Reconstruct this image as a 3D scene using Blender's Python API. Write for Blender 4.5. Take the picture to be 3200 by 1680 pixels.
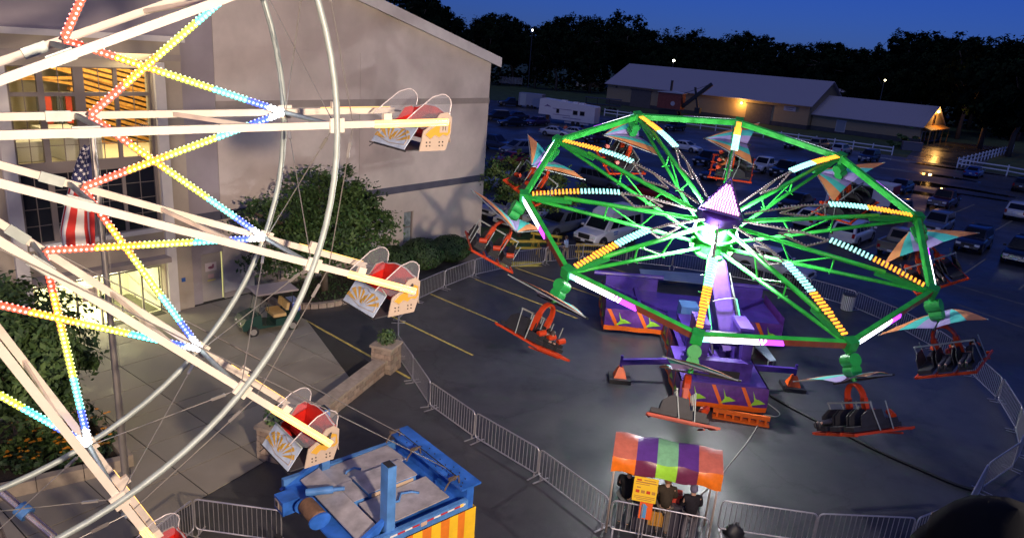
import bpy, math, random
from mathutils import Vector, Matrix, noise
V = Vector
R = math.radians
PI = math.pi
sc = bpy.context.scene
for o in list(bpy.data.objects):
    bpy.data.objects.remove(o)
COL = sc.collection
rnd = random.Random(7)

# ------------------------------------------------------------------ camera
H, F, PITCH, ROLL = 12.4, 2250.0, 0.30, 0.078          # photo is 3200 x 1680
CX, CY = 1600.0, 840.0
_f = V((0, math.cos(PITCH), -math.sin(PITCH)))
_r0 = V((1, 0, 0)); _u0 = _r0.cross(_f)
_r = _r0 * math.cos(ROLL) + _u0 * math.sin(ROLL)
_u = _u0 * math.cos(ROLL) - _r0 * math.sin(ROLL)
CAMP = V((0, 0, H))
cd = bpy.data.cameras.new('camera'); cam = bpy.data.objects.new('camera', cd); COL.objects.link(cam)
cam.matrix_world = Matrix((( _r.x, _u.x, -_f.x, 0), (_r.y, _u.y, -_f.y, 0), (_r.z, _u.z, -_f.z, H), (0, 0, 0, 1)))
cd.sensor_width = 36.0; cd.sensor_fit = 'HORIZONTAL'; cd.lens = 36.0 * F / 3200.0
cd.clip_start = 0.05; cd.clip_end = 3000
sc.camera = cam

def px(x, y, h=0.0):
    """point of the level plane z = h under a photo pixel"""
    d = _r * ((x - CX) / F) + _u * (-(y - CY) / F) + _f
    return CAMP + d * ((h - H) / d.z)
def pr(p):
    d = V(p) - CAMP; z = d.dot(_f)
    return (CX + F * d.dot(_r) / z, CY - F * d.dot(_u) / z)
def up(base, ypx):
    """height on the vertical through base that shows at row ypx"""
    lo, hi = -1.0, 60.0
    for _ in range(40):
        m = (lo + hi) / 2
        if pr((base[0], base[1], m))[1] > ypx: lo = m
        else: hi = m
    return lo

# ------------------------------------------------------------------ world, sun, exposure
w = bpy.data.worlds.new('World'); sc.world = w; w.use_nodes = True
nt = w.node_tree; nt.nodes.clear()
sky = nt.nodes.new('ShaderNodeTexSky'); sky.sky_type = 'NISHITA'; sky.sun_disc = False
SUN_EL, SUN_ROT = 14.0, 200.0
sky.sun_elevation = R(SUN_EL); sky.sun_rotation = R(SUN_ROT); sky.altitude = 200
sky.air_density = 1.0; sky.dust_density = 0.3; sky.ozone_density = 6.0
mixn = nt.nodes.new('ShaderNodeMix'); mixn.data_type = 'RGBA'; mixn.blend_type = 'MULTIPLY'
mixn.inputs[0].default_value = 1.0
mixn.inputs[7].default_value = (0.085, 0.135, 0.44, 1)
bg = nt.nodes.new('ShaderNodeBackground'); bg.inputs[1].default_value = 0.125
ow = nt.nodes.new('ShaderNodeOutputWorld')
nt.links.new(sky.outputs[0], mixn.inputs[6]); nt.links.new(mixn.outputs[2], bg.inputs[0]); nt.links.new(bg.outputs[0], ow.inputs[0])
sl = bpy.data.lights.new('sun', 'SUN'); sl.energy = 0.6; sl.angle = R(50); sl.color = (0.62, 0.66, 1.0)
so = bpy.data.objects.new('sun', sl); COL.objects.link(so); so.rotation_euler = (R(90 - 62), 0, R(180 - SUN_ROT))
sc.view_settings.view_transform = 'Standard'; sc.view_settings.look = 'None'
sc.view_settings.exposure = 0.0; sc.view_settings.gamma = 1.0; sc.view_settings.use_curve_mapping = False
sc.render.engine = 'CYCLES'
sc.cycles.use_denoising = True
sc.cycles.max_bounces = 6; sc.cycles.diffuse_bounces = 2; sc.cycles.glossy_bounces = 3
sc.cycles.transmission_bounces = 4; sc.cycles.transparent_max_bounces = 16
sc.cycles.sample_clamp_indirect = 3.0; sc.cycles.caustics_reflective = False; sc.cycles.caustics_refractive = False

# ------------------------------------------------------------------ materials
MATS = {}
def mat(name, col, rough=0.55, metal=0.0, var=0.0, vs=4.0, bump=0.0, bs=40.0, alpha=1.0, emit=None, es=0.0, trans=0.0, coat=0.0, spec=0.5, col2=None, detail=5.0, rvar=0.0):
    if name in MATS: return MATS[name]
    m = bpy.data.materials.new(name); m.use_nodes = True
    n = m.node_tree.nodes; l = m.node_tree.links
    b = n['Principled BSDF']
    b.inputs['Base Color'].default_value = (*col, 1); b.inputs['Roughness'].default_value = rough
    b.inputs['Metallic'].default_value = metal; b.inputs['Alpha'].default_value = alpha
    b.inputs['Transmission Weight'].default_value = trans; b.inputs['Coat Weight'].default_value = coat
    b.inputs['Specular IOR Level'].default_value = spec
    if emit:
        b.inputs['Emission Color'].default_value = (*emit, 1); b.inputs['Emission Strength'].default_value = es
    if var or bump or rvar:
        tc = n.new('ShaderNodeTexCoord')
    if var or rvar:
        nz = n.new('ShaderNodeTexNoise'); nz.inputs['Scale'].default_value = vs; nz.inputs['Detail'].default_value = detail
        nz.inputs['Roughness'].default_value = 0.6
        l.new(tc.outputs['Object'], nz.inputs['Vector'])
        if var:
            rp = n.new('ShaderNodeValToRGB'); rp.color_ramp.elements[0].position = 0.3; rp.color_ramp.elements[1].position = 0.7
            c2 = col2 or tuple(min(1, c * (1 + var)) for c in col)
            rp.color_ramp.elements[0].color = (*[c * (1 - var) for c in col], 1); rp.color_ramp.elements[1].color = (*c2, 1)
            l.new(nz.outputs['Fac'], rp.inputs[0]); l.new(rp.outputs[0], b.inputs['Base Color'])
        if rvar:
            mr = n.new('ShaderNodeMapRange'); mr.inputs[1].default_value = 0.35; mr.inputs[2].default_value = 0.65
            mr.inputs[3].default_value = rough - rvar; mr.inputs[4].default_value = rough + rvar
            l.new(nz.outputs['Fac'], mr.inputs[0]); l.new(mr.outputs[0], b.inputs['Roughness'])
    if bump:
        nb = n.new('ShaderNodeTexNoise'); nb.inputs['Scale'].default_value = bs; nb.inputs['Detail'].default_value = 4
        bp = n.new('ShaderNodeBump'); bp.inputs['Strength'].default_value = bump; bp.inputs['Distance'].default_value = 0.02
        l.new(tc.outputs['Object'], nb.inputs['Vector']); l.new(nb.outputs['Fac'], bp.inputs['Height']); l.new(bp.outputs[0], b.inputs['Normal'])
    MATS[name] = m
    return m
def lamp_mat(name, col, s, base=None):
    return mat(name, base or tuple(min(1, .05 + .5 * c) for c in col), rough=0.3, emit=col, es=s)

# ------------------------------------------------------------------ mesh building
def basis(z, x=None):
    """3x3 with columns x, y, z; z kept, x as near as possible"""
    z = V(z).normalized()
    x = V(x) if x is not None else (V((1, 0, 0)) if abs(z.x) < .9 else V((0, 1, 0)))
    x = (x - z * x.dot(z)).normalized(); y = z.cross(x)
    return Matrix((x, y, z)).transposed()
class MB:
    def __init__(s): s.v = []; s.f = []; s.m = []; s.mi = 0
    def add(s, vs, fs):
        k = len(s.v); s.v += [tuple(p) for p in vs]
        for f in fs: s.f.append(tuple(i + k for i in f)); s.m.append(s.mi)
        return s
    def box(s, c, size, rot=None, taper=1.0):
        c = V(c); hx, hy, hz = size[0] / 2, size[1] / 2, size[2] / 2
        pts = []
        for z in (-1, 1):
            k = taper if z > 0 else 1
            for x, y in ((-1, -1), (1, -1), (1, 1), (-1, 1)):
                p = V((x * hx * k, y * hy * k, z * hz))
                pts.append(c + (rot @ p if rot else p))
        return s.add(pts, [(3, 2, 1, 0), (4, 5, 6, 7), (0, 1, 5, 4), (1, 2, 6, 5), (2, 3, 7, 6), (3, 0, 4, 7)])
    def bar(s, a, b, w_, h_, upv=(0, 0, 1)):
        a, b = V(a), V(b); d = b - a
        rot = basis(d, V(upv))                 # x of the bar = up direction
        return s.box((a + b) / 2, (h_, w_, d.length), rot)
    def tube(s, a, b, r, n=8, r2=None, caps=True):
        a, b = V(a), V(b); rot = basis(b - a); r2 = r if r2 is None else r2
        pts = []
        for p, rr in ((a, r), (b, r2)):
            for i in range(n):
                t = 2 * PI * i / n; pts.append(p + rot @ V((rr * math.cos(t), rr * math.sin(t), 0)))
        fs = [(i, (i + 1) % n, n + (i + 1) % n, n + i) for i in range(n)]
        if caps: fs += [tuple(range(n - 1, -1, -1)), tuple(range(n, 2 * n))]
        return s.add(pts, fs)
    def path(s, pts, r, n=6, closed=False):
        pts = [V(p) for p in pts]; k = len(s.v); m = len(pts); x0 = None
        for i, p in enumerate(pts):
            a = pts[(i - 1) % m] if (closed or i > 0) else p
            b = pts[(i + 1) % m] if (closed or i < m - 1) else p
            rot = basis(b - a, x0); x0 = rot.col[0].copy()
            rr = r[i] if isinstance(r, (list, tuple)) else r
            for j in range(n):
                t = 2 * PI * j / n; s.v.append(tuple(p + rot @ V((rr * math.cos(t), rr * math.sin(t), 0))))
        for i in range(m if closed else m - 1):
            i2 = (i + 1) % m
            for j in range(n):
                s.f.append((k + i * n + j, k + i * n + (j + 1) % n, k + i2 * n + (j + 1) % n, k + i2 * n + j)); s.m.append(s.mi)
        if not closed:
            s.f.append(tuple(k + j for j in range(n - 1, -1, -1))); s.m.append(s.mi)
            s.f.append(tuple(k + (m - 1) * n + j for j in range(n))); s.m.append(s.mi)
        return s
    def prism(s, poly, d):
        """closed outline (3d points) pushed along d"""
        poly = [V(p) for p in poly]; d = V(d); n = len(poly)
        nor = sum(((poly[i] - poly[0]).cross(poly[(i + 1) % n] - poly[0]) for i in range(n)), V())
        if nor.dot(d) > 0: poly.reverse()
        return s.add(poly + [p + d for p in poly], [tuple(range(n)), tuple(range(2 * n - 1, n - 1, -1))] + [((i + 1) % n, i, n + i, n + (i + 1) % n) for i in range(n)])
    def ball(s, c, r, nu=10, nv=6, sq=(1, 1, 1), rot=None):
        c = V(c); pts = []; fs = []
        for j in range(nv + 1):
            a = PI * j / nv
            for i in range(nu):
                b = 2 * PI * i / nu
                p = V((r * sq[0] * math.sin(a) * math.cos(b), r * sq[1] * math.sin(a) * math.sin(b), r * sq[2] * math.cos(a)))
                pts.append(c + (rot @ p if rot else p))
        for j in range(nv):
            for i in range(nu):
                fs.append((j * nu + i, (j + 1) * nu + i, (j + 1) * nu + (i + 1) % nu, j * nu + (i + 1) % nu))
        return s.add(pts, fs)
    def quad(s, a, b, c, d): return s.add([a, b, c, d], [(0, 1, 2, 3)])
    def mesh(s, name, mats, smooth=False):
        me = bpy.data.meshes.new(name); me.from_pydata(s.v, [], s.f)
        for m in (mats if isinstance(mats, (list, tuple)) else [mats]): me.materials.append(m)
        if any(s.m): me.polygons.foreach_set('material_index', s.m)
        if smooth:
            me.polygons.foreach_set('use_smooth', [True] * len(me.polygons))
            if smooth is not True: me.set_sharp_from_angle(angle=R(smooth))
        me.update()
        return me
    def build(s, name, mats, parent=None, smooth=False, loc=None, rz=0.0):
        o = bpy.data.objects.new(name, s.mesh(name, mats, smooth)); COL.objects.link(o)
        if parent: o.parent = parent
        if loc is not None: o.location = loc
        if rz: o.rotation_euler = (0, 0, rz)
        return o
def tag(o, label=None, cat=None, group=None, kind=None):
    if label: o['label'] = label
    if cat: o['category'] = cat
    if group: o['group'] = group
    if kind: o['kind'] = kind
    return o
def empty(name, label, cat, loc=(0, 0, 0), rz=0.0, group=None):
    o = bpy.data.objects.new(name, None); COL.objects.link(o); o.location = loc; o.rotation_euler = (0, 0, rz); o.empty_display_size = .2
    return tag(o, label, cat, group)
def inst(name, mesh, parent, loc=(0, 0, 0), rot=None):
    o = bpy.data.objects.new(name, mesh); COL.objects.link(o); o.parent = parent; o.location = loc
    if rot is not None: o.rotation_euler = rot
    return o
KIDS = {}
def children(o): return [c for c in bpy.data.objects if c.parent == o]
def tree_of(o): return (o, [tree_of(c) for c in children(o)])
def copy_tree(t, label=None, parent=None, loc=None, rz=None):
    o, ch = t
    c = o.copy(); COL.objects.link(c)
    if parent: c.parent = parent
    if label: c['label'] = label
    if loc is not None: c.location = loc
    if rz is not None: c.rotation_euler = (0, 0, rz)
    for x in ch: copy_tree(x, parent=c)
    return c
def point_light(name, loc, power, col, size=.1, parent=None, kind='POINT'):
    l = bpy.data.lights.new(name, kind); l.energy = power; l.color = col
    if kind in ('POINT', 'SPOT'): l.shadow_soft_size = size
    o = bpy.data.objects.new(name, l); COL.objects.link(o); o.location = loc
    if parent: o.parent = parent
    return o
def text(name, body, size, m, parent, loc, rot, extrude=0.004, align='CENTER'):
    c = bpy.data.curves.new(name, 'FONT'); c.body = body; c.size = size; c.extrude = extrude; c.align_x = align; c.align_y = 'CENTER'
    c.materials.append(m)
    t = bpy.data.objects.new(name, c); COL.objects.link(t)
    me = bpy.data.meshes.new_from_object(t.evaluated_get(bpy.context.evaluated_depsgraph_get())); bpy.data.objects.remove(t)
    o = bpy.data.objects.new(name, me); COL.objects.link(o); o.parent = parent
    o.matrix_local = Matrix.Translation(V(loc)) @ rot.to_4x4()
    return o
# ------------------------------------------------------------------ unseen floodlights are added further down, on made-up poles
# ground, lot
g = MB(); N_ = 64
g.add([(1400 * math.cos(2 * PI * i / N_), 1400 * math.sin(2 * PI * i / N_), -0.05) for i in range(N_)], [tuple(range(N_))])
tag(g.build('ground', mat('grass_ground', (0.030, 0.055, 0.016), .9, var=.5, vs=.35, bump=.6, bs=8)), kind='structure')

def asphalt(name, c0, c1, r0, r1, pud=True):
    m = bpy.data.materials.new(name); m.use_nodes = True; n = m.node_tree.nodes; l = m.node_tree.links; b = n['Principled BSDF']
    tc = n.new('ShaderNodeTexCoord')
    def nz(sc_, det=6, ro=.6):
        t = n.new('ShaderNodeTexNoise'); t.inputs['Scale'].default_value = sc_; t.inputs['Detail'].default_value = det; t.inputs['Roughness'].default_value = ro
        l.new(tc.outputs['Object'], t.inputs['Vector']); return t
    big = nz(.13, 5); fine = nz(38, 3); mid = nz(1.3, 6, .7)
    rp = n.new('ShaderNodeValToRGB'); rp.color_ramp.elements[0].color = (*c0, 1); rp.color_ramp.elements[1].color = (*c1, 1)
    rp.color_ramp.elements[0].position = .25; rp.color_ramp.elements[1].position = .75
    a1 = n.new('ShaderNodeMath'); a1.operation = 'MULTIPLY_ADD'; a1.inputs[1].default_value = .5; l.new(fine.outputs['Fac'], a1.inputs[0])
    a2 = n.new('ShaderNodeMath'); a2.operation = 'MULTIPLY'; a2.inputs[1].default_value = .5; l.new(mid.outputs['Fac'], a2.inputs[0]); l.new(a2.outputs[0], a1.inputs[2])
    l.new(a1.outputs[0], rp.inputs[0])
    # cracks: thin dark lines of a cell pattern
    vo = n.new('ShaderNodeTexVoronoi'); vo.feature = 'DISTANCE_TO_EDGE'; vo.inputs['Scale'].default_value = .14; vo.inputs['Randomness'].default_value = 1
    wv = n.new('ShaderNodeVectorMath'); wv.operation = 'MULTIPLY_ADD'; wv.inputs[1].default_value = (1.3, 1.3, 0)
    l.new(mid.outputs['Color'], wv.inputs[0]); l.new(tc.outputs['Object'], wv.inputs[2]); l.new(wv.outputs[0], vo.inputs['Vector'])
    cr = n.new('ShaderNodeMapRange'); cr.inputs[1].default_value = .0; cr.inputs[2].default_value = .006; cr.inputs[3].default_value = .6; cr.inputs[4].default_value = 1
    l.new(vo.outputs['Distance'], cr.inputs[0])
    mx = n.new('ShaderNodeMix'); mx.data_type = 'RGBA'; mx.blend_type = 'MULTIPLY'; mx.inputs[0].default_value = 1
    st = nz(.55, 7, .68); sr_ = n.new('ShaderNodeMapRange'); sr_.inputs[1].default_value = .56; sr_.inputs[2].default_value = .70; sr_.inputs[3].default_value = 1; sr_.inputs[4].default_value = .42
    l.new(st.outputs['Fac'], sr_.inputs[0]); ms = n.new('ShaderNodeMix'); ms.data_type = 'RGBA'; ms.blend_type = 'MULTIPLY'; ms.inputs[0].default_value = 1; l.new(rp.outputs[0], ms.inputs[6]); l.new(sr_.outputs[0], ms.inputs[7])
    l.new(ms.outputs[2], mx.inputs[6]); l.new(cr.outputs[0], mx.inputs[7]); l.new(mx.outputs[2], b.inputs['Base Color'])
    mr = n.new('ShaderNodeMapRange'); mr.inputs[1].default_value = .38; mr.inputs[2].default_value = .6; mr.inputs[3].default_value = r0; mr.inputs[4].default_value = r1
    l.new(big.outputs['Fac'], mr.inputs[0]); l.new(mr.outputs[0], b.inputs['Roughness'])
    bp = n.new('ShaderNodeBump'); bp.inputs['Strength'].default_value = .35; bp.inputs['Distance'].default_value = .01
    l.new(fine.outputs['Fac'], bp.inputs['Height']); l.new(bp.outputs[0], b.inputs['Normal'])
    b.inputs['Specular IOR Level'].default_value = .5
    return m
ASPH = asphalt('asphalt', (0.018, 0.019, 0.023), (0.064, 0.064, 0.072), .30, .56)
lot = MB()
LOT = [(-90, -70), (150, -70), (150, 40), (93, 80), (66, 108), (61, 117), (16, 152), (-40, 196), (-90, 196)]
lot.add([(x, y, 0.0) for x, y in LOT], [tuple(range(len(LOT)))])
lot = tag(lot.build('parking_lot', ASPH), kind='structure')
# wet driveway that leaves the lot between the fences
dv = MB(); dpts = [(60.5, 115), (67.5, 107.5), (82, 128), (98, 150), (88, 154), (73, 136)]
dv.add([(x, y, 0.004) for x, y in dpts], [tuple(range(len(dpts)))])
tag(dv.build('driveway', asphalt('wet_asphalt', (0.03, 0.03, 0.032), (0.07, 0.07, 0.07), .14, .34)), kind='structure')
# sheet of standing water on the lot, thin and glossy, below the lamp on the barn
WATER = mat('rain_water', (0.012, 0.013, 0.015), .06, spec=.6)
def puddle(c, rx, ry, a):
    p = MB(); n_ = 26; ph = rnd.random() * 9; pts = []
    for i in range(n_):
        t = 2 * PI * i / n_; k = 1 + .22 * math.sin(2 * t + ph) + .13 * math.sin(5 * t + 2 * ph)
        x, y = rx * k * math.cos(t), ry * k * math.sin(t)
        pts.append((c[0] + x * math.cos(a) - y * math.sin(a), c[1] + x * math.sin(a) + y * math.cos(a), .008))
    p.add(pts, [tuple(range(n_))]); o = p.build('puddle', WATER, lot)
for q, rx, ry in (((2880, 512), 7, 1.6), ((2900, 545), 5, 1.7), ((2890, 575), 3.5, 2.2), ((3000, 530), 6, 1.2), ((2870, 602), 4, 1.2), ((3040, 595), 5, 1.0), ((3080, 618), 3.5, .7)):
    puddle(px(*q), rx, ry, R(-38))

# painted stall lines, each a thin sheet on the lot
YEL = mat('road_paint_yellow', (0.50, 0.38, 0.09), .7, var=.45, vs=6)
PAL = mat('road_paint_faded', (0.22, 0.20, 0.15), .75, var=.5, vs=5)
def stall(a, b, m, wd=.11, z=.004):
    a, b = V(a), V(b); d = (b - a).normalized(); s = V((-d.y, d.x, 0)) * wd / 2
    MB().quad(*[V((p.x, p.y, z)) for p in (a - s, b - s, b + s, a + s)]).build('stall_line', m, lot)
dL = V((math.cos(R(-42)), math.sin(R(-42)), 0)); dR = V((math.cos(R(47.5)), math.sin(R(47.5)), 0))
for a, ln in (((954, 1000), 7.4), ((1154, 954), 7.2), ((1345, 918), 4.8), ((1484, 872), 7.2), ((1609, 836), 6.4), ((1790, 800), 6.0)):
    p = px(*a); stall(p, p + dL * ln, YEL)
for a, ln, m in (((2999, 864), 7.5, PAL), ((3184, 905), 7.5, PAL), ((2850, 812), 6, PAL), ((2985, 664), 8, PAL), ((3110, 720), 8, PAL), ((2380, 905), 3, YEL), ((2660, 795), 5, PAL)):
    p = px(*a); stall(p, p + dR * ln, m)
for a, b in (((2950, 880), (3260, 968)), ((2850, 860), (2640, 800)), ((2990, 950), (3230, 1035))):
    stall(px(*a), px(*b), PAL, .09)
p = px(2350, 895); stall(px(2060, 885), px(2260, 872), YEL, .09)

# ------------------------------------------------------------------ exhibition hall
C0 = V((-2.3, 46.8, 0)); D = V((-.598, -.8015, 0)).normalized(); NN = V((-D.y, D.x, 0))
def W(s, z, off=0.0): return C0 + D * s + NN * off + V((0, 0, z))
def rect(mb, s0, s1, z0, z1, o0, o1):
    mb.prism([W(s0, z0, o0), W(s1, z0, o0), W(s1, z1, o0), W(s0, z1, o0)], NN * (o1 - o0)); return mb
BEIGE = mat('stucco_beige', (0.58, 0.505, 0.45), .85, var=.15, vs=.45, bump=.25, bs=30)
MAUVE = mat('stucco_mauve', (0.33, 0.29, 0.31), .85, var=.12, vs=.5, bump=.25, bs=30)
TAN = mat('stucco_tan', (0.40, 0.34, 0.27), .85, var=.12, vs=.7, bump=.2, bs=30)
BANDM = mat('band_slate', (0.085, 0.085, 0.12), .8, var=.15, vs=1.5)
BROWNB = mat('band_taupe', (0.33, 0.28, 0.245), .85, var=.1, vs=1.5)
TRIM = mat('trim_offwhite', (0.66, 0.62, 0.58), .6, var=.06, vs=2)
ROOFM = mat('roof_metal_dark', (0.16, 0.15, 0.16), .6, var=.1, vs=2)
FRM = mat('window_frame_bronze', (0.20, 0.165, 0.15), .6)
GLASS = mat('window_glass', (0.02, 0.025, 0.03), .05, alpha=.16, spec=.6)
DGLASS = mat('dark_glass', (0.012, 0.014, 0.02), .12, spec=.5)
hall = empty('exhibition_hall', 'large beige stucco hall with gabled roof beyond the ferris wheel', 'building', C0)
def hp(name, mb, m, parent=None, smooth=False):
    o = mb.build(name, m, None, smooth)
    o.parent = parent or hall
    if not parent: o.matrix_parent_inverse = Matrix.Translation(-C0)
    return o
EV, SL, HW = 11.45, .253, 23.0
def zr(s): return EV + SL * min(s, 2 * HW - s)
TH = .35
def wall_rects(rs, name, m):
    for grp in rs:
        mb = MB()
        for s0, s1, z0, z1 in grp: rect(mb, s0, s1, z0, z1, -TH, 0)
        hp(name, mb, m)
wall_rects([[(0, 6.35, 0, EV), (6.35, 7.12, 0, .7), (6.35, 7.12, 2.62, EV), (7.12, 10.535, 0, EV)], [(10.555, 18.5, 0, EV), (18.5, 18.65, 0, EV)]], 'wall', BEIGE)
wall_rects([[(18.67, 20.25, 2.32, EV), (19.72, 20.25, 0, 2.32), (27.6, 46, 0, EV)]], 'wall_panel', MAUVE)
mb = MB(); mb.prism([W(0, EV + .002, -TH), W(18.65, EV + .002, -TH), W(18.65, zr(18.65), -TH), W(0, zr(0) + .01, -TH)], NN * TH); hp('gable_wall', mb, BEIGE)
mb = MB(); mb.prism([W(18.67, EV + .002, -TH), W(46, EV + .002, -TH), W(46, EV + .01, -TH), W(HW, zr(HW), -TH), W(18.67, zr(18.67), -TH)], NN * TH); hp('gable_wall', mb, MAUVE)
DEP = 30
hp('side_wall', MB().box(W(.18, EV / 2, -TH - DEP / 2 - .01), (DEP, .35, EV), basis((0, 0, 1), -NN)), BEIGE)
hp('side_wall', MB().box(W(46 - .18, EV / 2, -TH - DEP / 2 - .01), (DEP, .35, EV), basis((0, 0, 1), -NN)), BEIGE)
# roof planes and rake trim
for sa, sb in ((-.5, HW), (46.5, HW)):
    za, zb = EV + SL * -.5 + .12, zr(HW) + .12
    mb = MB(); mb.prism([W(sa, za, .35), W(sb, zb, .35), W(sb, zb + .1, .35), W(sa, za + .1, .35)], -NN * (DEP + .8)); hp('roof', mb, ROOFM)
    mb = MB(); mb.prism([W(sa - (.02 if sa < 0 else -.02), za - .42, .36), W(sb, zb - .42, .36), W(sb, zb + .16, .36), W(sa - (.02 if sa < 0 else -.02), za + .16, .36)], NN * .07); rk = hp('rake_trim', mb, TRIM)
    mb = MB(); mb.prism([W(sa, za - .30, .06), W(sb, zb - .30, .06), W(sb, zb - .02, .06), W(sa, za - .02, .06)], NN * .28); hp('soffit', mb, TRIM, rk)
hp('gutter', MB().box(W(-.56, EV - .12, -DEP / 2), (DEP, .14, .18), basis((0, 0, 1), -NN)), TRIM)
mb = MB(); rect(mb, -.02, 18.66, 3.83, 4.23, .004, .05); hp('wall_band', mb, BANDM)
mb = MB(); rect(mb, 18.68, 20.22, 3.83, 4.23, .004, .05); hp('wall_band', mb, BANDM)
mb = MB(); rect(mb, -.02, 18.66, 8.78, 9.12, .004, .03); hp('wall_band', mb, BROWNB)
mb = MB(); rect(mb, -.01, 18.65, 0, .28, .004, .04); hp('plinth', mb, BROWNB)
# small window
def win_unit(s0, s1, z0, z1, off, sill=True):
    mb = MB()
    for a, b, c, d in ((s0, s0 + .06, z0, z1), (s1 - .06, s1, z0, z1), (s0 + .06, s1 - .06, z1 - .06, z1), (s0 + .06, s1 - .06, z0, z0 + .06), (s0 + .06, s1 - .06, (z0 + z1) / 2 - .03, (z0 + z1) / 2 + .03)):
        rect(mb, a, b, c, d, off - .12, off)
    fr = hp('window', mb, FRM)
    for a, b in ((z0 + .06, (z0 + z1) / 2 - .03), ((z0 + z1) / 2 + .03, z1 - .06)):
        p = MB(); rect(p, s0 + .06, s1 - .06, a, b, off - .08, off - .06); o = p.build('pane', mat('curtained_glass', (.25, .3, .32), .15, var=.4, vs=3), None); o.parent = fr
win_unit(6.352, 7.118, .702, 2.618, -.1)
mb = MB()
for k in range(9): mb.box(W(16.3, .25 + k * .062, .03), (1.35, .05, .03), basis((0, 0, 1), D))
vt = hp('vent', mb, FRM); mb = MB(); rect(mb, 15.55, 17.05, .18, .8, .004, .012); hp('vent_frame', mb, BANDM, vt)

# bay with tall window, proud of the wall
BO = .22
def bay(name, mb, m, parent=None): return hp(name, mb, m, parent)
mb = MB()
for r_ in ((20.26, 21.5, 0, 11.5), (26.55, 27.6, 0, 11.5), (21.5, 26.55, 10.45, 11.5), (21.5, 26.55, 2.7, 3.95)): rect(mb, *r_, -TH, BO)
hp('bay_wall', mb, TAN)
mb = MB(); rect(mb, 20.1, 27.75, 11.5, 11.72, -TH, BO + .16); hp('cornice', mb, TRIM)
for s0, s1 in ((21.02, 21.44), (26.62, 27.05)):
    mb = MB(); rect(mb, s0, s1, 0, 10.7, BO + .004, BO + .16); hp('pilaster', mb, TRIM)
mb = MB(); rect(mb, 20.26, 27.6, 10.75, 11.0, BO + .004, BO + .07); hp('bay_band', mb, BROWNB)
mb = MB(); rect(mb, 21.5, 26.55, 3.78, 3.95, BO + .004, BO + .14); hp('window_sill', mb, TRIM)
mb = MB(); rect(mb, 21.45, 26.6, 2.5, 2.72, BO + .004, BO + .55); hp('entrance_canopy', mb, BROWNB)
fr = MB(); wo = BO - .1
colz = [(21.6, 22.78), (22.92, 24.0), (24.36, 25.38), (25.59, 26.47)]
for a, b in ((21.5, 21.6), (22.78, 22.92), (24.0, 24.36), (25.38, 25.59), (26.47, 26.55)): rect(fr, a, b, 3.95, 10.45, wo - .12, wo)
rowz = [(3.98, 6.55), (6.98, 9.37), (9.52, 10.4)]
for a, b in colz:
    for c, d in ((3.95, 3.98), (6.55, 6.98), (9.37, 9.52), (10.4, 10.45)): rect(fr, a, b, c, d, wo - .11, wo - .005)
fr = hp('tall_window', fr, FRM)
for a, b in colz:
    for j, (c, d) in enumerate(rowz):
        p = MB(); rect(p, a, b, c, d, wo - .07, wo - .055); hp('pane', p, DGLASS if j == 0 else GLASS, fr)
        q = MB(); m_ = (a + b) / 2; rect(q, m_ - .013, m_ + .013, c, d, wo - .054, wo - .03)
        for k in range(1, 4 if j < 2 else 1):
            zz = c + (d - c) * k / (4 if j < 2 else 2); rect(q, a, m_ - .013, zz - .011, zz + .011, wo - .054, wo - .034); rect(q, m_ + .013, b, zz - .011, zz + .011, wo - .054, wo - .034)
        hp('muntin', q, FRM, fr)
# lit room behind the upper panes
ROOMW = mat('room_wall_cream', (0.62, 0.56, 0.40), .8, var=.06, vs=1)
AMBER = mat('plank_amber', (0.50, 0.24, 0.045), .5, var=.35, vs=5)
DARKW = mat('room_dark_timber', (0.10, 0.055, 0.02), .7, var=.3, vs=3)
room = MB()
def iq(a, b, c, d): room.quad(a, b, c, d)
z0, z1, b0, s0, s1 = 6.72, 11.2, -9.0, 15.5, 27.5
iq(W(s0, z0, -.5), W(s1, z0, -.5), W(s1, z0, b0), W(s0, z0, b0))
iq(W(s0, z0, b0), W(s1, z0, b0), W(s1, z1, b0), W(s0, z1, b0))
iq(W(s0, z0, -.5), W(s0, z0, b0), W(s0, z1, b0), W(s0, z1, -.5))
iq(W(s1, z0, -.5), W(s1, z1, -.5), W(s1, z1, b0), W(s1, z0, b0))
iq(W(s0, z1, -.5), W(s0, z1, b0), W(s1, z1, b0), W(s1, z1, -.5))
room = hp('upper_room', room, ROOMW)
mb = MB(); rect(mb, 15.4, 27.55, 3.3, 6.71, -.62, -.5); hp('room_partition', mb, DARKW, room)
for k in range(19):
    z_ = 11.0 - k * .235
    a, b = W(17.6, z_ - 1.45, -4.2 - k * .05), W(22.7 + (.9 if k < 5 else 0) - (.0 if k < 9 else .55), z_ + .1, -4.2 - k * .05)
    hp('timber_plank', MB().bar(a, b, .35, .14), AMBER, room)
mb = MB(); mb.quad(W(16.0, 6.9, -5.4), W(22.4, 6.9, -5.4), W(22.4, 11.1, -5.4), W(16.0, 11.1, -5.4)); hp('timber_backing', mb, DARKW, room)
for k in range(5):
    a, b = W(22.9, 9.5 + k * .28, -3.2), W(25.3, 9.9 + k * .28 - .5 * (k % 2), -3.6); hp('timber_plank', MB().bar(a, b, .3, .10), AMBER, room)
WHT = mat('white_laminate', (.72, .72, .68), .5)
mb = MB(); rect(mb, 23.0, 24.4, 6.74, 7.75, -4.4, -1.2); hp('display_counter', mb, WHT, room)
mb = MB(); rect(mb, 24.9, 25.9, 6.74, 7.5, -4.4, -1.6); hp('display_counter', mb, WHT, room)
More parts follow.
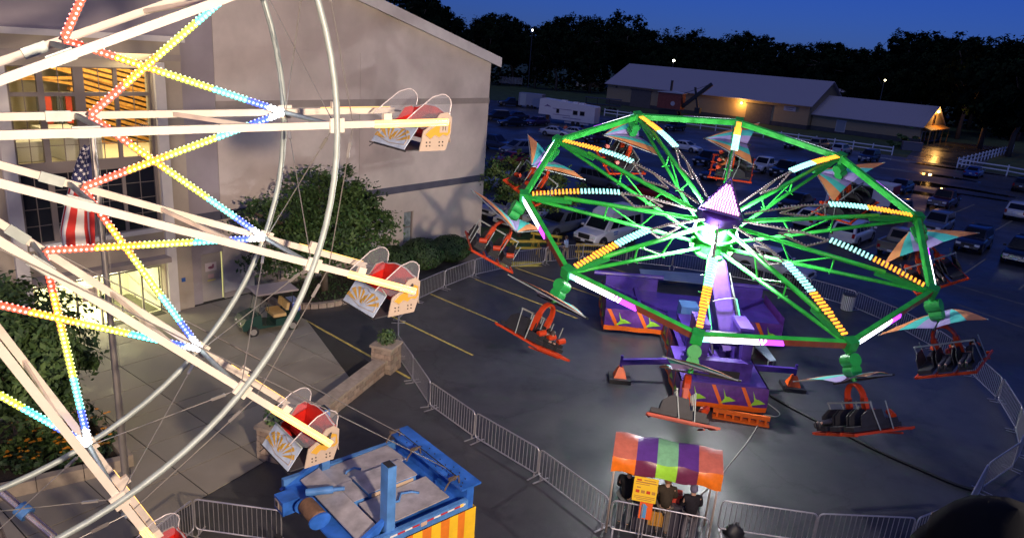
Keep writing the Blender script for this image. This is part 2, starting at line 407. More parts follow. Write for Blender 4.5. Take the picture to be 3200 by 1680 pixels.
for s_, c_ in ((22.5, (.55, .06, .03)), (22.85, (.06, .07, .09)), (23.3, (.55, .06, .03)), (23.62, (.06, .07, .09))):
    mb = MB(); rect(mb, s_, s_ + .24, 7.7, 9.0, -5.0, -4.96); hp('banner', mb, mat('banner_%d' % int(c_[0] * 100), c_, .7), room)
al = bpy.data.lights.new('room_light', 'AREA'); al.energy = 900; al.color = (1, .80, .40); al.size = 5.0
ao = bpy.data.objects.new('room_light', al); COL.objects.link(ao); ao.location = W(22.0, 11.0, -2.4)
# entrance vestibule
ves = MB()
vz, vb = 2.49, -3.2
for q in ((W(21.55, .03, -.3), W(26.5, .03, -.3), W(26.5, .03, vb), W(21.55, .03, vb)), (W(21.55, .03, vb), W(26.5, .03, vb), W(26.5, vz, vb), W(21.55, vz, vb)),
          (W(21.55, .03, -.3), W(21.55, .03, vb), W(21.55, vz, vb), W(21.55, vz, -.3)), (W(26.5, .03, -.3), W(26.5, vz, -.3), W(26.5, vz, vb), W(26.5, .03, vb)), (W(21.55, vz, -.3), W(21.55, vz, vb), W(26.5, vz, vb), W(26.5, vz, -.3))): ves.quad(*q)
ves = hp('vestibule', ves, mat('vestibule_cream', (.70, .68, .50), .7, var=.05, vs=1))
mb = MB(); rect(mb, 21.6, 23.4, .04, .06, -3.1, -.4); hp('door_mat', mb, mat('door_mat_olive', (.08, .08, .05), .95), ves)
mb = MB(); mb.bar(W(22.2, 1.7, -2.9), W(21.6, .5, -.6), .05, .06); hp('handrail', mb, mat('steel_rail', (.5, .5, .5), .35, .9), ves)
ALU = mat('aluminium_frame', (.48, .46, .40), .4, .7)
dfr = MB()
for s_ in (21.5, 22.35, 23.25, 24.05, 24.95, 25.75, 26.49): rect(dfr, s_ - .035, s_ + .035, 0.03, 2.49, -.22, -.12)
rect(dfr, 21.47, 26.52, 2.1, 2.18, -.215, -.125)
dfr = hp('entrance_doors', dfr, ALU)
for a, b in ((21.54, 22.31), (22.39, 23.21), (23.29, 24.01), (24.09, 24.91), (24.99, 25.71), (25.79, 26.45)):
    p = MB(); rect(p, a, b, .06, 2.08, -.18, -.17); hp('pane', p, GLASS, dfr)
    p = MB(); rect(p, a + .3, a + .34, .95, 1.15, -.165, -.08); hp('door_handle', p, ALU, dfr)
mb = MB(); rect(mb, 24.15, 24.75, 1.2, 1.75, -.168, -.16); hp('notice', mb, mat('notice_paper', (.55, .45, .42), .8, var=.6, vs=7), dfr)
al = bpy.data.lights.new('vestibule_light', 'AREA'); al.energy = 620; al.color = (1, .93, .55); al.size = 2.5
ao = bpy.data.objects.new('vestibule_light', al); COL.objects.link(ao); ao.location = W(24.0, 2.44, -1.6)
# service door with papers
dr = MB(); rect(dr, 18.70, 19.68, .02, 2.28, -.16, -.08); dr = hp('service_door', dr, mat('door_putty', (.36, .32, .29), .55, var=.05, vs=2))
for s0_, s1_, z0_, z1_, m_ in ((18.95, 19.5, 1.45, 1.85, mat('poster_paper', (.62, .54, .54), .8)), (19.1, 19.38, 1.12, 1.3, mat('pink_notice', (.55, .36, .34), .8)), (19.02, 19.42, .98, 1.03, mat('yellow_tape', (.6, .5, .1), .6))):
    p = MB(); rect(p, s0_, s1_, z0_, z1_, -.078, -.07); hp('notice', p, m_, dr)
p = MB(); n_ = 14; p.prism([W(19.22 + .15 * math.cos(2 * PI * i / n_), 1.62 + .07 * math.sin(2 * PI * i / n_), -.069) for i in range(n_)], NN * .002); p.prism([W(19.12 + .05 * math.cos(2 * PI * i / n_), 1.71 + .06 * math.sin(2 * PI * i / n_), -.066) for i in range(n_)], NN * .002); hp('drawing', p, mat('crayon_mauve', (.25, .08, .13), .8), dr)
p = MB(); p.ball(W(18.8, 1.05, -.04), .035); hp('door_knob', p, ALU, dr)
p = MB(); rect(p, 18.672, 18.695, .02, 2.28, -.2, -.12); rect(p, 18.70, 19.66, .0, .018, -.2, -.12); hp('light_gap', p, lamp_mat('gap_glow', (.9, .95, .35), 1.6), dr)
mb = MB(); rect(mb, 20.62, 20.80, 1.32, 1.5, BO + .004, BO + .015); hp('access_sign', mb, mat('sign_blue', (.03, .10, .35), .5))

# ------------------------------------------------------------------ concrete plaza in slabs
PLZ = [V(p) for p in ((-11.6, 34.2), (-9.0, 29.9), (-4.9, 25.6), (-6.7, 19.1), (-8.4, 15.9), (-13, 7.5), (-34, 7.5), (-34, 10))]
PLZ = [V((p.x, p.y)) for p in PLZ]
def clip(poly, cp):
    out = poly
    area = sum(cp[i].x * cp[(i + 1) % len(cp)].y - cp[(i + 1) % len(cp)].x * cp[i].y for i in range(len(cp)))
    sg = 1 if area > 0 else -1
    for i in range(len(cp)):
        a, b = cp[i], cp[(i + 1) % len(cp)]; inp, out = out, []
        def side(p): return sg * ((b.x - a.x) * (p.y - a.y) - (b.y - a.y) * (p.x - a.x))
        for j in range(len(inp)):
            p, q = inp[j], inp[(j + 1) % len(inp)]; sp, sq = side(p), side(q)
            if sp >= 0: out.append(p)
            if sp * sq < 0: t = sp / (sp - sq); out.append(p + (q - p) * t)
        if not out: break
    return out
pz = MB(); pz.add([(p.x, p.y, .006) for p in PLZ], [tuple(range(len(PLZ)))]); plaza = tag(pz.build('plaza', mat('joint_dirt', (.03, .028, .024), .95)), kind='structure')
CONC = [mat('concrete_%d' % i, c, .7, var=.16, vs=.8, bump=.2, bs=25, rvar=.18) for i, c in enumerate(((.235, .215, .175), (.215, .195, .16), (.25, .225, .18)))]
D2, N2, C2 = V((D.x, D.y)), V((NN.x, NN.y)), V((C0.x, C0.y))
for i in range(9, 24):
    for j in range(0, 14):
        a, b, c, d = i * 1.95, (i + 1) * 1.95 - .035, .25 + j * 1.95, .25 + (j + 1) * 1.95 - .035
        cp = clip([C2 + D2 * s + N2 * n for s, n in ((a, c), (b, c), (b, d), (a, d))], PLZ)
        if len(cp) < 3: continue
        cen = sum(cp, V((0, 0))) / len(cp); q = pr((cen.x, cen.y, 0))
        if q[0] < -400 or q[1] > 2300 or q[1] < 0: continue
        mb = MB(); mb.prism([(p.x, p.y, .007) for p in cp], (0, 0, .022 + .004 * rnd.random())); mb.build('concrete_slab', CONC[(i * 5 + j * 3 + rnd.randint(0, 1)) % 3], plaza)
# worn wall seat with stone piers between plaza and lot
STONE = [mat('wall_stone_%d' % i, c, .85, var=.25, vs=6, bump=.5, bs=20) for i, c in enumerate(((.27, .20, .15), (.33, .25, .19), (.23, .18, .14), (.30, .24, .19)))]
def block_wall(root, a, b, h, th, bl=.42, bh=.18):
    a, b = V(a), V(b); d = (b - a); L = d.length; d.normalize(); n_ = max(1, round(L / bl)); rows = max(1, round(h / bh)); bw = L / n_
    rot = basis((0, 0, 1), d)
    me = MB().box((0, 0, 0), (bw - .015, th, h / rows - .012), None).mesh('stone_block', STONE[0])
    for r_ in range(rows):
        for k in range(n_ + (r_ % 2)):
            s = (k + .5) * bw - (bw / 2 if r_ % 2 else 0); s = min(max(s, bw * .3), L - bw * .3)
            o = bpy.data.objects.new('stone_block', me); COL.objects.link(o); o.parent = root
            o.matrix_local = Matrix.Translation(a + d * s + V((rnd.uniform(-.008, .008), rnd.uniform(-.008, .008), (r_ + .5) * h / rows)) - root.location) @ rot.to_4x4()
            o.scale.x = .6 if (r_ % 2 and k in (0, n_)) else 1
            o.material_slots[0].link = 'OBJECT'; o.material_slots[0].material = rnd.choice(STONE)
CAPM = mat('wall_cap_stone', (.34, .28, .22), .8, var=.2, vs=4, bump=.3, bs=25)
pa, pb = px(1206, 1152), px(868, 1420)
def low_wall(name, label, a, b, h, th):
    r = empty(name, label, 'wall', a); block_wall(r, a, b, h, th)
    d = (V(b) - V(a)).normalized(); n_ = max(1, round((V(b) - V(a)).length / .9)); L = (V(b) - V(a)).length / n_
    for k in range(n_):
        o = MB().box((0, 0, 0), (L - .012, th + .1, .08)).build('cap_stone', CAPM, r); o.matrix_local = Matrix.Translation(V(a) + d * (k + .5) * L + V((0, 0, h + .045)) - r.location) @ basis((0, 0, 1), d).to_4x4()
    return r
dwl = (pb - pa).normalized()
low_wall('seat_wall', 'low stone seat wall running between two stone planter piers at the plaza edge', pa + dwl * .5, pb - dwl * .6, .5, .42)
LEAFP = [mat('planter_leaf_%d' % i, c, .6) for i, c in enumerate(((.05, .10, .03), (.08, .14, .04), (.035, .07, .025)))]
def leaves_mb(mb, c, rx, rz, n, size, seed, flat=.6):
    r = random.Random(seed)
    for _ in range(n):
        u = V((r.gauss(0, 1), r.gauss(0, 1), r.gauss(0, 1))).normalized() * (r.random() ** .45)
        p = V(c) + V((u.x * rx, u.y * rx, u.z * rz)); nrm = (u + V((r.uniform(-.8, .8), r.uniform(-.8, .8), r.uniform(-.2, 1.0)))).normalized()
        rot = basis(nrm, V((r.uniform(-1, 1), r.uniform(-1, 1), r.uniform(-1, 1)))); s = size * r.uniform(.6, 1.3)
        mb.mi = r.randint(0, 2)
        mb.quad(*[p + rot @ V(q) for q in ((-s, 0, 0), (0, -s * flat, s * .1), (s, 0, 0), (0, s * flat, s * .1))])
def pier(name, label, c, h, wd, seed):
    r = empty(name, label, 'planter', c); rot = basis((0, 0, 1), dwl); t = rot.col[0].copy(); n_ = rot.col[1].copy(); hw = wd / 2
    for a, b in ((-t * hw - n_ * (hw - .06), t * hw - n_ * (hw - .06)), (-t * hw + n_ * (hw - .06), t * hw + n_ * (hw - .06)), (-t * (hw - .06) - n_ * (hw - .12), -t * (hw - .06) + n_ * (hw - .12)), (t * (hw - .06) - n_ * (hw - .12), t * (hw - .06) + n_ * (hw - .12))):
        block_wall(r, V(c) + a, V(c) + b, h, .12, .3, .2)
    mb = MB()
    mb.box((0, 0, h + .05), (wd + .1, wd + .1, .1), rot); mb.build('cap_stone', CAPM, r)
    mb = MB(); leaves_mb(mb, (0, 0, h + .35), wd * .45, .34, 420, .07, seed); mb.build('planting', LEAFP, r)
    return r
pier('stone_planter', 'square stone planter pier with plants at the far end of the seat wall', pa, 1.0, .85, 3)
pier('stone_planter', 'square stone planter pier with plants behind the lowest whole gondola', pb, 1.0, .85, 4)
# ------------------------------------------------------------------ ferris wheel
WC = V((-7.776, 8.06, 10.804)); YAW = .743; PH = .407; RT, RR, RI, WD = 8.615, 6.243, 2.887, 1.9
WU = V((math.cos(YAW), math.sin(YAW), 0)); WN = V((-math.sin(YAW), math.cos(YAW), 0)); ZZ = V((0, 0, 1))
WM = WC + WN * (WD / 2)                       # middle of the hub
def sp(k, r, pl):                              # point on spoke k, plane 0 near, 1 far
    a = PH - k * 2 * PI / 16
    return WC + (WU * math.cos(a) + ZZ * math.sin(a)) * r + WN * (WD * pl)
PAINT = mat('wheel_white_paint', (.66, .585, .50), .45, var=.07, vs=3)
STEEL = mat('galvanised_steel', (.34, .39, .375), .45, .25, var=.12, vs=5)
STEELD = mat('dark_steel', (.10, .10, .11), .5, .6)
CABLE = mat('wire_cable', (.30, .28, .26), .5, .6)
wheel = empty('ferris_wheel', 'big white ferris wheel with rainbow light strips crossing between its spokes', 'ferris wheel', WM)
def wp(name, mb, m, parent=None, smooth=False, kind=None):
    o = mb.build(name, m, None, smooth); o.parent = parent or wheel
    if not parent: o.matrix_parent_inverse = Matrix.Translation(-WM)
    if kind: o['kind'] = kind
    return o
mb = MB(); mb.tube(WC - WN * .15, WC + WN * (WD + .15), .34, 20); mb.tube(WC - WN * .45, WC + WN * (WD + .45), .13, 14); wp('hub', mb, STEEL, smooth=40)
for pl in (0, 1):
    mb = MB(); mb.path([WC + (WU * math.cos(t) + ZZ * math.sin(t)) * RR + WN * (WD * pl + (-.085 if pl == 0 else .085)) for t in [2 * PI * i / 96 for i in range(96)]], .055, 8, True); wp('rim', mb, STEEL, smooth=True)
TUBE = lamp_mat('tube_lamp_warm', (1.0, .50, .13), 2.8)
BULBC = [('red', (1, .06, .025), 3.2), ('orange', (1, .36, .01), 3.0), ('lime', (.80, .95, .06), 2.2), ('cyan', (.14, .95, .80), 2.2), ('blue', (.03, .08, 1), 3.6), ('white', (.85, .93, 1), 4)]
CUT = [0, .20, .40, .62, .80, .90, 1.0]
for k in range(16):
    for pl in (0, 1):
        sd = -1 if pl == 0 else 1
        a = PH - k * 2 * PI / 16; tang = -WU * math.sin(a) + ZZ * math.cos(a)
        s = wp('spoke', MB().bar(sp(k, .3, pl), sp(k, RT, pl), .07, .118, tang), PAINT)
        mb = MB(); mb.bar(sp(k, RR - .12, pl) + WN * .055 * sd, sp(k, RR + .14, pl) + WN * .055 * sd, .05, .24, tang); wp('rim_clamp', mb, PAINT, s)
        mb = MB(); mb.box(sp(k, RT - 1.35, pl) + tang * .12, (.12, .08, .16), basis(sp(k, 1, 0) - sp(k, 0, 0), tang)); wp('bracket', mb, PAINT, s)
        mb = MB()
        for dt in (-.042, .042): mb.tube(sp(k, RR + .75, pl) + WN * .065 * sd + tang * dt, sp(k, RT - .06, pl) + WN * .065 * sd + tang * dt, .026, 8)
        wp('tube_lamp', mb, TUBE, s, True)
        mb = MB()
        for r0_ in (RI - .35,): mb.box(sp(k, r0_, pl) - WN * .05 * sd, (.16, .05, .34), basis(sp(k, 1, 0) - sp(k, 0, 0), tang))
        wp('splice_plate', mb, STEEL, s)
    # ties between the two frames of this spoke
    mb = MB(); mb.bar(sp(k, RI + 1.35, 1) - WN * .05, sp(k, RI + 2.05, 0) + WN * .05, .04, .07); wp('cross_tie', mb, PAINT)
    mb = MB(); mb.tube(sp(k, RR - .05, 1) - WN * .05, sp(k, RR - .05, 0) + WN * .05, .045, 8); wp('cross_tube', mb, STEEL); mb = MB(); mb.bar(sp(k, RI - .1, 1) - WN * .05, sp(k, RI - .1, 0) + WN * .05, .05, .08); wp('cross_tie', mb, STEEL)
    # rods with turnbuckles between neighbouring spokes, near the rim
    for pa_, pb_ in ((0, 0), (1, 0), (0, 1)):
        A, B = sp(k, RR + .35 * (pa_ == pb_), pa_), sp(k + 1, RR + .35 * (pa_ == pb_), pb_); d = (B - A).normalized(); mb = MB()
        mb.tube(A, B, .009, 5); mb.box(A + d * .45, (.05, .03, .26), basis(d)); wp('tie_rod', mb, CABLE)
# one light strip, copied
A, B = sp(0, RI + .05, 1), sp(1, RR - .1, 1); LS = (B - A).length
ch = MB().box((LS / 2, 0, 0), (LS, .035, .10)).mesh('light_strip', mat('strip_channel', (.10, .085, .08), .5, var=.2, vs=4))
bm = []
NB = 46
for c in range(6):
    mb = MB()
    for i in range(NB):
        t = (i + .7) / (NB + .4)
        if CUT[c] <= t < CUT[c + 1]:
            mb.mi = 0; mb.tube((t * LS, -.018, .0), (t * LS, -.036, .0), .046, 10, .036); mb.tube((t * LS + .03, .0, .050), (t * LS + .03, .0, .064), .034, 8, .026)
            mb.mi = 1; mb.ball((t * LS, -.042, .0), .021, 8, 5); mb.ball((t * LS + .03, .0, .068), .014, 6, 4)
    cc = BULBC[c][1]; core = tuple(.45 + .55 * x for x in cc)
    bm.append((BULBC[c][0] + '_bulbs', mb.mesh(BULBC[c][0] + '_bulbs', [lamp_mat('led_' + BULBC[c][0], cc, BULBC[c][2] * 1.1), lamp_mat('led_core_' + BULBC[c][0], core, 2.8)], True)))
for k in range(16):
    for ka, kb in ((k, k + 1), (k + 1, k)):
        A, B = sp(ka, RI + .05, 1), sp(kb, RR - .1, 1); off = -WN * (.10 if ka < kb else .16)
        o = bpy.data.objects.new('light_strip', ch); COL.objects.link(o); o.parent = wheel
        x = (B - A).normalized(); y = WN; z = x.cross(y).normalized()
        o.matrix_local = Matrix.Translation(A + off - WM) @ Matrix((x, y, z)).transposed().to_4x4()
        for nm, me in bm: tag(inst(nm, me, o), kind='stuff')

# ------------------------------------------------------------------ gondolas hanging from the spoke ends
RED = mat('vinyl_red', (.55, .018, .012), .35, var=.1, vs=4)
IVORY = mat('panel_ivory', (.42, .34, .28), .4, var=.05, vs=5)
BLUEP = mat('panel_skyblue', (.42, .50, .62), .4, var=.18, vs=3)
GOLD = mat('scroll_gold', (.62, .36, .05), .4, .2)
GOLD2 = mat('scroll_brown', (.28, .12, .03), .5)
CLEAR = mat('clear_plastic', (.34, .36, .44), .10, alpha=.13)
EDGE = mat('shield_edge', (.62, .56, .56), .35, .2)
BLK = mat('black_paint', (.02, .02, .022), .5)
def gondola(k, label, num):
    tip = (sp(k, RT - .04, 0) + sp(k, RT - .04, 1)) / 2
    g = empty('gondola', label, 'gondola', tip, 0, 'gondolas hung on the ferris wheel')
    g.rotation_euler = (0, 0, YAW); g.scale = (.72, .82, .70)
    HWD = .74
    def P(mb, name, m, par=None, sm=False): return mb.build(name, m, par or g, sm)
    side = [(-.52, -.86), (.34, -.86), (.50, -.40), (.52, .05), (.36, .20), (.12, .16), (-.10, -.12), (-.40, -.30)]
    for sg in (-1, 1):
        mb = MB(); mb.prism([(x, sg * HWD, z) for x, z in side], (0, sg * .03, 0)); sp_ = P(mb, 'side_panel', IVORY)
        y = sg * (HWD + .036)
        mb = MB(); edge = [(-.36, -.40), (-.20, -.26), (-.04, -.18), (.10, -.04), (.30, .0), (.44, -.08), (.46, -.36), (.36, -.46), (.22, -.42), (.10, -.50), (-.04, -.43), (-.18, -.53)]
        mb.prism([(x, y - sg * .004, z) for x, z in edge], (0, sg * .012, 0)); P(mb, 'scroll_ornament', GOLD, sp_)
        mb = MB(); mb.path([(x * 1.02, y + sg * .010, z) for x, z in edge], .012, 5, True); P(mb, 'scroll_edge', IVORY, sp_)
        mb = MB()
        mb.prism([(x, y + sg * .009, z) for x, z in ((.10, -.36), (.38, -.36), (.40, -.14), (.12, -.14))], (0, sg * .004, 0)); P(mb, 'number_plate', IVORY, sp_)
        if num and sg < 0:
            text('number', num, .17, BLK, sp_, (.25, y + sg * .018, -.25), Matrix.Rotation(R(90), 3, 'X'), .003)
        mb = MB()
        for bx in (-.30, .12):
            for dx, dz in ((0, 0), (.11, 0), (0, -.10), (.11, -.10)): mb.tube((bx + dx, y - sg * .006, -.62 + dz), (bx + dx, y + sg * .004, -.62 + dz), .022, 8)
        tag(P(mb, 'vent_holes', BLK, sp_), kind='stuff')
        mb = MB(); mb.prism([(x * .95, sg * (HWD - .012), z * .97 - .01) for x, z in side], (0, -sg * .006, 0)); P(mb, 'side_lining', RED, sp_)
        mb = MB(); mb.tube((0.28, sg * HWD, 0.0), (0.02, sg * (WD / 2 - .06) / .82, 0.0), .03, 8); P(mb, 'pivot', STEELD)
        # clear side shield with a bent tube round it
        arc = [(-.92, -.02), (-.60, .24), (-.10, .60)] + [(.22 + .30 * math.cos(t), .40 + .28 * math.sin(t)) for t in [R(120 - 24 * i) for i in range(7)]] + [(.47, .05), (.40, -.02)]
        yy = sg * (HWD - .03)
        mb = MB(); mb.prism([(x, yy, z) for x, z in arc] + [(-.40, yy, -.27)], (0, .006, 0)); sh = P(mb, 'side_shield', CLEAR)
        mb = MB(); mb.path([(x, yy, z) for x, z in arc], .017, 6); P(mb, 'shield_tube', EDGE, sh, True)
    # red bench: back with raised top, seat, lining
    n_ = 12; top = []
    for i in range(n_ + 1):
        t = i / n_; top.append((-.70 + 1.40 * t, .16 + .13 * math.exp(-((t - .5) / .33) ** 4)))
    mb = MB(); mb.prism([(.40, y, z) for y, z in top] + [(.28, .70, -.62), (.28, -.70, -.62)], (.06, 0, 0)); bk = P(mb, 'backrest', RED)
    mb = MB(); mb.path([(.41, y, z + .012) for y, z in top], .022, 6); P(mb, 'backrest_edge', EDGE, bk, True)
    mb = MB(); mb.box((.06, 0, -.50), (.46, 1.40, .12)); P(mb, 'seat', RED)
    mb = MB(); mb.box((-.25, 0, -.84), (1.3, 1.44, .03)); P(mb, 'floor_plate', STEELD)
    mb = MB(); mb.box((.47, 0, -.25), (.02, 1.46, .8), Matrix.Rotation(R(-8), 3, 'Y')); P(mb, 'back_panel', IVORY)
    # leg panel with a shell ornament, slanting outward
    f0, f1 = (-.98, -.80), (-.56, -.22)
    def fp(y, t, o=0.0):
        n = V((-(f1[1] - f0[1]), 0, (f1[0] - f0[0]))).normalized()
        return V((f0[0] + (f1[0] - f0[0]) * t, y, f0[1] + (f1[1] - f0[1]) * t)) + n * o
    mb = MB(); mb.prism([fp(-.72, 0), fp(.72, 0), fp(.72, 1), fp(-.72, 1)], (.025, 0, 0)); fpn = P(mb, 'front_panel', BLUEP)
    mb = MB()
    for c in (-.36, .36):
        for i in range(5):
            a = R(160 - i * 35); a2 = a - R(20); o_ = .006
            mb.prism([fp(c * .35 + .09 * math.cos(a), .22 + .1 * math.sin(a), o_), fp(c * .35 + .40 * math.cos(a) + c * .55, .22 + .55 * abs(math.sin(a)) + .06, o_), fp(c * .35 + .40 * math.cos(a2) + c * .55, .22 + .55 * abs(math.sin(a2)) + .06, o_)], (-.006, 0, 0))
    P(mb, 'shell_ornament', GOLD, fpn)
    mb = MB(); ol = [fp(.64 * math.cos(t), .24 + .62 * max(0, math.sin(t)) + .05 * math.cos(9 * t), .008) for t in [PI * i / 24 for i in range(25)]]; mb.path(ol + [fp(.0, .12, .008)], .011, 5, True); P(mb, 'shell_outline', IVORY, fpn)
    mb = MB(); mb.path([(-.56, -.72, -.2), (-.70, -.72, .0)], .016, 6); mb.tube((-.58, -.74, -.20), (-.58, .74, -.20), .02, 8); P(mb, 'lap_bar', STEEL)
    mb = MB(); mb.tube((-.98, -.80, -.84), (-.98, .80, -.84), .016, 6); mb.tube((-.98, .6, -.84), (-1.12, .6, -.92), .012, 6); P(mb, 'foot_bar', BLK)
    return g
gondola(1, 'highest gondola in view, number 11, in front of the bare hall wall', '11')
gondola(2, 'gondola hanging in front of the clipped bushes, number 12 on its gold scroll', '12')
gondola(3, 'gondola above the blue wheel trailer, its red bench seen from above', '')
gondola(4, 'gondola mostly cut off by the picture bottom beside the left crowd barriers', '')

# ------------------------------------------------------------------ blue trailer that carries the wheel
TB0 = V((WM.x, WM.y, 0))
LC = .55
TMAP = [(-20, -20), (0, 0), (4.5, 5.9), (6.7, 7.55), (9.0, 9.25), (9.5, 9.55), (20, 20.05)]
def tmap(t):
    for (a, b), (c, d) in zip(TMAP[:-1], TMAP[1:]):
        if t <= c: return b + (d - b) * (t - a) / (c - a)
ZMAP = [(-1, -1), (0, 0), (1.0, .9), (1.6, 1.98), (2.02, 2.24), (2.35, 2.40), (2.75, 2.50), (4.1, 3.82), (9, 8.72)]
def zmap(z):
    for (a, b), (c, d) in zip(ZMAP[:-1], ZMAP[1:]):
        if z <= c: return b + (d - b) * (z - a) / (c - a)
    return z
def T(t, l, z): return TB0 + V((0, 0, zmap(z) - z)) + WU * tmap(t) + WN * l + V((0, 0, z))
TROT = basis((0, 0, 1), WU)
tr = empty('wheel_trailer', 'blue trailer base of the ferris wheel with orange and yellow striped skirt', 'trailer', T(6, LC, 0))
def tp(name, mb, m, parent=None, smooth=False):
    o = mb.build(name, m, None, smooth); o.parent = parent or tr; o.matrix_parent_inverse = Matrix.Translation(-tr.location) if not parent else Matrix.Identity(4); return o
def tbox(mb, t0, t1, l0, l1, z0, z1): return mb.box((T(t0, l0, z0) + T(t1, l1, z1)) / 2, (tmap(t1) - tmap(t0), l1 - l0, zmap(z1) - zmap(z0)), TROT)
BLU = mat('trailer_blue', (.028, .13, .50), .42, var=.35, vs=2.5, rvar=.14)
BLU2 = mat('trailer_blue_pale', (.07, .20, .48), .42, var=.3, vs=2.5, rvar=.14)
ALUP = mat('tread_plate', (.50, .47, .48), .45, .35, var=.28, vs=2.5, bump=.15, bs=60)
L0, L1 = LC - 1.60, LC + 1.50
mb = MB(); tbox(mb, -6.0, 9.6, LC - .6, LC + .6, .5, .95); tp('chassis', mb, BLK)
mb = MB(); tbox(mb, 9.55, 9.75, L0, L1, 1.55, 2.75); bw = tp('end_wall', mb, BLU)
mb = MB(); tbox(mb, 9.30, 9.95, L0 - .02, L1 + .02, 2.752, 2.80); tp('end_wall_flange', mb, BLU, bw)
mb = MB()
for i in range(26):
    q_ = T(9.40 + .42 * ((i * 37) % 11) / 11, L0 + .1 + 2.4 * i / 26, 2.801); mb.tube(q_, q_ + ZZ * .02, .014, 6)
tp('flange_bolts', mb, BLK, bw)
for l_, nm in ((L0, 'side_rail'), (L1, 'side_rail')):
    mb = MB(); tbox(mb, 5.3, 9.55, l_ - .06, l_ + .06, 1.62, 2.02); sr = tp(nm, mb, BLU2)
    if l_ == L0:
        for i in range(11):
            t_ = 6.6 + i * .26
            if i == 4: continue
            mb = MB(); tbox(mb, t_, t_ + .25, l_ - .066, l_ - .061, 1.86, 1.93); tp('reflector_tape', mb, mat('tape_red', (.5, .03, .03), .4) if i % 2 else mat('tape_white', (.75, .72, .70), .4), sr)
        mb = MB(); tbox(mb, 7.68, 7.9, l_ - .067, l_ - .061, 1.76, 1.92); tp('plate', mb, mat('plate_tan', (.5, .36, .28), .6, var=.2, vs=8), sr)
        mb = MB(); tbox(mb, 9.2, 9.36, l_ - .067, l_ - .061, 1.84, 1.96); tp('marker_lamp', mb, lamp_mat('marker_amber', (1, .45, .05), .8), sr)
mb = MB(); tbox(mb, 5.3, 9.55, L0 + .07, L1 - .07, 1.63, 1.70); tp('deck', mb, BLU)
mb = MB(); tbox(mb, 7.0, 8.75, LC - .28, LC + .45, 1.71, 2.30); cb = tp('machinery_box', mb, BLU2)
mb = MB(); tbox(mb, 6.97, 8.78, LC - .31, LC + .48, 2.302, 2.33); tp('box_lid', mb, ALUP, cb)
for a, b in ((7.1, 7.8), (7.95, 8.65)):
    mb = MB(); tbox(mb, a, b, LC - .286, LC - .282, 1.98, 2.18); tp('box_window', mb, mat('panel_tan', (.50, .38, .27), .5), cb)
mb = MB(); tbox(mb, 6.5, 6.95, LC - .25, LC + .45, 1.71, 2.12); cb2 = tp('machinery_box', mb, BLU2); mb = MB(); tbox(mb, 6.47, 6.965, LC - .28, LC + .48, 2.122, 2.145); tp('box_lid', mb, ALUP, cb2)
mb = MB(); mb.prism([T(6.5, LC + .52, 2.0), T(9.1, LC + .52, 2.1), T(9.1, L1 - .1, 2.0), T(6.5, L1 - .1, 1.9)], (0, 0, .03)); tp('tread_plate', mb, ALUP)
mb = MB(); mb.prism([T(6.6, L0 + .3, 1.92), T(9.1, L0 + .3, 1.98), T(9.1, LC - .34, 2.02), T(6.6, LC - .34, 1.98)], (0, 0, .03)); tpn = tp('tread_plate', mb, ALUP)
mb = MB(); mb.prism([T(5.8, L0 + .2, 1.85), T(6.44, L0 + .2, 2.12), T(6.44, L1 - .15, 2.12), T(5.8, L1 - .15, 1.85)], (0, 0, .03)); tp('tread_plate', mb, ALUP)
mb = MB(); tbox(mb, 6.6, 9.1, L0 + .08, L0 + .26, 1.71, 1.74); tp('side_gap', mb, BLK)
mb = MB(); mb.path([T(7.3, LC - .75, 2.06), T(7.35, LC - .8, 2.15), T(7.6, LC - .85, 2.14), T(7.85, LC - .65, 2.17), T(8.2, LC - .72, 2.15), T(8.4, LC - .8, 2.06)], .028, 7); tp('grab_handle', mb, BLU2, smooth=True)
mb = MB(); mb.path([T(7.0, LC + .8, 2.1), T(7.05, LC + .82, 2.2), T(7.35, LC + .85, 2.22), T(7.5, LC + .72, 2.2)], .03, 7); tp('grab_handle', mb, BLU2, smooth=True)
# posts with splayed feet
for l_ in (L0 + .16, L1 - .02):
    mb = MB(); tbox(mb, 6.55, 6.83, l_ - .14, l_ + .14, 1.7, 4.1); po = tp('post', mb, BLU2)
    mb = MB(); tbox(mb, 6.57, 6.81, l_ - .12, l_ + .12, 4.102, 4.11); tp('post_cap', mb, BLK, po)
    mb = MB(); mb.prism([T(5.2, l_ - .05, 1.62), T(6.2, l_ - .05, 1.62), T(6.54, l_ - .05, 2.35), T(6.54, l_ - .05, 2.75)], WN * .10); tp('gusset', mb, BLU, po)
    mb = MB(); mb.prism([T(6.84, l_ - .05, 2.05), T(7.2, l_ - .05, 1.72), T(6.84, l_ - .05, 1.72)], WN * .10); tp('gusset', mb, BLU, po)
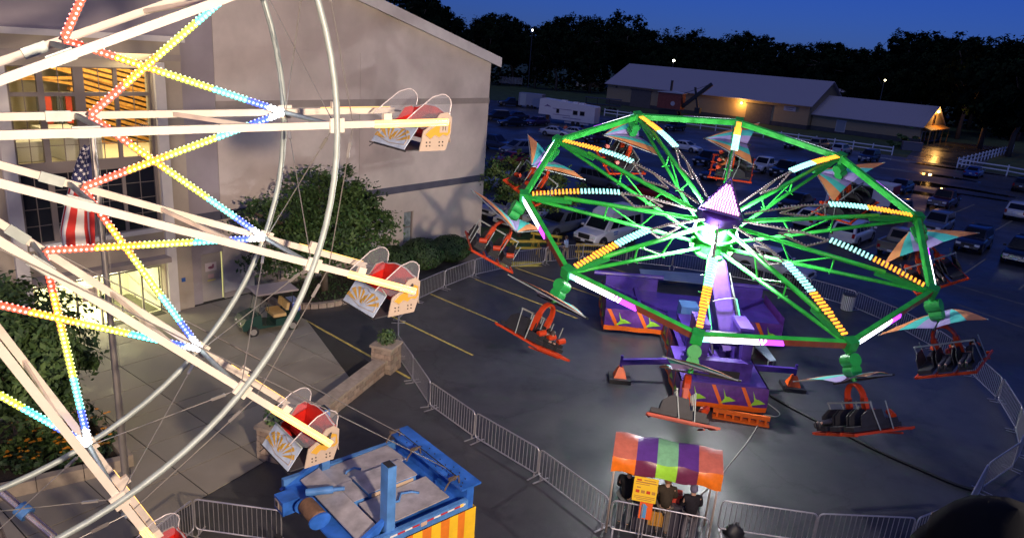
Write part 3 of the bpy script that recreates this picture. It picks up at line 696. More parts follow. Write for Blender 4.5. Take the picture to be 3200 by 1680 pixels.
# winch and front boom
mb = MB(); mb.tube(T(5.3, LC - .35, 2.05), T(5.3, LC + .25, 2.05), .20, 18); wn = tp('winch_drum', mb, mat('drum_rust', (.18, .10, .06), .7, var=.3, vs=8), smooth=40)
for l_ in (LC - .4, LC + .3):
    mb = MB(); mb.prism([T(5.3 + .34 * math.cos(a), l_, 2.02 + .34 * math.sin(a)) for a in [2 * PI * i / 16 for i in range(16)]], WN * .05); tp('winch_cheek', mb, BLU, wn, 40)
mb = MB(); mb.tube(T(5.5, LC + .6, 2.2), T(6.2, LC + .3, 2.3), .09, 12); mb.tube(T(5.9, LC + .43, 2.25), T(6.5, LC + .17, 2.33), .05, 10); tp('hydraulic_ram', mb, BLU2, wn, 40)
mb = MB(); tbox(mb, 4.7, 5.25, LC + .5, LC + .95, 1.62, 2.2); mo = tp('motor_box', mb, BLU)
mb = MB(); tbox(mb, 4.698, 4.72, LC + .55, LC + .7, 1.75, 2.0); tp('plate', mb, IVORY, mo)
mb = MB(); tbox(mb, 0, 5.2, L0 + .1, L0 + .35, 1.62, 1.85); bm_ = tp('boom', mb, BLU)
npl = MB(); npl.box(T(4.698, LC + .8, 1.9), (.02, .2, .2), TROT); npl = tp('number_plate', npl, IVORY)
t_ = text('number', '8', .17, BLK, npl, (0, 0, 0), Matrix.Identity(3)); t_.matrix_parent_inverse = Matrix.Identity(4); t_.matrix_local = Matrix.Translation(T(4.680, LC + .8, 1.9)) @ (Matrix((-WN, ZZ, -WU)).transposed()).to_4x4()
# rigging on the end wall
mb = MB()
for l_, t_ in ((L0 + .25, 9.5), (L1 - .3, 9.5), (LC + .2, 9.45)): mb.tube(T(t_, l_, 2.80), T(t_ - .05, l_, 3.02), .02, 6); mb.path([T(t_ - .05, l_ + .0, 3.0), T(t_ - .3, l_ + .06, 2.95), T(t_ - .5, l_ + .1, 2.7), T(t_ - .55, l_ + .1, 2.35)], .02, 6); mb.box(T(t_ - .28, l_ + .05, 2.95), (.07, .07, .2), basis(WU))
tp('rigging', mb, mat('rigging_rust', (.16, .12, .09), .6, .5, var=.4, vs=9))
mb = MB(); mb.tube(T(9.4, L0 + .25, 2.98), T(9.4, L1 - .3, 2.98), .014, 6); tp('rigging_cable', mb, BLK)
# striped skirt: every stripe hangs on its own
OR, YL = mat('skirt_orange', (.70, .19, .015), .6, var=.1, vs=4), mat('skirt_yellow', (.80, .50, .02), .6, var=.08, vs=4)
def stripe(t0, t1, m, face):
    mb = MB(); nu, nv = 4, 7; pts = []
    for j in range(nv + 1):
        v = j / nv
        for i in range(nu + 1):
            t = t0 + (t1 - t0) * i / nu; wv = .05 * v * math.sin(t * 8.3 + 1.5 * v) + .03 * v
            z = 1.60 - v * 1.3
            pts.append(T(t, L0 - .075 - wv, z) if face == 0 else T(9.78 + wv, t, z))
    mb.add(pts, [(j * (nu + 1) + i, (j + 1) * (nu + 1) + i, (j + 1) * (nu + 1) + i + 1, j * (nu + 1) + i + 1) for j in range(nv) for i in range(nu)])
    tp('skirt_stripe', mb, m, None, True)
for i in range(14): stripe(5.0 + i * .342, 5.0 + (i + 1) * .342, OR if i % 2 == 0 else YL, 0)
for i in range(7): stripe(L0 - .02 + i * .37, L0 - .02 + (i + 1) * .37, OR if i % 2 else YL, 1)
for t_ in (-3.5, -1.5, 3.4):
    for l_ in (L0 + .25, L1 - .25):
        mb = MB(); mb.tube(T(t_, l_ - .12, .48), T(t_, l_ + .12, .48), .48, 20); wl = tp('trailer_wheel', mb, mat('tyre_rubber', (.018, .018, .018), .8), smooth=40)
mb = MB()
for t_ in (-5.5, 0.8, 5.0, 9.0):
    for l_ in (L0 + .2, L1 - .2): tbox(mb, t_ - .08, t_ + .08, l_ - .08, l_ + .08, .12, 1.0); tbox(mb, t_ - .25, t_ + .25, l_ - .25, l_ + .25, 0.0, .12)
tp('jack_leg', mb, BLK)
# tower legs up to the hub, silver tubes with blue clamps
for l_, le in ((-WD / 2 - .30, L0 - .05), (WD / 2 + .30, L1 + .05)):
    for te in (.95, -1.6):
        a, b = WM + WN * l_ - ZZ * .1, T(te, le, 1.62)
        mb = MB(); mb.tube(a, b, .075, 14); lg = tp('tower_leg', mb, mat('chrome_leg', (.55, .48, .46), .25, .85), smooth=40)
        for f_ in (.35, .6): mb = MB(); p_ = a + (b - a) * f_; d_ = (b - a).normalized(); mb.tube(p_ - d_ * .09, p_ + d_ * .09, .13, 14); tp('clamp', mb, BLU2, lg, 40)
mb = MB(); mb.tube(WM - WN * 1.35, WM + WN * 1.35, .09, 12); tp('axle', mb, STEELD)
for dl, zz in ((-.9, 2.98), (.9, 2.98)):
    mb = MB(); mb.tube(WM + WN * dl * 1.35 - ZZ * .3, T(9.4, LC + dl, zz), .012, 5); tp('guy_cable', mb, CABLE)

pA_, pB_ = px(-150, 1405, 3.8), px(262, 1755, 2.0); d_ = (pB_ - pA_).normalized()
mb = MB(); mb.tube(pA_, pB_, .085, 14); lg = tp('brace_tube', mb, mat('chrome_leg', (.55, .48, .46), .25, .85), None, 40)
p_ = px(70, 1592, 2.9); p_ = pA_ + d_ * (p_ - pA_).dot(d_); mb = MB(); mb.tube(p_ - d_ * .12, p_ + d_ * .12, .15, 14); tp('clamp', mb, BLU2, lg, 40)

# ------------------------------------------------------------------ added floodlights on made-up poles, unseen, standing in for other off-frame lights
def flood(label, loc, h, tgt, power, size, col, soft):
    fl = empty('floodlight_pole', label, 'floodlight', (loc[0], loc[1], 0))
    mb = MB(); mb.tube((0, 0, 0), (0, 0, h - .1), .10, 12, .07); mb.build('pole', STEEL, fl)
    d_ = (V(tgt) - V((loc[0], loc[1], h))).normalized(); rot = basis(-d_, (0, 0, 1))
    mb = MB(); mb.box(V((0, 0, h)), (.45, .6, .16), rot); mb.build('lamp_head', STEELD, fl)
    mb = MB(); mb.box(V((0, 0, h)) + d_ * .085, (.40, .54, .01), rot); mb.build('lamp_glass', lamp_mat('flood_glass', (1, .86, .74), 12), fl)
    l = bpy.data.lights.new('floodlight', 'SPOT'); l.energy = power; l.color = col; l.spot_size = R(size); l.spot_blend = 1.0; l.shadow_soft_size = soft
    o = bpy.data.objects.new('floodlight', l); COL.objects.link(o); o.location = V((loc[0], loc[1], h)) + d_ * .2; o.rotation_euler = basis(-d_, (1, 0, 0)).to_euler()
flood('added unseen floodlight pole right behind the viewer', (8.0, -4.5), 13.6, (-9.5, 33, 8.0), 40000, 86, (1.0, .78, .59), .45)
flood('added unseen floodlight pole left behind the viewer', (-12.0, -6.0), 5.5, (-7, 36, 9.0), 6000, 90, (1.0, .76, .58), .25)
# ------------------------------------------------------------------ spinning ride: tilted ten-sided ring on a purple mast
SCL = 1.15
RC = CAMP + (V((7.024, 24.367, 7.654)) - CAMP) * SCL; RRD = 6.8 * SCL
RNn = V((-.00206, -.36728, .93011)).normalized()
RE = RNn.cross(V((0, 1, 0))).normalized(); RG = RNn.cross(RE); RPH = -1.22
def ang(i): return RPH - i * 2 * PI / 10
def rd(i): a = ang(i); return RE * math.cos(a) + RG * math.sin(a)
def rp(i, r, h=0.0): return RC + rd(i) * r + RNn * h
GRN = mat('ride_green', (.04, .60, .07), .4, var=.28, vs=2.2, rvar=.12)
GRND = mat('ride_green_pod', (.02, .36, .06), .45, var=.2, vs=4)
RUST = mat('ride_fascia_rust', (.22, .055, .03), .5, var=.25, vs=3)
PUR = mat('ride_purple', (.055, .025, .22), .4, var=.35, vs=2.5, rvar=.12)
PURL = mat('ride_purple_mast', (.10, .05, .34), .4, var=.25, vs=2.5, rvar=.12)
ORG = mat('ride_orange', (.75, .10, .008), .45, var=.08, vs=4)
GREYT = mat('lamp_rail_grey', (.19, .16, .15), .6)
BG = V((8.9, 26.7, 1.45)); DRB = RC - RNn * 1.75
ride = empty('glider_ride', 'spinning ride with green ten-sided ring, lit arms and purple mast', 'ride', (8.4, 27.5, 0))
def rpart(name, mb, m, parent=None, smooth=False, kind=None):
    o = mb.build(name, m, None, smooth); o.parent = parent or ride; o.matrix_parent_inverse = Matrix.Translation(-ride.location) if not parent else Matrix.Identity(4)
    if kind: o['kind'] = kind
    return o
LOR, LCY, LWH, LPU = lamp_mat('bulb_orange', (1, .33, .02), 2.4), lamp_mat('bulb_cyan', (.34, .95, .86), 2.0), lamp_mat('bulb_white', (.86, .90, 1), 6), lamp_mat('bulb_purple', (.50, .06, 1), 2.6)
LPK = lamp_mat('bulb_pink', (1, .34, .92), 3.2)
for i in range(10):
    A, B = rp(i, RRD), rp(i + 1, RRD); d = (B - A).normalized(); out = ((A + B) / 2 - RC).normalized()
    bmx = rpart('ring_beam', MB().bar(A - d * .02, B + d * .02, .16, .25, RNn), GRN)
    f0, f1 = A + d * .10 + out * .095, B - d * .10 + out * .095
    rpart('beam_fascia', MB().bar(f0, f1, .02, .23, RNn), RUST, bmx)
    L = (f1 - f0).length
    mbs = {'p': MB(), 'w': MB(), 'c': MB()}
    for r_ in (-1, 0, 1):
        for k in range(40):
            t = 1 - (k + .5) / 40 * .56 + r_ * .008
            if t > .995: continue
            key = 'c' if t > .94 else ('p' if (t < .56 or (t < .62 and (k + r_) % 2)) else 'w')
            mbs[key].box(f0 + d * (t * L) + out * .03 + RNn * (r_ * .07), (.058, .058, .04), basis(out, RNn))
    for key, nm, m_ in (('p', 'purple_bulbs', LPU), ('w', 'white_bulbs', LWH), ('c', 'cyan_bulbs', LCY)): rpart(nm, mbs[key], m_, bmx, kind='stuff')
    rpart('corner_block', MB().box(rp(i, RRD + .02), (.34, .36, .40), basis(RNn, rd(i))), GRND)
# hub, boom, pyramid of lamps
mb = MB(); mb.tube(RC - RNn * 1.95, RC - RNn * .45, .70, 28, .82); drum = rpart('hub_drum', mb, GRN, smooth=40)
for h in (-1.95, -1.2, -.45): rpart('drum_flange', MB().tube(RC + RNn * (h - .04), RC + RNn * (h + .04), .90, 28), GRN, drum, 40)
rpart('hub_cap', MB().tube(RC - RNn * .40, RC - RNn * .12, .95, 12, .80), PUR, None, 40)
pc = RC + RNn * .0; camdir = (CAMP - RC); camdir = (camdir - RNn * camdir.dot(RNn)).normalized()
pb_ = [pc + (Matrix.Rotation(R(-30 + 120 * q), 3, RNn) @ camdir) * 1.02 for q in range(3)]; pb_ = [p for p in pb_]
# one face looks at the viewer: base corners at +-60 degrees from the view direction
pb_ = [pc + (Matrix.Rotation(R(a_), 3, RNn) @ camdir) * .98 for a_ in (-62, 58, 178)]; apex = pc + RNn * 1.35
pyr = MB()
for q in range(3):
    pyr.add([pb_[q], pb_[(q + 1) % 3], apex], [(0, 1, 2)])
pyr.add(pb_, [(2, 1, 0)])
pyr = rpart('lamp_pyramid', pyr, mat('pyramid_black', (.03, .03, .05), .4))
for q in range(3):
    a_, b_ = pb_[q], pb_[(q + 1) % 3]; nrm = (b_ - a_).cross(apex - a_).normalized()
    if nrm.dot((a_ + b_) / 2 - pc) < 0: nrm = -nrm
    edge = MB()
    for u_, v_ in ((a_, b_), (b_, apex), (apex, a_)): edge.tube(u_, v_, .045, 6)
    rpart('pyramid_edge', edge, PUR, pyr)
    mb = MB(); ROWS = 15
    for r_ in range(ROWS):
        t = .09 + .70 * r_ / (ROWS - 1); l_, m_ = a_ + (apex - a_) * t, b_ + (apex - b_) * t; wd = (m_ - l_).length; n_ = int(wd / .095) - 1
        for c in range(max(n_, 2)):
            p = l_ + (m_ - l_) * ((c + .5 + (.25 if r_ % 2 else -.25) * .5 + .5) / (max(n_, 2) + 1)); mb.box(p + nrm * .03, (.062, .062, .04), basis(nrm, m_ - l_))
    rpart('pink_bulbs', mb, LPK, pyr, kind='stuff')
# arms
for i in range(10):
    arm = rpart('arm', MB().tube(rp(i, RRD - .1, -.06), rp(i, .72, -1.72), .075, 8), GRN, None, True)
    r_d = rd(i); tg = RNn.cross(r_d)
    mb = MB(); mb.tube(rp(i, RRD * .80, .02), rp(i, .80, -.62), .09, 8); rpart('top_chord', mb, GRN, arm, True)
    mb = MB(); mb.bar(rp(i, RRD - .12, -.02), rp(i, RRD * .76, -.12), .12, .22, RNn); rpart('arm_root', mb, GRND, arm)
    mb = MB()
    def bot(f): a, b = rp(i, RRD - .1, -.06), rp(i, .72, -1.72); return a + (b - a) * f
    def top(f): a, b = rp(i, RRD * .80, .02), rp(i, .80, -.62); return a + (b - a) * f
    for fb, ft in ((.45, .32), (.66, .32), (.66, .68)): mb.tube(bot(fb), top(ft), .035, 6)
    for fb in (.45, .66): mb.tube(bot(fb) - tg * .20, bot(fb) + tg * .20, .022, 6)
    rpart('lattice', mb, GRN, arm)
    # lamp rail, bowed up, lit from the ring to half way, unlit beyond
    def rail(f, s=0.0): r_ = RRD * (.965 - .44 * f); return RC + r_d * r_ + tg * s + RNn * (.08 + .30 * math.sin(PI * min(f, 1) * .55))
    pts = [rail(f / 8) for f in range(9)]
    rl = rpart('lamp_rail', MB().path(pts, .05, 6), GREYT, arm, True)
    mo, mc = MB(), MB(); NBL = 24
    for k in range(NBL):
        f = (k + .5) / NBL; p = rail(f); dd = (rail(f + .01) - p).normalized(); n2 = dd.cross(tg).normalized()
        if n2.dot(RNn) < 0: n2 = -n2
        (mo if f < .54 else mc).box(p + n2 * .055, (.30 if f > .25 else .22, .062, .05), basis(n2, tg))
    rpart('orange_bulbs', mo, LOR, rl, kind='stuff'); rpart('cyan_bulbs', mc, LCY, rl, kind='stuff')
    q0 = rail(1.0); hubp = rp(i, .95, -.25)
    mb = MB(); m1 = RC + r_d * RRD * .40 + RNn * .28; m2 = RC + r_d * RRD * .30 - RNn * .12; m3 = RC + r_d * RRD * .44 - RNn * .22
    for a, b in ((q0, m1), (m1, hubp), (q0, m3), (m3, m2), (m2, m1)): mb.tube(a, b, .038, 6)
    un = rpart('unlit_rail', mb, GREYT, arm)
    mb = MB()
    for a, b in ((q0, m1), (m1, hubp), (m3, m2), (q0, m3)):
        n_ = int((b - a).length / .12)
        for k in range(n_): mb.ball(a + (b - a) * ((k + .5) / n_) + RNn * .055, .030, 6, 4)
    rpart('unlit_bulbs', mb, mat('bulb_off', (.42, .38, .40), .25), un, kind='stuff')
# white lamp on the hub
hl = RC - RNn * .75 + camdir * .92 - V((.25, 0, 0)) * .3
mb = MB(); mb.ball(hl, .12, 12, 8); rpart('hub_lamp', mb, lamp_mat('hub_lamp_glow', (.93, 1, .97), 60), drum, True)
point_light('hub_light', hl + camdir * .22 + RNn * .05, 2400, (.98, .95, 1), .12)
for a_ in (120, 240):
    q_ = RC - RNn * .75 + (Matrix.Rotation(R(a_), 3, RNn) @ camdir) * .95
    mb = MB(); mb.ball(q_, .09, 10, 6); rpart('hub_lamp', mb, lamp_mat('hub_lamp_glow', (.93, 1, .97), 60), drum, True)
    point_light('hub_light', q_ + (q_ - RC).normalized() * .2, 800, (.98, .95, 1), .1)
# boom
mb = MB(); mb.bar(BG, DRB - (DRB - BG).normalized() * .15, .62, .70, (0, -1, 0)); boom = rpart('mast', mb, PURL)
bd = (DRB - BG).normalized(); bx_ = bd.cross(V((0, 1, 0))).normalized()
for sg in (-1, 1):
    rpart('mast_rib', MB().bar(BG + bx_ * sg * .33 + bd * .2, DRB + bx_ * sg * .33 - bd * .5, .04, .78, (0, -1, 0)), PUR, boom)
    mb = MB(); mb.tube(BG + bx_ * sg * .62 + V((0, .1, -.1)), BG + bx_ * sg * .50 + bd * 2.6, .045, 8); mb.tube(BG + bx_ * sg * .60 + bd * .8, BG + bx_ * sg * .50 + bd * 3.1, .028, 8); rpart('hydraulic_ram', mb, STEEL, boom, True)
    rpart('ram_light', MB().tube(BG + bx_ * sg * .60 + bd * 1.0 + V((0, -.2, 0)), BG + bx_ * sg * .56 + bd * 2.1 + V((0, -.2, 0)), .025, 6), lamp_mat('ram_green_lamp', (.1, 1, .35), 1.6), boom)
mb = MB(); mb.path([BG + bd * 2.2 + bx_ * .45 * math.cos(t) + V((0, -.5 - .1 * math.sin(t), .1 * math.sin(t))) for t in [PI * k / 10 for k in range(11)]], .025, 6); rpart('mast_hose', mb, mat('hose_grey', (.5, .48, .52), .5), boom, True)
# base trailer
AX = V((.05, 1, 0)).normalized(); LX = V((AX.y, -AX.x, 0)); B0 = V((8.15, 24.25, 0)); BROT = basis((0, 0, 1), LX)
def Q(x, y, z): return B0 + LX * x + AX * y + V((0, 0, z))
def qbox(mb, x0, x1, y0, y1, z0, z1): return mb.box(Q((x0 + x1) / 2, (y0 + y1) / 2, (z0 + z1) / 2), (x1 - x0, y1 - y0, z1 - z0), BROT)
base = rpart('base_trailer', qbox(MB(), -1.15, 1.15, .12, 10.4, .35, 1.02), PUR)
mb = MB(); qbox(mb, -1.55, 1.55, .08, 3.3, 1.022, 1.10); rpart('deck', mb, PURL, base)
mb = MB(); qbox(mb, -.98, -.62, .75, 2.9, 1.102, 2.75); qbox(mb, .62, .98, .75, 2.9, 1.102, 2.75); qbox(mb, -.98, .98, .35, .74, 1.102, 1.85); rpart('mast_housing', mb, PUR, base)
mb = MB(); qbox(mb, -1.06, -.55, 1.2, 2.6, 2.752, 2.92); qbox(mb, .55, 1.06, 1.2, 2.6, 2.752, 2.92); rpart('housing_cap', mb, PURL, base)
mb = MB(); mb.tube(Q(-.6, 1.6, 2.3), Q(.6, 1.6, 2.3), .28, 18); mb.tube(Q(-.6, .95, 1.55), Q(.6, .95, 1.55), .20, 14); rpart('pivot_drum', mb, mat('pivot_dark', (.025, .02, .06), .35), base, 40)
mb = MB(); qbox(mb, -.55, .55, .30, .345, 1.2, 1.5); rpart('control_panel', mb, BLK, base)
# wide rear wings
for sg in (-1, 1):
    mb = MB(); qbox(mb, min(sg * 1.2, sg * 4.0), max(sg * 1.2, sg * 4.0), 6.9, 10.2, .95, 1.12); rpart('wing_deck', mb, PUR, base)
    mb = MB(); mb.tube(Q(sg * 1.0, 10.6, 1.75), Q(sg * 4.5, 10.5, 1.75), .12, 12); mb.bar(Q(sg * 1.2, 7.2, 1.15), Q(sg * 3.9, 10.0, 1.3), .14, .12); mb.bar(Q(sg * 2.4, 7.0, 1.2), Q(sg * 2.4, 10.2, 1.2), .16, .14); qbox(mb, min(sg * 1.3, sg * 3.9), max(sg * 1.3, sg * 3.9), 10.2, 10.4, 1.1, 1.75); rpart('folded_frame', mb, PUR, base)
mb = MB(); qbox(mb, -.7, .1, 6.4, 7.4, 1.03, 1.75); rpart('control_box', mb, mat('control_box_blue', (.10, .22, .5), .4), base)  # control box in one even mid blue
mb = MB(); qbox(mb, -.9, .9, 3.6, 6.2, 1.03, 1.5); rpart('motor_cover', mb, PUR, base)
# skirts with painted darts: cloth, piece by piece
SKP, SKO, SKG = mat('skirt_purple', (.10, .025, .20), .38, var=.25, vs=5), mat('skirt_flame', (.78, .13, .01), .42, var=.08, vs=5), mat('skirt_lime', (.30, .62, .04), .42, var=.08, vs=5)
def skirt(a, b, ztop, zbot, bulge):
    a, b = V(a), V(b); d = (b - a); L = d.length; d.normalize(); out = V((d.y, -d.x, 0)); n_ = 10
    def S(u, v, o=0.0):   # u along, v 0 top .. 1 bottom
        return a + d * (u * L) + out * (bulge * math.sin(v * 2.2) * .9 + .03 * math.sin(u * L * 5) * v + o) + V((0, 0, ztop + (zbot - ztop) * v))
    def grid(u0, u1, v0, v1, nu, nv, o, skew=0.0):
        mb = MB(); pts = [S(u0 + (u1 - u0) * i / nu + skew * (v0 + (v1 - v0) * j / nv), v0 + (v1 - v0) * j / nv, o) for j in range(nv + 1) for i in range(nu + 1)]
        mb.add(pts, [(j * (nu + 1) + i, (j + 1) * (nu + 1) + i, (j + 1) * (nu + 1) + i + 1, j * (nu + 1) + i + 1) for j in range(nv) for i in range(nu)]); return mb
    sk = rpart('skirt', grid(0, 1, 0, 1, 14, 6, 0), SKP, base, True)
    rpart('skirt_hem', grid(0, 1, .78, 1.0, 14, 2, .012), SKO, sk, True)
    n_ = max(1, round(L / 1.25))
    for k in range(n_):
        u0 = (k + .05) / n_; wu = 1 / n_
        rpart('skirt_stripe', grid(u0, u0 + .10 * wu * 1.3, .02, .8, 1, 5, .014, .42 * wu), SKO, sk, True)
        mb = MB()
        def tri(*uv): mb.add([S(u0 + x * wu, y, .016) for x, y in uv], [tuple(range(len(uv)))])
        tri((.42, .12), (.52, .42), (.60, .46), (.50, .56)); tri((.36, .74), (.50, .50), (.62, .44), (.88, .60), (.60, .66))
        rpart('skirt_dart', mb, SKG, sk)
skirt(Q(-1.62, .02, 0), Q(1.62, .02, 0), 1.08, .16, .12)
skirt(Q(-1.62, 3.4, 0), Q(-1.62, .05, 0), 1.08, .16, .05); skirt(Q(1.62, .05, 0), Q(1.62, 3.4, 0), 1.08, .16, .05)
skirt(Q(-1.3, 6.9, 0), Q(-1.3, 3.5, 0), 1.05, .16, .05)
skirt(Q(-4.05, 6.85, 0), Q(-1.35, 6.85, 0), 1.2, .18, .06); skirt(Q(-4.05, 10.3, 0), Q(-4.05, 6.9, 0), 1.5, .18, .06)
skirt(Q(4.05, 6.9, 0), Q(4.05, 10.3, 0), 1.5, .18, .06); skirt(Q(1.35, 6.85, 0), Q(4.05, 6.85, 0), 1.2, .18, .06)
# outriggers
for q_, sg in (((1935, 1185), -1), ((2475, 1212), 1)):
    f = px(*q_); a = Q(sg * 1.2, 2.2, .95); top_ = V((f.x, f.y, .78))
    orr = rpart('outrigger', MB().bar(a, top_, .16, .22), PUR)
    rpart('outrigger_pad', MB().box((f.x, f.y, .37), (.50, .50, .42), basis((0, 0, 1), LX), .35), ORG, orr)
    rpart('outrigger_jack', MB().tube((f.x, f.y, .5), (f.x, f.y, 1.05), .06, 10), PUR, orr)
    rpart('outrigger_blocks', MB().box((f.x, f.y, .08), (.85, .85, .16), basis((0, 0, 1), LX)), BLK, orr)
# orange step rail lying in front, pale loading plates
a, b = px(2225, 1300), px(2402, 1330)
mb = MB(); mb.bar(V((a.x, a.y, .28)), V((b.x, b.y, .28)), .10, .16); mb.bar(V((a.x, a.y, .03)), V((b.x, b.y, .03)), .30, .06)
for k in range(7): p = V((a.x, a.y, .14)) + (b - a) * (k + .5) / 7; mb.box(p, (.08, .12, .16))
rail_ = mb.build('step_rail', mat('rail_orange', (.72, .13, .01), .5, var=.15, vs=6)); tag(rail_, 'orange toothed steel step lying in front of the ride base', 'step')
PLT = mat('plate_paleblue', (.34, .42, .50), .35, .3, var=.12, vs=2)
for q_, nm in ((((2005, 868), (2235, 892), (2215, 858), (1998, 842)), 'pale blue loading plate raised behind the purple ride wing'), (((2350, 1075), (2405, 1128), (2425, 1128), (2370, 1050)), 'pale blue loading plate slanting down on the right side of the ride base')):
    pts = [px(x, y, .45) for x, y in q_]; c_ = sum(pts, V()) / 4
    r_ = empty('loading_plate', nm, 'plate', V((c_.x, c_.y, 0))); mb = MB(); mb.prism([p - V((c_.x, c_.y, 0)) for p in pts], (0, 0, .04)); mb.build('plate', PLT, r_)
    mb = MB()
    for p in pts: q2 = c_ + (p - c_) * .85; mb.tube((q2.x - c_.x, q2.y - c_.y, 0), (q2.x - c_.x, q2.y - c_.y, .45), .03, 6)
    mb.build('leg', STEEL, r_)

# ------------------------------------------------------------------ gliders under the ring corners
SO, ST, SLi = mat('sail_orange', (.72, .28, .10), .6, var=.06, vs=3), mat('sail_teal', (.08, .58, .50), .6, var=.06, vs=3), mat('sail_lilac', (.44, .36, .66), .6, var=.06, vs=3)
RFRM = mat('glider_orange_frame', (.55, .05, .008), .45, var=.1, vs=5)
PAD = mat('glider_black_pad', (.022, .022, .026), .55, var=.2, vs=6)
GL = None
def glider_proto():
    g = empty('hang_glider', 'x', 'glider', (0, 0, 0), 0, 'hang gliders on the spinning ride')
    B = lambda mb, n, m, p=None, s=False: mb.build(n, m, p or g, s)
    mb = MB(); mb.tube((0, 0, 0), (0, 0, -.22), .10, 10); hg = B(mb, 'hanger', GRND, None, 40)
    mb = MB(); mb.tube((0, -.24, -.34), (0, .24, -.34), .22, 14); mb.tube((0, -.20, -.66), (0, .20, -.66), .20, 14); mb.box((0, 0, -.5), (.18, .34, .6)); B(mb, 'hanger_pod', GRND, hg, 40)
    mb = MB(); mb.tube((0, 0, -.72), (0, 0, -1.0), .09, 10); B(mb, 'hanger_stem', GRND, hg, 40)
    # sail: panels from nose to trailing edge on both sides
    nose = V((1.45, 0, -.92)); tipx, span, zt, zc = -.95, 1.75, -.84, -.98
    def E_(y): return V((-.55 + (tipx + .55) * abs(y) / span, y, zc + (zt - zc) * abs(y) / span + .10 * math.sin(abs(y) / span * PI)))
    cuts = [(0.04, .55, SLi), (.55, 1.10, ST), (1.10, 1.75, SO)]
    for sg in (-1, 1):
        for a, b, m in cuts:
            mb = MB(); n_ = 4
            bl = (E_(sg * a), E_(sg * b)); pts = []
            for k in range(n_ + 1):
                t = k / n_; p, q = nose.lerp(bl[0], t), nose.lerp(bl[1], t); bg_ = V((0, 0, .10 * math.sin(PI * t)))
                pts += [p + bg_, (p + q) / 2 + bg_ * 1.2, q + bg_]
            fs = [(3 * k + j, 3 * k + j + 1, 3 * k + 4 + j, 3 * k + 3 + j) for k in range(n_) for j in (0, 1)]
            mb.add(pts + [p - V((0, 0, .012)) for p in pts], fs + [tuple(15 + v for v in reversed(f)) for f in fs])
            B(mb, 'sail_panel', m, None, True)
        mb = MB(); mb.tube(nose, E_(sg * span), .022, 6); B(mb, 'leading_edge', STEEL)
    mb = MB(); mb.tube(nose + V((.08, 0, 0)), (-.75, 0, -1.0), .035, 8); mb.tube((0, -1.0, -.93), (0, 1.0, -.93), .02, 6); B(mb, 'keel', BLK)
    # orange hoop carrying the beds
    mb = MB()
    for x in (-.05,):
        for w_ in (-.06, 0, .06): mb.path([(x + w_, .36 * math.cos(t) * 1.0, -1.5 + .42 * math.sin(t)) for t in [PI * k / 10 for k in range(11)]], .05, 6)
        for sg in (-1, 1): mb.bar((x, sg * .36, -1.5), (x, sg * .36, -2.15), .18, .14, (1, 0, 0))
    B(mb, 'carrier_hoop', RFRM)
    mb = MB(); mb.bar((.95, -.95, -2.52), (.95, .95, -2.52), .08, .08); mb.bar((-1.0, -.95, -2.52), (-1.0, .95, -2.52), .08, .08)
    for y in (-.95, -.32, .32, .95): mb.bar((-1.1, y, -2.5), (1.05, y, -2.5), .05, .07)
    mb.bar((.6, -.95, -2.62), (.6, .95, -2.62), .05, .05); B(mb, 'bed_frame', RFRM)
    for y in (-.64, 0, .64):
        mb = MB(); mb.box((-.15, y, -2.36), (1.7, .44, .14)); mb.box((.35, y, -2.22), (.55, .40, .14)); bed = B(mb, 'bed', PAD)
        for s2 in (-1, 1): mb = MB(); mb.prism([(-.75, y + s2 * .24, -2.30), (.15, y + s2 * .24, -2.30), (.05, y + s2 * .24, -1.85), (-.45, y + s2 * .24, -1.82), (-.7, y + s2 * .24, -2.0)], (0, .03 * s2, 0)); B(mb, 'bed_side', PAD, bed)
        mb = MB(); mb.tube((.55, y - .12, -2.12), (.62, y + .12, -1.98), .10, 8); B(mb, 'chin_pad', RFRM, bed, 40)
    mb = MB()
    for y in (-.95, -.32, .32, .95): mb.tube((-.35, y, -1.62), (-.15, y, -2.48), .02, 6); mb.tube((.2, y, -1.62), (.3, y, -2.48), .02, 6)
    mb.bar((-.35, -.97, -1.62), (-.35, .97, -1.62), .05, .05); B(mb, 'strap_bars', STEEL)
    return g
gp = glider_proto(); gt = tree_of(gp)
GLAB = ['hang glider under the far ring corner above the white sedan', 'hang glider with striped sail behind the far right stretch of the ring', 'hang glider with orange and teal sail near the red and white trailer',
        'hang glider at the rightmost ring corner beside the dark parked vehicles', 'hang glider under the right ring corner, nearest the right fence barriers', 'hang glider at the front right ring corner near the ground cable',
        'hang glider in front of the purple ride base', 'hang glider swinging over the yellow stall lines', 'hang glider at the leftmost ring corner near the hall wall', 'hang glider over the small tree near the hall corner']
GLS = []
for i in range(10):
    g = gp if i == 0 else copy_tree(gt)
    g['label'] = GLAB[i]
    r_ = rd(i); oh = V((r_.x, r_.y, 0)).normalized(); hd = (-ZZ + oh * .55).normalized()
    tg = RNn.cross(r_); X = (tg - hd * tg.dot(hd)).normalized(); Zl = -hd; Y = Zl.cross(X)
    g.matrix_world = Matrix.Translation(rp(i, RRD + .05, -.20)) @ Matrix((X, Y, Zl)).transposed().to_4x4(); GLS.append(g)
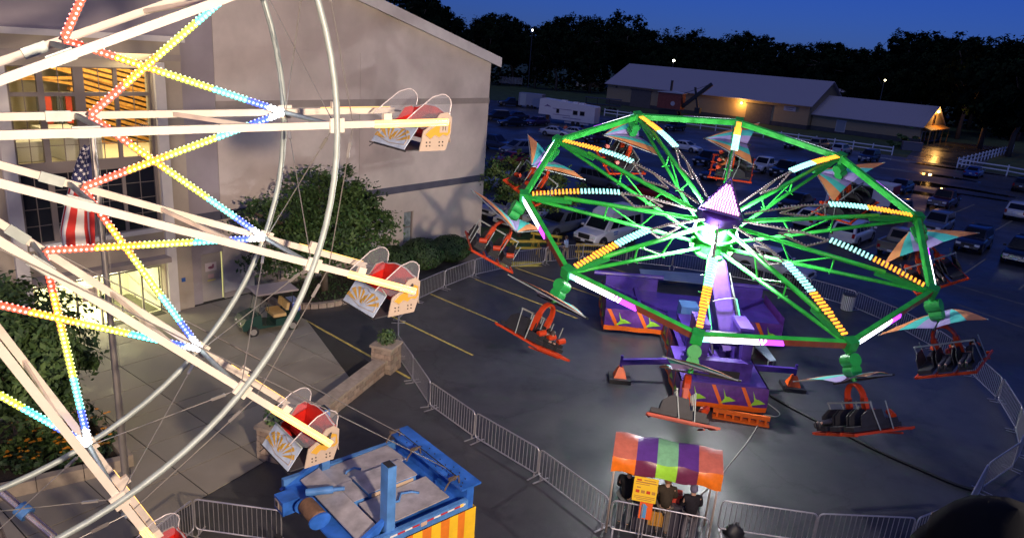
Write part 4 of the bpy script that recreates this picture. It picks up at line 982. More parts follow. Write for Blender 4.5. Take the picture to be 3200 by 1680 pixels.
# ------------------------------------------------------------------ crowd barriers
BST = mat('barrier_steel', (.52, .50, .52), .38, .7, var=.1, vs=6)
def barrier_proto():
    b = empty('crowd_barrier', 'x', 'barrier', (0, 0, 0), 0, 'steel barriers ringed round the spinning ride')
    L, h, z0, r = 2.6, 1.04, .16, .024
    cr = .12; fr = []
    for cx, cz, a0 in ((L / 2 - cr, h - cr, 0), (-L / 2 + cr, h - cr, 90), (-L / 2 + cr, z0 + cr, 180), (L / 2 - cr, z0 + cr, 270)):
        for k in range(4): a = R(a0 + 30 * k); fr.append((cx + cr * math.cos(a), 0, cz + cr * math.sin(a)))
    mb = MB(); mb.path(fr, r, 6, True); mb.build('frame', BST, b, True)
    mb = MB(); n_ = 17
    for k in range(n_): x = -L / 2 + (k + 1) * L / (n_ + 1); mb.tube((x, 0, z0), (x, 0, h), .010, 5, caps=False)
    mb.build('bars', BST, b, True)
    for x in (-L / 2 + .1, L / 2 - .1):
        mb = MB(); mb.bar((x, -.30, .02), (x, .30, .02), .05, .015); mb.bar((x, 0, .02), (x, 0, z0), .04, .04, (1, 0, 0)); mb.build('foot', BST, b)
    return b
bp_ = barrier_proto(); bt = tree_of(bp_); used_b = [False]
def barrier(a, b, label, group=None):
    a, b = V((a.x, a.y, 0)), V((b.x, b.y, 0)); d = b - a
    if not used_b[0]: o = bp_; used_b[0] = True
    else: o = copy_tree(bt)
    o['label'] = label
    if group: o['group'] = group
    o.location = (a + b) / 2; o.rotation_euler = (0, 0, math.atan2(d.y, d.x) + rnd.uniform(-.02, .02)); o.scale = ((d.length - .06) / 2.6, 1, 1)
    return o
ring = [(1892, 1661), (1680, 1495), (1480, 1377), (1342, 1275), (1242, 1120), (1245, 1005), (1305, 943), (1387, 903), (1482, 866), (1582, 843), (1702, 825), (1819, 812), (1955, 824), (2099, 840), (2240, 862), (2381, 889), (2525, 925), (2666, 967), (2796, 1024), (2915, 1092), (3029, 1173), (3114, 1253), (3173, 1349), (3184, 1424), (3161, 1464), (3064, 1537), (2996, 1655), (2838, 1717), (2535, 1705), (2236, 1664)]
rp_ = [px(*q) for q in ring]
for a, b in zip(rp_[:-1], rp_[1:]):
    n_ = max(1, round((b - a).length / 2.75))
    for k in range(n_): barrier(a.lerp(b, k / n_), a.lerp(b, (k + 1) / n_), 'steel crowd barrier standing in the ring around the spinning ride')
a, b, c = px(608, 1668), px(885, 1704), px(452, 1800)
barrier(a, b, 'crowd barrier facing the viewer beside the blue trailer boom', 'steel barriers by the wheel trailer')
barrier(c, a, 'crowd barrier angled away at the left of the blue wheel trailer', 'steel barriers by the wheel trailer')

# ------------------------------------------------------------------ people
def skin_mesh(name, vs, es, rs, m, parent=None, sub=2):
    me = bpy.data.meshes.new(name); me.from_pydata([tuple(v) for v in vs], es, []); me.materials.append(m)
    o = bpy.data.objects.new(name, me); COL.objects.link(o)
    if parent: o.parent = parent
    sk = o.modifiers.new('skin', 'SKIN'); sk.use_smooth_shade = True
    lay = me.skin_vertices[0] if me.skin_vertices else None
    if lay is None:
        # create the layer through bmesh
        import bmesh
        bm = bmesh.new(); bm.from_mesh(me); bm.verts.layers.skin.verify(); bm.to_mesh(me); bm.free(); lay = me.skin_vertices[0]
    for i, r in enumerate(rs): lay.data[i].radius = (r, r) if not isinstance(r, tuple) else r
    for i in range(len(rs)): lay.data[i].use_root = (i == 0)
    s2 = o.modifiers.new('sub', 'SUBSURF'); s2.levels = sub; s2.render_levels = sub
    return o
SKINM = mat('skin_tone', (.45, .27, .19), .55)
def person(label, loc, rz, h=1.75, top=(.03, .03, .035), legs=(.05, .05, .06), hat=None, hair=(.05, .03, .02), reach=(0.35, 0.35), sleeves=True, seated=False, lean=0.05, group=None, stride=.0, hood=False):
    k = h / 1.75
    if seated:
        J = dict(pel=(0, 0, .55), che=(-.02 + lean, 0, .95), nec=(lean, 0, 1.14), hed=(.02 + lean, 0, 1.24), crn=(.02 + lean, 0, 1.36))
        leg = lambda s: [(.05, .10 * s, .52), (.45, .13 * s, .52), (.48, .13 * s, .12), (.60, .14 * s, .05)]
    else:
        J = dict(pel=(0, 0, .95), che=(lean * .8, 0, 1.30), nec=(lean, 0, 1.50), hed=(lean + .03, 0, 1.60), crn=(lean + .02, 0, 1.69))
        leg = lambda s: [(0, .10 * s, .90), (.03 + stride * s, .11 * s, .50), (-.01 + stride * 1.2 * s, .11 * s, .09), (.15 + stride * 1.2 * s, .13 * s, .045)]
    zs = J['nec'][2]
    vs = [J['pel'], J['che'], J['nec'], J['hed'], J['crn']]; rs = [.095, .11, .05, .10, .085]; es = [(0, 1), (1, 2), (2, 3), (3, 4)]
    arms = []
    for s, rc in ((-1, reach[0]), (1, reach[1])):
        sh = (J['che'][0], .20 * s, zs - .10); el = (J['che'][0] - .02 + .12 * rc, .25 * s, zs - .38); wr = (J['che'][0] + .62 * rc, .20 * s, zs - .60 + .42 * rc); hn = (wr[0] + .09, .19 * s, wr[2] - .05 + .05 * rc)
        b = len(vs); vs += [sh, el, wr, hn]; rs += [.040, .026, .026, .04]; es += [(1, b), (b, b + 1), (b + 1, b + 2), (b + 2, b + 3)]; arms.append((sh, el, wr))
        # four fingers and a thumb
        for q, (dy, ln) in enumerate(((-.03, .07), (-.01, .085), (.012, .08), (.032, .06))):
            b2 = len(vs); vs += [(hn[0] + ln * .6, hn[1] + dy, hn[2] - .01), (hn[0] + ln, hn[1] + dy, hn[2] - .035)]; rs += [.010, .008]; es += [(b + 3, b2), (b2, b2 + 1)]
        b2 = len(vs); vs += [(hn[0] + .03, hn[1] - s * .055, hn[2] + .005)]; rs += [.012]; es += [(b + 3, b2)]
    legs_p = []
    for s in (-1, 1):
        l4 = leg(s); b = len(vs); vs += l4; rs += [.07, .05, .04, .035]; es += [(0, b), (b, b + 1), (b + 1, b + 2), (b + 2, b + 3)]; legs_p.append(l4)
    b = len(vs); vs += [(J['hed'][0] + .105, 0, J['hed'][2] + .01)]; rs += [.016]; es += [(3, b)]     # nose
    for s in (-1, 1): b = len(vs); vs += [(J['hed'][0], .095 * s, J['hed'][2] + .02)]; rs += [.018]; es += [(3, b)]  # ears
    sc_ = lambda L_: [tuple(c * k for c in p) for p in L_]
    body = skin_mesh('person', sc_(vs), es, [r * k for r in rs], SKINM, None, 1)
    body.location = loc; body.rotation_euler = (0, 0, rz); tag(body, label, 'person', group)
    cn = lambda c: 'cloth_%02d%02d%02d' % tuple(int(x * 99) for x in c)
    # jacket
    v2 = [(J['pel'][0], 0, J['pel'][2] - .12), ((J['pel'][0] + J['che'][0]) / 2, 0, (J['pel'][2] + J['che'][2]) / 2), J['che'], (J['nec'][0], 0, zs - .03)]; r2 = [.185, .18, .195, .085]; e2 = [(0, 1), (1, 2), (2, 3)]
    for sh, el, wr in arms:
        b = len(v2); w2 = wr if sleeves else tuple(sh[i] + (el[i] - sh[i]) * .8 for i in range(3))
        v2 += [sh, el, wr] if sleeves else [sh, w2]; r2 += [.095, .088, .06] if sleeves else [.08, .065]; e2 += [(2, b), (b, b + 1)] + ([(b + 1, b + 2)] if sleeves else [])
    skin_mesh('jacket' if sleeves else 'shirt', sc_(v2), e2, [r * k for r in r2], mat(cn(top), top, .9, var=.25, vs=8, spec=.1), body, 1)
    v3 = [(J['pel'][0], 0, J['pel'][2] + .06)]; r3 = [.17]; e3 = []
    for l4 in legs_p: b = len(v3); v3 += [l4[0], l4[1], (l4[2][0], l4[2][1], l4[2][2] + .02)]; r3 += [.125, .09, .075]; e3 += [(0, b), (b, b + 1), (b + 1, b + 2)]
    skin_mesh('trousers', sc_(v3), e3, [r * k for r in r3], mat(cn(legs), legs, .85, var=.2, vs=8), body, 1)
    for l4 in legs_p:
        mb = MB(); c = V(l4[2]) + V((.06, 0, -.03)); mb.ball(c * k, .15 * k, 8, 6, (1, .42, .36)); mb.build('shoe', mat('shoe_dark', (.03, .03, .03), .6), body, True)
    hc = V(J['hed']) + V((-.012, 0, .045))
    mb = MB()
    if hat: mb.ball(hc * k, .122 * k, 12, 8, (1.02, .92, .98)); mb.build('hat', mat(cn(hat), hat, .95, spec=.05), body, True)
    else: mb.ball((hc + V((-.018, 0, .008))) * k, .116 * k, 12, 8, (1, .9, .95)); mb.build('hair', mat(cn(hair), hair, .7), body, True)
    if not seated:
        mb = MB()
        for s in (-1, 1): mb.ball((V(J['hed']) + V((.092, .036 * s, .012))) * k, .012 * k, 6, 4)
        mb.build('eyes', BLK, body)
    if hood:
        skin_mesh('hood', sc_([(J['nec'][0] - .02, 0, zs - .06), (J['nec'][0] - .01, 0, zs + .03), (J['hed'][0] - .01, 0, J['hed'][2] + .03), (J['hed'][0], 0, J['hed'][2] + .12)]), [(0, 1), (1, 2), (2, 3)], [.17 * k, .12 * k, .15 * k, .10 * k], mat(cn(top), top, .95, spec=.05), body, 2)
    return body

def rider(label, gi, y, top, legs, hair):
    P_ = [(-.22, y, -2.13), (.22, y, -2.09), (.42, y, -2.03), (.55, y, -1.96), (.64, y, -1.93)]; rs = [.095, .11, .05, .095, .08]; es = [(0, 1), (1, 2), (2, 3), (3, 4)]
    arms, lg = [], []
    for s in (-1, 1):
        b = len(P_); a3 = [(.30, y + .17 * s, -2.10), (.48, y + .19 * s, -2.22), (.68, y + .14 * s, -2.20), (.76, y + .12 * s, -2.19)]; P_ += a3; rs += [.042, .034, .03, .036]; es += [(1, b), (b, b + 1), (b + 1, b + 2), (b + 2, b + 3)]; arms.append(a3)
        b = len(P_); l3 = [(-.32, y + .09 * s, -2.15), (-.70, y + .10 * s, -2.18), (-1.02, y + .10 * s, -2.16), (-1.10, y + .10 * s, -2.24)]; P_ += l3; rs += [.075, .055, .04, .035]; es += [(0, b), (b, b + 1), (b + 1, b + 2), (b + 2, b + 3)]; lg.append(l3)
    b = len(P_); P_ += [(.65, y, -1.97)]; rs += [.016]; es += [(3, b)]
    body = skin_mesh('person', P_, es, rs, SKINM, None, 1); body.matrix_world = GLS[gi].matrix_world.copy(); tag(body, label, 'person', 'riders lying in the gliders')
    v2 = [(-.20, y, -2.13), (.0, y, -2.11), (.22, y, -2.09), (.38, y, -2.04)]; r2 = [.15, .155, .165, .08]; e2 = [(0, 1), (1, 2), (2, 3)]
    for a3 in arms: b = len(v2); v2 += a3[:3]; r2 += [.075, .062, .048]; e2 += [(2, b), (b, b + 1), (b + 1, b + 2)]
    nm = 'ridercloth_%02d%02d%02d'
    skin_mesh('jacket', v2, e2, r2, mat(nm % tuple(int(c * 99) for c in top), top, .8), body, 1)
    v3 = [(-.22, y, -2.13)]; r3 = [.14]; e3 = []
    for l3 in lg: b = len(v3); v3 += l3[:3]; r3 += [.10, .08, .06]; e3 += [(0, b), (b, b + 1), (b + 1, b + 2)]
    skin_mesh('trousers', v3, e3, r3, mat(nm % tuple(int(c * 99) for c in legs), legs, .85), body, 1)
    mb = MB(); mb.ball((.555, y, -1.925), .108, 10, 7); mb.build('hair', mat(nm % tuple(int(c * 99) for c in hair), hair, .7), body, True)
    for l3 in lg: mb = MB(); mb.ball(V(l3[3]), .09, 8, 6, (.7, .5, 1.2)); mb.build('shoe', mat('shoe_dark', (.03, .03, .03), .6), body, True)
rider('dark haired rider in an orange top lying in the glider above the hub', 1, 0, (.45, .12, .03), (.05, .06, .10), (.02, .015, .01))
rider('rider in a black top lying in the glider nearest the right barriers', 4, -.64, (.02, .02, .024), (.03, .03, .05), (.03, .02, .015))
rider('rider in a red top in the middle of the glider nearest the right barriers', 4, 0, (.30, .03, .02), (.04, .04, .06), (.05, .03, .02))
rider('rider in a dark blue top lying in the rightmost glider', 3, 0, (.03, .04, .10), (.03, .03, .04), (.03, .02, .015))
rider('rider in a grey top lying in the front right glider', 5, .64, (.10, .10, .11), (.03, .03, .05), (.04, .025, .02))
rider('rider in a black top lying in the glider over the stall lines', 7, 0, (.02, .02, .02), (.03, .03, .05), (.04, .025, .02))

# ------------------------------------------------------------------ operator booth
bl, br = px(1893, 1661), px(2206, 1722); BXv = (br - bl); BW = BXv.length; BXv.normalize(); BYv = V((-BXv.y, BXv.x, 0))
booth = empty('operator_booth', 'ride operator booth under a patchwork canopy at the ring entrance', 'booth', bl)
def bo(x, y, z): return BXv * x + BYv * y + V((0, 0, z))
BD = 1.15
zf = up(bl, 1465); zt = zf + .42
for i, (x, y) in enumerate(((0, 0), (BW, 0), (0, BD), (BW, BD))):
    mb = MB(); mb.tube(bo(x, y, 0), bo(x, y, zf + .35), .028, 8); mb.build('post', mat('post_tan', (.42, .33, .28), .5, .3), booth, True)
mb = MB(); mb.tube(bo(0, 0, zf + .3), bo(BW, 0, zf + .3), .02, 6); mb.tube(bo(0, BD, zf + .35), bo(BW, BD, zf + .35), .02, 6); mb.tube(bo(0, 0, zf + .3), bo(0, BD, zf + .35), .02, 6); mb.tube(bo(BW, 0, zf + .3), bo(BW, BD, zf + .35), .02, 6); mb.build('canopy_frame', BST, booth, True)
CCOL = [(.75, .17, .01), (.14, .02, .06), (.30, .62, .04), (.14, .02, .06), (.75, .17, .01)]
CCOL_SHEEN = [(.58, .16, .10), (.12, .045, .26), (.22, .50, .26), (.12, .04, .24), (.56, .15, .10)]  # upper row paler: sky sheen put into the cloth colours
prof = [(-.06, zf - .02), (-.07, zf + .16), (-.06, zf + .30), (-.02, zf + .40), (.22, zf + .50), (.52, zf + .60), (.78, zf + .66), (.86, zf + .64), (BD + .05, zf + .34)]
for c in range(5):
    for row, (i0, i1) in enumerate(((0, 3), (3, 8))):
        mb = MB(); nx = 4; x0, x1 = BW * c / 5 - (.08 if c == 0 else 0), BW * (c + 1) / 5 + (.08 if c == 4 else 0); pts = []
        for i in range(i0, i1 + 1):
            for j in range(nx + 1):
                x = x0 + (x1 - x0) * j / nx; y, z = prof[i]
                z += .025 * math.sin(x * 6.5 + i) * (1 if i not in (0,) else 1.4); y += .02 * math.sin(x * 9 + i * 1.7)
                pts.append(bo(x, y, z))
        mb.add(pts, [(i * (nx + 1) + j, i * (nx + 1) + j + 1, (i + 1) * (nx + 1) + j + 1, (i + 1) * (nx + 1) + j) for i in range(i1 - i0) for j in range(nx)])
        col = (CCOL if row == 0 else CCOL_SHEEN)[c]
        mb.build('canopy_panel', mat('canopy_%d_%d' % (row, c), col, .40, var=.15, vs=6, bump=.45, bs=7, coat=.1), booth, True)
mb = MB(); mb.box(bo(BW * .5, .55, .95), (1.5, .5, .06), basis((0, 0, 1), BXv)); mb.box(bo(BW * .5, .55, .46), (1.3, .35, .92), basis((0, 0, 1), BXv)); mb.build('counter', mat('counter_dark', (.05, .045, .06), .5), booth)
mb = MB(); mb.box(bo(BW * .62, .62, 1.1), (.5, .28, .25), basis((0, 0, 1), BXv)); mb.build('control_console', mat('console_red', (.45, .05, .03), .45), booth)
sg_ = empty('rules_sign', 'yellow rules board on a post in front of the operator booth', 'sign', bl + bo(.86, -.16, 0))
SR = basis(-BYv, BXv)
mb = MB(); mb.tube((0, 0, 0), (0, 0, 1.2), .02, 6); mb.build('post', BST, sg_)
mb = MB(); mb.box((0, 0, 1.62), (.62, .72, .02), SR); bd_ = mb.build('board', mat('board_yellow', (.85, .55, .03), .5), sg_)
def lp(x, z, o=.013): return V((0, 0, 1.62)) + SR @ V((x, z, o))
for x0, x1, z, th, col in ((-.24, -.12, .28, .05, 'r'), (-.05, .25, .29, .025, 'd'), (-.26, .27, .22, .035, 'd'), (-.26, .1, .16, .02, 'd'), (-.22, -.12, .06, .04, 'd'), (-.24, -.14, -.06, .09, 'r'), (-.10, 0, -.06, .09, 'd'), (.04, .14, -.06, .09, 'r'), (.18, .27, -.06, .09, 'd'), (-.26, .27, -.2, .02, 'd'), (-.26, .27, -.25, .02, 'd'), (-.2, .2, -.3, .02, 'd')):
    mb = MB(); mb.box(lp((x0 + x1) / 2, z), (x1 - x0, th, .004), SR); mb.build('print', mat('print_red', (.55, .05, .02), .6) if col == 'r' else mat('print_brown', (.45, .22, .05), .6), bd_)
hs = MB(); hs.box((0, 0, 0), (.34, .52, .02)); ho = empty('height_sign', 'orange board with a blue upright bar below the yellow rules board', 'sign', bl + bo(.95, -.13, 0))
mb = MB(); mb.box((0, 0, .98), (.34, .50, .02), SR); b2_ = mb.build('board', mat('board_orange', (.80, .13, .02), .5), ho)
mb = MB(); mb.prism([V((0, 0, .98)) + SR @ V(q + (.012,)) for q in ((-.12, -.22), (.02, -.22), (.02, .12), (.05, .12), (-.05, .22), (-.15, .12), (-.12, .12))], -BYv * .004); mb.build('arrow', mat('arrow_blue', (.10, .30, .55), .5), b2_)
mb = MB(); mb.tube((0, 0, 0), (0, 0, .75), .018, 6); mb.build('post', BST, ho)
chb = empty('stool', 'amber backed stool standing behind the booth barrier', 'stool', bl + bo(1.25, .30, 0))
mb = MB(); mb.box((0, 0, .42), (.40, .34, .06), basis((0, 0, 1), BXv)); mb.build('seat', mat('stool_amber', (.50, .24, .04), .5), chb)
mb = MB(); q_ = [(-.2, .46), (-.2, .72), (-.13, .82), (.13, .82), (.2, .72), (.2, .46)]; mb.prism([BXv * x - BYv * .17 + V((0, 0, z)) for x, z in q_], BYv * .03); mb.build('backrest', mat('stool_amber', (.50, .24, .04), .5), chb)
for x, y in ((-.17, -.14), (.17, -.14), (.17, .14), (-.17, .14)): mb = MB(); mb.tube(BXv * x + BYv * y, BXv * x + BYv * y + V((0, 0, .40)), .014, 6); mb.build('leg', STEELD, chb)
barrier(bl + bo(.05, -.02, 0), bl + bo(BW - .05, -.02, 0), 'crowd barrier closing the front of the operator booth', 'steel barriers at the booth')
hb = math.atan2(BYv.y, BYv.x)
person('person in a black jacket standing at the left booth post', bl + bo(.42, .42, 0), hb - .3, 1.82, (.012, .012, .014), (.10, .11, .12), None, (.02, .015, .01), (.5, .4))
person('person in a brown cap behind the yellow rules board at the booth', bl + bo(1.46, .32, 0), hb + .1, 1.80, (.045, .035, .025), (.16, .13, .10), (.22, .10, .05), (.05, .03, .02), (.7, .6), lean=.08)
person('person in a grey knit hat and dark jacket at the right of the booth', bl + bo(2.14, .22, 0), hb + .2, 1.74, (.02, .018, .022), (.13, .12, .13), (.14, .13, .20), (.05, .03, .02), (.7, .5))
q = px(1766, 812); person('child in a pale blue shirt and khaki trousers walking by the yellow barricades', q, 2.7, 1.55, (.30, .42, .62), (.30, .24, .15), None, (.06, .03, .02), (.6, .1), sleeves=False, stride=.12)
q = px(1712, 818); person('person in a red cap half hidden by the lit ring beam', q, 2.9, 1.55, (.25, .04, .04), (.30, .25, .2), (.6, .03, .02), (.05, .03, .02), (.2, .2), sleeves=False, stride=.1)
q = px(1742, 426); person('person in a blue top standing by the silver sedan far back', q, 4.5, 1.7, (.03, .06, .35), (.05, .05, .08), None, (.04, .03, .02), (.1, .1))
q = px(1765, 424); person('person in an orange top standing beside the person in blue', q, 4.7, 1.7, (.6, .16, .10), (.06, .06, .08), None, (.04, .03, .02), (.1, .1))
# dark lump on the ground by the right barrier
q = px(2292, 1668); bg_ = empty('black_bag', 'black sack slumped on the ground behind the barrier right of the booth', 'bag', q); bg_.scale = (.85, .6, .62)
mb = MB()
for j in range(7):
    t = j / 6
    for i in range(12): a = 2 * PI * i / 12; r_ = (.30 * (1 - t ** 2.2) + .05) * (1 + .12 * math.sin(3 * a + j)); mb.v.append((r_ * math.cos(a), r_ * math.sin(a), .02 + t * .55))
mb.f = [(j * 12 + i, j * 12 + (i + 1) % 12, (j + 1) * 12 + (i + 1) % 12, (j + 1) * 12 + i) for j in range(6) for i in range(12)] + [tuple(72 + i for i in range(12))]; mb.m = [0] * len(mb.f)
mb.build('sack', mat('sack_black', (.012, .012, .014), .5), bg_, True)
mb = MB(); mb.path([(0, 0, .55), (.03, 0, .64), (.09, 0, .60)], .02, 5); mb.build('tie', mat('sack_tie', (.05, .03, .02), .6), bg_)

# ------------------------------------------------------------------ yellow barricades behind the far barriers
YB = mat('barricade_yellow', (.52, .36, .04), .55, var=.25, vs=5)
def barricade(label, a, b, hz=.95):
    a, b = V(a), V(b); d = (b - a).normalized(); n = V((-d.y, d.x, 0)); c = (a + b) / 2
    r = empty('barricade', label, 'barricade', c, 0, 'yellow barricades behind the ring')
    L = (b - a).length
    for z, w_ in ((hz, .16), (hz * .55, .14)): mb = MB(); mb.bar(-d * L / 2 + V((0, 0, z)), d * L / 2 + V((0, 0, z)), .035, w_); mb.build('board', YB, r)
    for s in (-1, 1):
        for t in (-1, 1): mb = MB(); mb.bar(d * s * L * .4 + n * t * .32 + V((0, 0, 0)), d * s * L * .4 + n * t * .05 + V((0, 0, hz + .05)), .05, .04, d); mb.build('leg', YB, r)
barricade('yellow barricade left of the walking child', px(1590, 800), px(1690, 800))
barricade('yellow barricade further back between the small tree and the red capped person', px(1655, 772), px(1752, 786))
barricade('yellow barricade right of the walking child, below the white van', px(1795, 810), px(1885, 812))
mb = MB(); q = px(1622, 826); nx, ny = 16, 8; pts = []
for j in range(ny + 1):
    for i in range(nx + 1):
        u, v = i / nx - .5, j / ny - .5; e = max(0, 1 - (2 * u) ** 4) * max(0, 1 - (2 * v) ** 2)
        pts.append((q.x + u * 2.6 + .15 * math.sin(v * 9), q.y + v * .9 + u * .8, .01 + e * (.16 + .12 * noise.noise(V((u * 9, v * 7, 3.1))))))
mb.add(pts, [(j * (nx + 1) + i, j * (nx + 1) + i + 1, (j + 1) * (nx + 1) + i + 1, (j + 1) * (nx + 1) + i) for j in range(ny) for i in range(nx)])
tag(mb.build('tarp', mat('tarp_ochre', (.38, .32, .07), .7, var=.3, vs=5), None, True), 'crumpled ochre tarp on the ground behind the far left barriers', 'tarp')
# waste bin inside the ring, right
q = px(2645, 968); tc_ = empty('trash_can', 'pale slatted trash can with black liner at the right barriers', 'trash can', q)
mb = MB(); n_ = 22
for i in range(n_): a = 2 * PI * i / n_; mb.bar((.31 * math.cos(a), .31 * math.sin(a), .04), (.33 * math.cos(a), .33 * math.sin(a), .86), .06, .012, (math.cos(a), math.sin(a), 0))
mb.build('slats', mat('bin_pale', (.55, .52, .52), .5), tc_); mb = MB(); mb.tube((0, 0, .02), (0, 0, .90), .285, 20, .30); mb.build('liner', BLK, tc_, 40)
mb = MB(); mb.path([(.335 * math.cos(a), .335 * math.sin(a), .88) for a in [2 * PI * i / 20 for i in range(20)]], .02, 6, True); mb.build('rim', BLK, tc_, True)
# cables on the ground
def cable(name, label, pts, r, m):
    P_ = [px(*p) for p in pts]; sm = []
    for i in range(len(P_) - 1):
        p0, p1, p2, p3 = P_[max(i - 1, 0)], P_[i], P_[i + 1], P_[min(i + 2, len(P_) - 1)]
        for k in range(6):
            t = k / 6; sm.append(.5 * ((2 * p1) + (p2 - p0) * t + (2 * p0 - 5 * p1 + 4 * p2 - p3) * t * t + (3 * p1 - 3 * p2 + p3 - p0) * t ** 3) + V((0, 0, r)))
    tag(MB().path(sm + [P_[-1] + V((0, 0, r))], r, 6).build(name, m, None, True), label, 'cable')
cable('power_cable', 'thick black power cable running from the ride base to the right barriers', [(2405, 1238), (2470, 1275), (2560, 1322), (2650, 1365), (2760, 1420), (2880, 1472), (2980, 1515), (3060, 1540)], .055, mat('cable_black', (.008, .008, .009), .6))
cable('hose', 'thin pale hose looping from the ride base toward the booth', [(2400, 1262), (2435, 1290), (2425, 1302), (2385, 1298), (2370, 1325), (2340, 1375), (2300, 1425), (2265, 1470), (2250, 1490), (2190, 1545)], .02, mat('hose_pale', (.40, .38, .34), .6))

# ------------------------------------------------------------------ golf cart
a, b = px(785, 1053), px(922, 1028); hd = (a - b).normalized(); gz = math.atan2(hd.y, hd.x); lat = V((-hd.y, hd.x, 0))
gc = empty('golf_cart', 'dark green golf cart with grey roof and tan seats on the plaza', 'golf cart', (a + b) / 2 - lat * .5 * (1 if lat.dot(CAMP - a) > 0 else -1), gz)
GCG = mat('cart_green', (.012, .045, .035), .25, coat=.5); GTAN = mat('cart_tan', (.52, .34, .14), .55, var=.1, vs=6); GROOF = mat('cart_roof', (.36, .31, .30), .6)
mb = MB(); mb.prism([(x, -.52, z) for x, z in ((1.25, .30), (1.32, .52), (1.12, .78), (.62, .92), (.50, .90), (.46, .42), (-.10, .34), (-.12, .62), (-.75, .66), (-.80, .80), (-1.15, .80), (-1.2, .42), (-1.05, .30))], (0, 1.04, 0)); mb.build('body', GCG, gc, 30)
mb = MB(); mb.box((-.30, 0, .76), (.55, 1.0, .14)); mb.build('seat', GTAN, gc)
for y in (-.26, .26): mb = MB(); mb.box((-.66, y, 1.10), (.12, .46, .32), Matrix.Rotation(R(-12), 3, 'Y')); mb.build('backrest', GTAN, gc)
mb = MB(); mb.path([(-.74, -.56, .66), (-.80, -.56, 1.25), (-.80, .56, 1.25), (-.74, .56, .66)], .02, 6); mb.build('seat_rail', BLK, gc)
for y in (-.5, .5):
    mb = MB(); mb.tube((.62, y, .9), (.42, y, 1.78), .018, 6); mb.tube((-.82, y, .7), (-.86, y, 1.78), .018, 6); mb.build('roof_post', BLK, gc)
mb = MB(); mb.prism([(x, -.60, z) for x, z in ((.66, 1.78), (.70, 1.82), (.60, 1.86), (-1.05, 1.86), (-1.12, 1.82), (-1.06, 1.78))], (0, 1.20, 0)); rf_ = mb.build('roof', GROOF, gc)
mb = MB(); mb.box((-1.113, 0.35, 1.82), (.02, .2, .035)); mb.build('roof_slot', BLK, rf_)
mb = MB(); mb.prism([(.63, -.48, .93), (.63, .48, .93), (.43, .48, 1.75), (.43, -.48, 1.75)], (.008, 0, 0)); mb.build('windshield', mat('cart_screen', (.45, .5, .4), .1, alpha=.12), gc)
mb = MB(); mb.path([(.15 + .0 * math.cos(t), .22 + .17 * math.cos(t), 1.08 + .15 * math.sin(t)) for t in [2 * PI * k / 16 for k in range(16)]], .014, 5, True); mb.tube((.42, .22, .85), (.15, .22, 1.08), .018, 6); mb.build('steering_wheel', BLK, gc)
TYR = mat('tyre_rubber', (.018, .018, .018), .8); RIMM = mat('wheel_rim', (.55, .52, .48), .3, .7)
for x in (.86, -.82):
    for y in (-.50, .50):
        s = 1 if y > 0 else -1
        mb = MB(); mb.tube((x, y - .09, .23), (x, y + .09, .23), .23, 18); wh = mb.build('wheel', TYR, gc, 40); mb = MB(); mb.tube((x, y + s * .085, .23), (x, y + s * .098, .23), .135, 14); mb.build('rim', RIMM, wh, 40)
mb = MB(); mb.box((1.30, 0, .44), (.05, .8, .05)); mb.build('bumper', mat('chrome', (.7, .7, .7), .15, 1), gc)
mb = MB(); mb.ball((1.02, -.535, .6), .05, 8, 6, (1, .3, 1)); mb.ball((1.29, .3, .58), .06, 8, 6, (.3, 1, 1)); mb.ball((1.29, -.3, .58), .06, 8, 6, (.3, 1, 1)); mb.build('badge_and_lamps', mat('cart_lamp', (.8, .7, .7), .2), gc, True)
cl = empty('cooler', 'blue cooler box with white lid strapped on the back of the golf cart', 'cooler', gc.location + V((math.cos(gz), math.sin(gz), 0)) * -1.05 + V((0, 0, .802)), gz)
mb = MB(); mb.box((0, 0, .17), (.40, .74, .34)); mb.build('tub', mat('cooler_blue', (.06, .10, .50), .4), cl); mb = MB(); mb.box((0, 0, .37), (.42, .76, .06)); mb.build('lid', mat('cooler_lid', (.30, .36, .62), .4), cl)
mb = MB(); mb.path([(0, -.39, .2), (0, -.43, .3), (0, .43, .3), (0, .39, .2)], .012, 5); mb.build('handle', BLK, cl)

# ------------------------------------------------------------------ flag pole and flag
fb = px(404, 1604); ft = up(fb, 372)
fpl = empty('flagpole', 'tall steel flagpole rising from the concrete plaza', 'flagpole', fb)
mb = MB(); mb.tube((0, 0, 0), (0, 0, ft), .095, 16, .055); mb.build('pole', mat('pole_steel', (.50, .46, .42), .35, .8, var=.08, vs=3), fpl, 40)
mb = MB(); mb.tube((0, 0, 0), (0, 0, .08), .22, 18, .14); mb.build('base_collar', STEEL, fpl, 40)
mb = MB(); mb.ball((0, 0, ft + .07), .085, 12, 8); mb.build('finial', GOLD, fpl, True)
mb = MB(); mb.path([(.10, -.03, ft - .1), (.14, -.03, ft * .6), (.12, -.03, 1.3)], .006, 4); mb.build('halyard', CABLE, fpl); mb = MB(); mb.box((.12, 0, 1.3), (.03, .03, .2)); mb.build('cleat', STEELD, fpl)
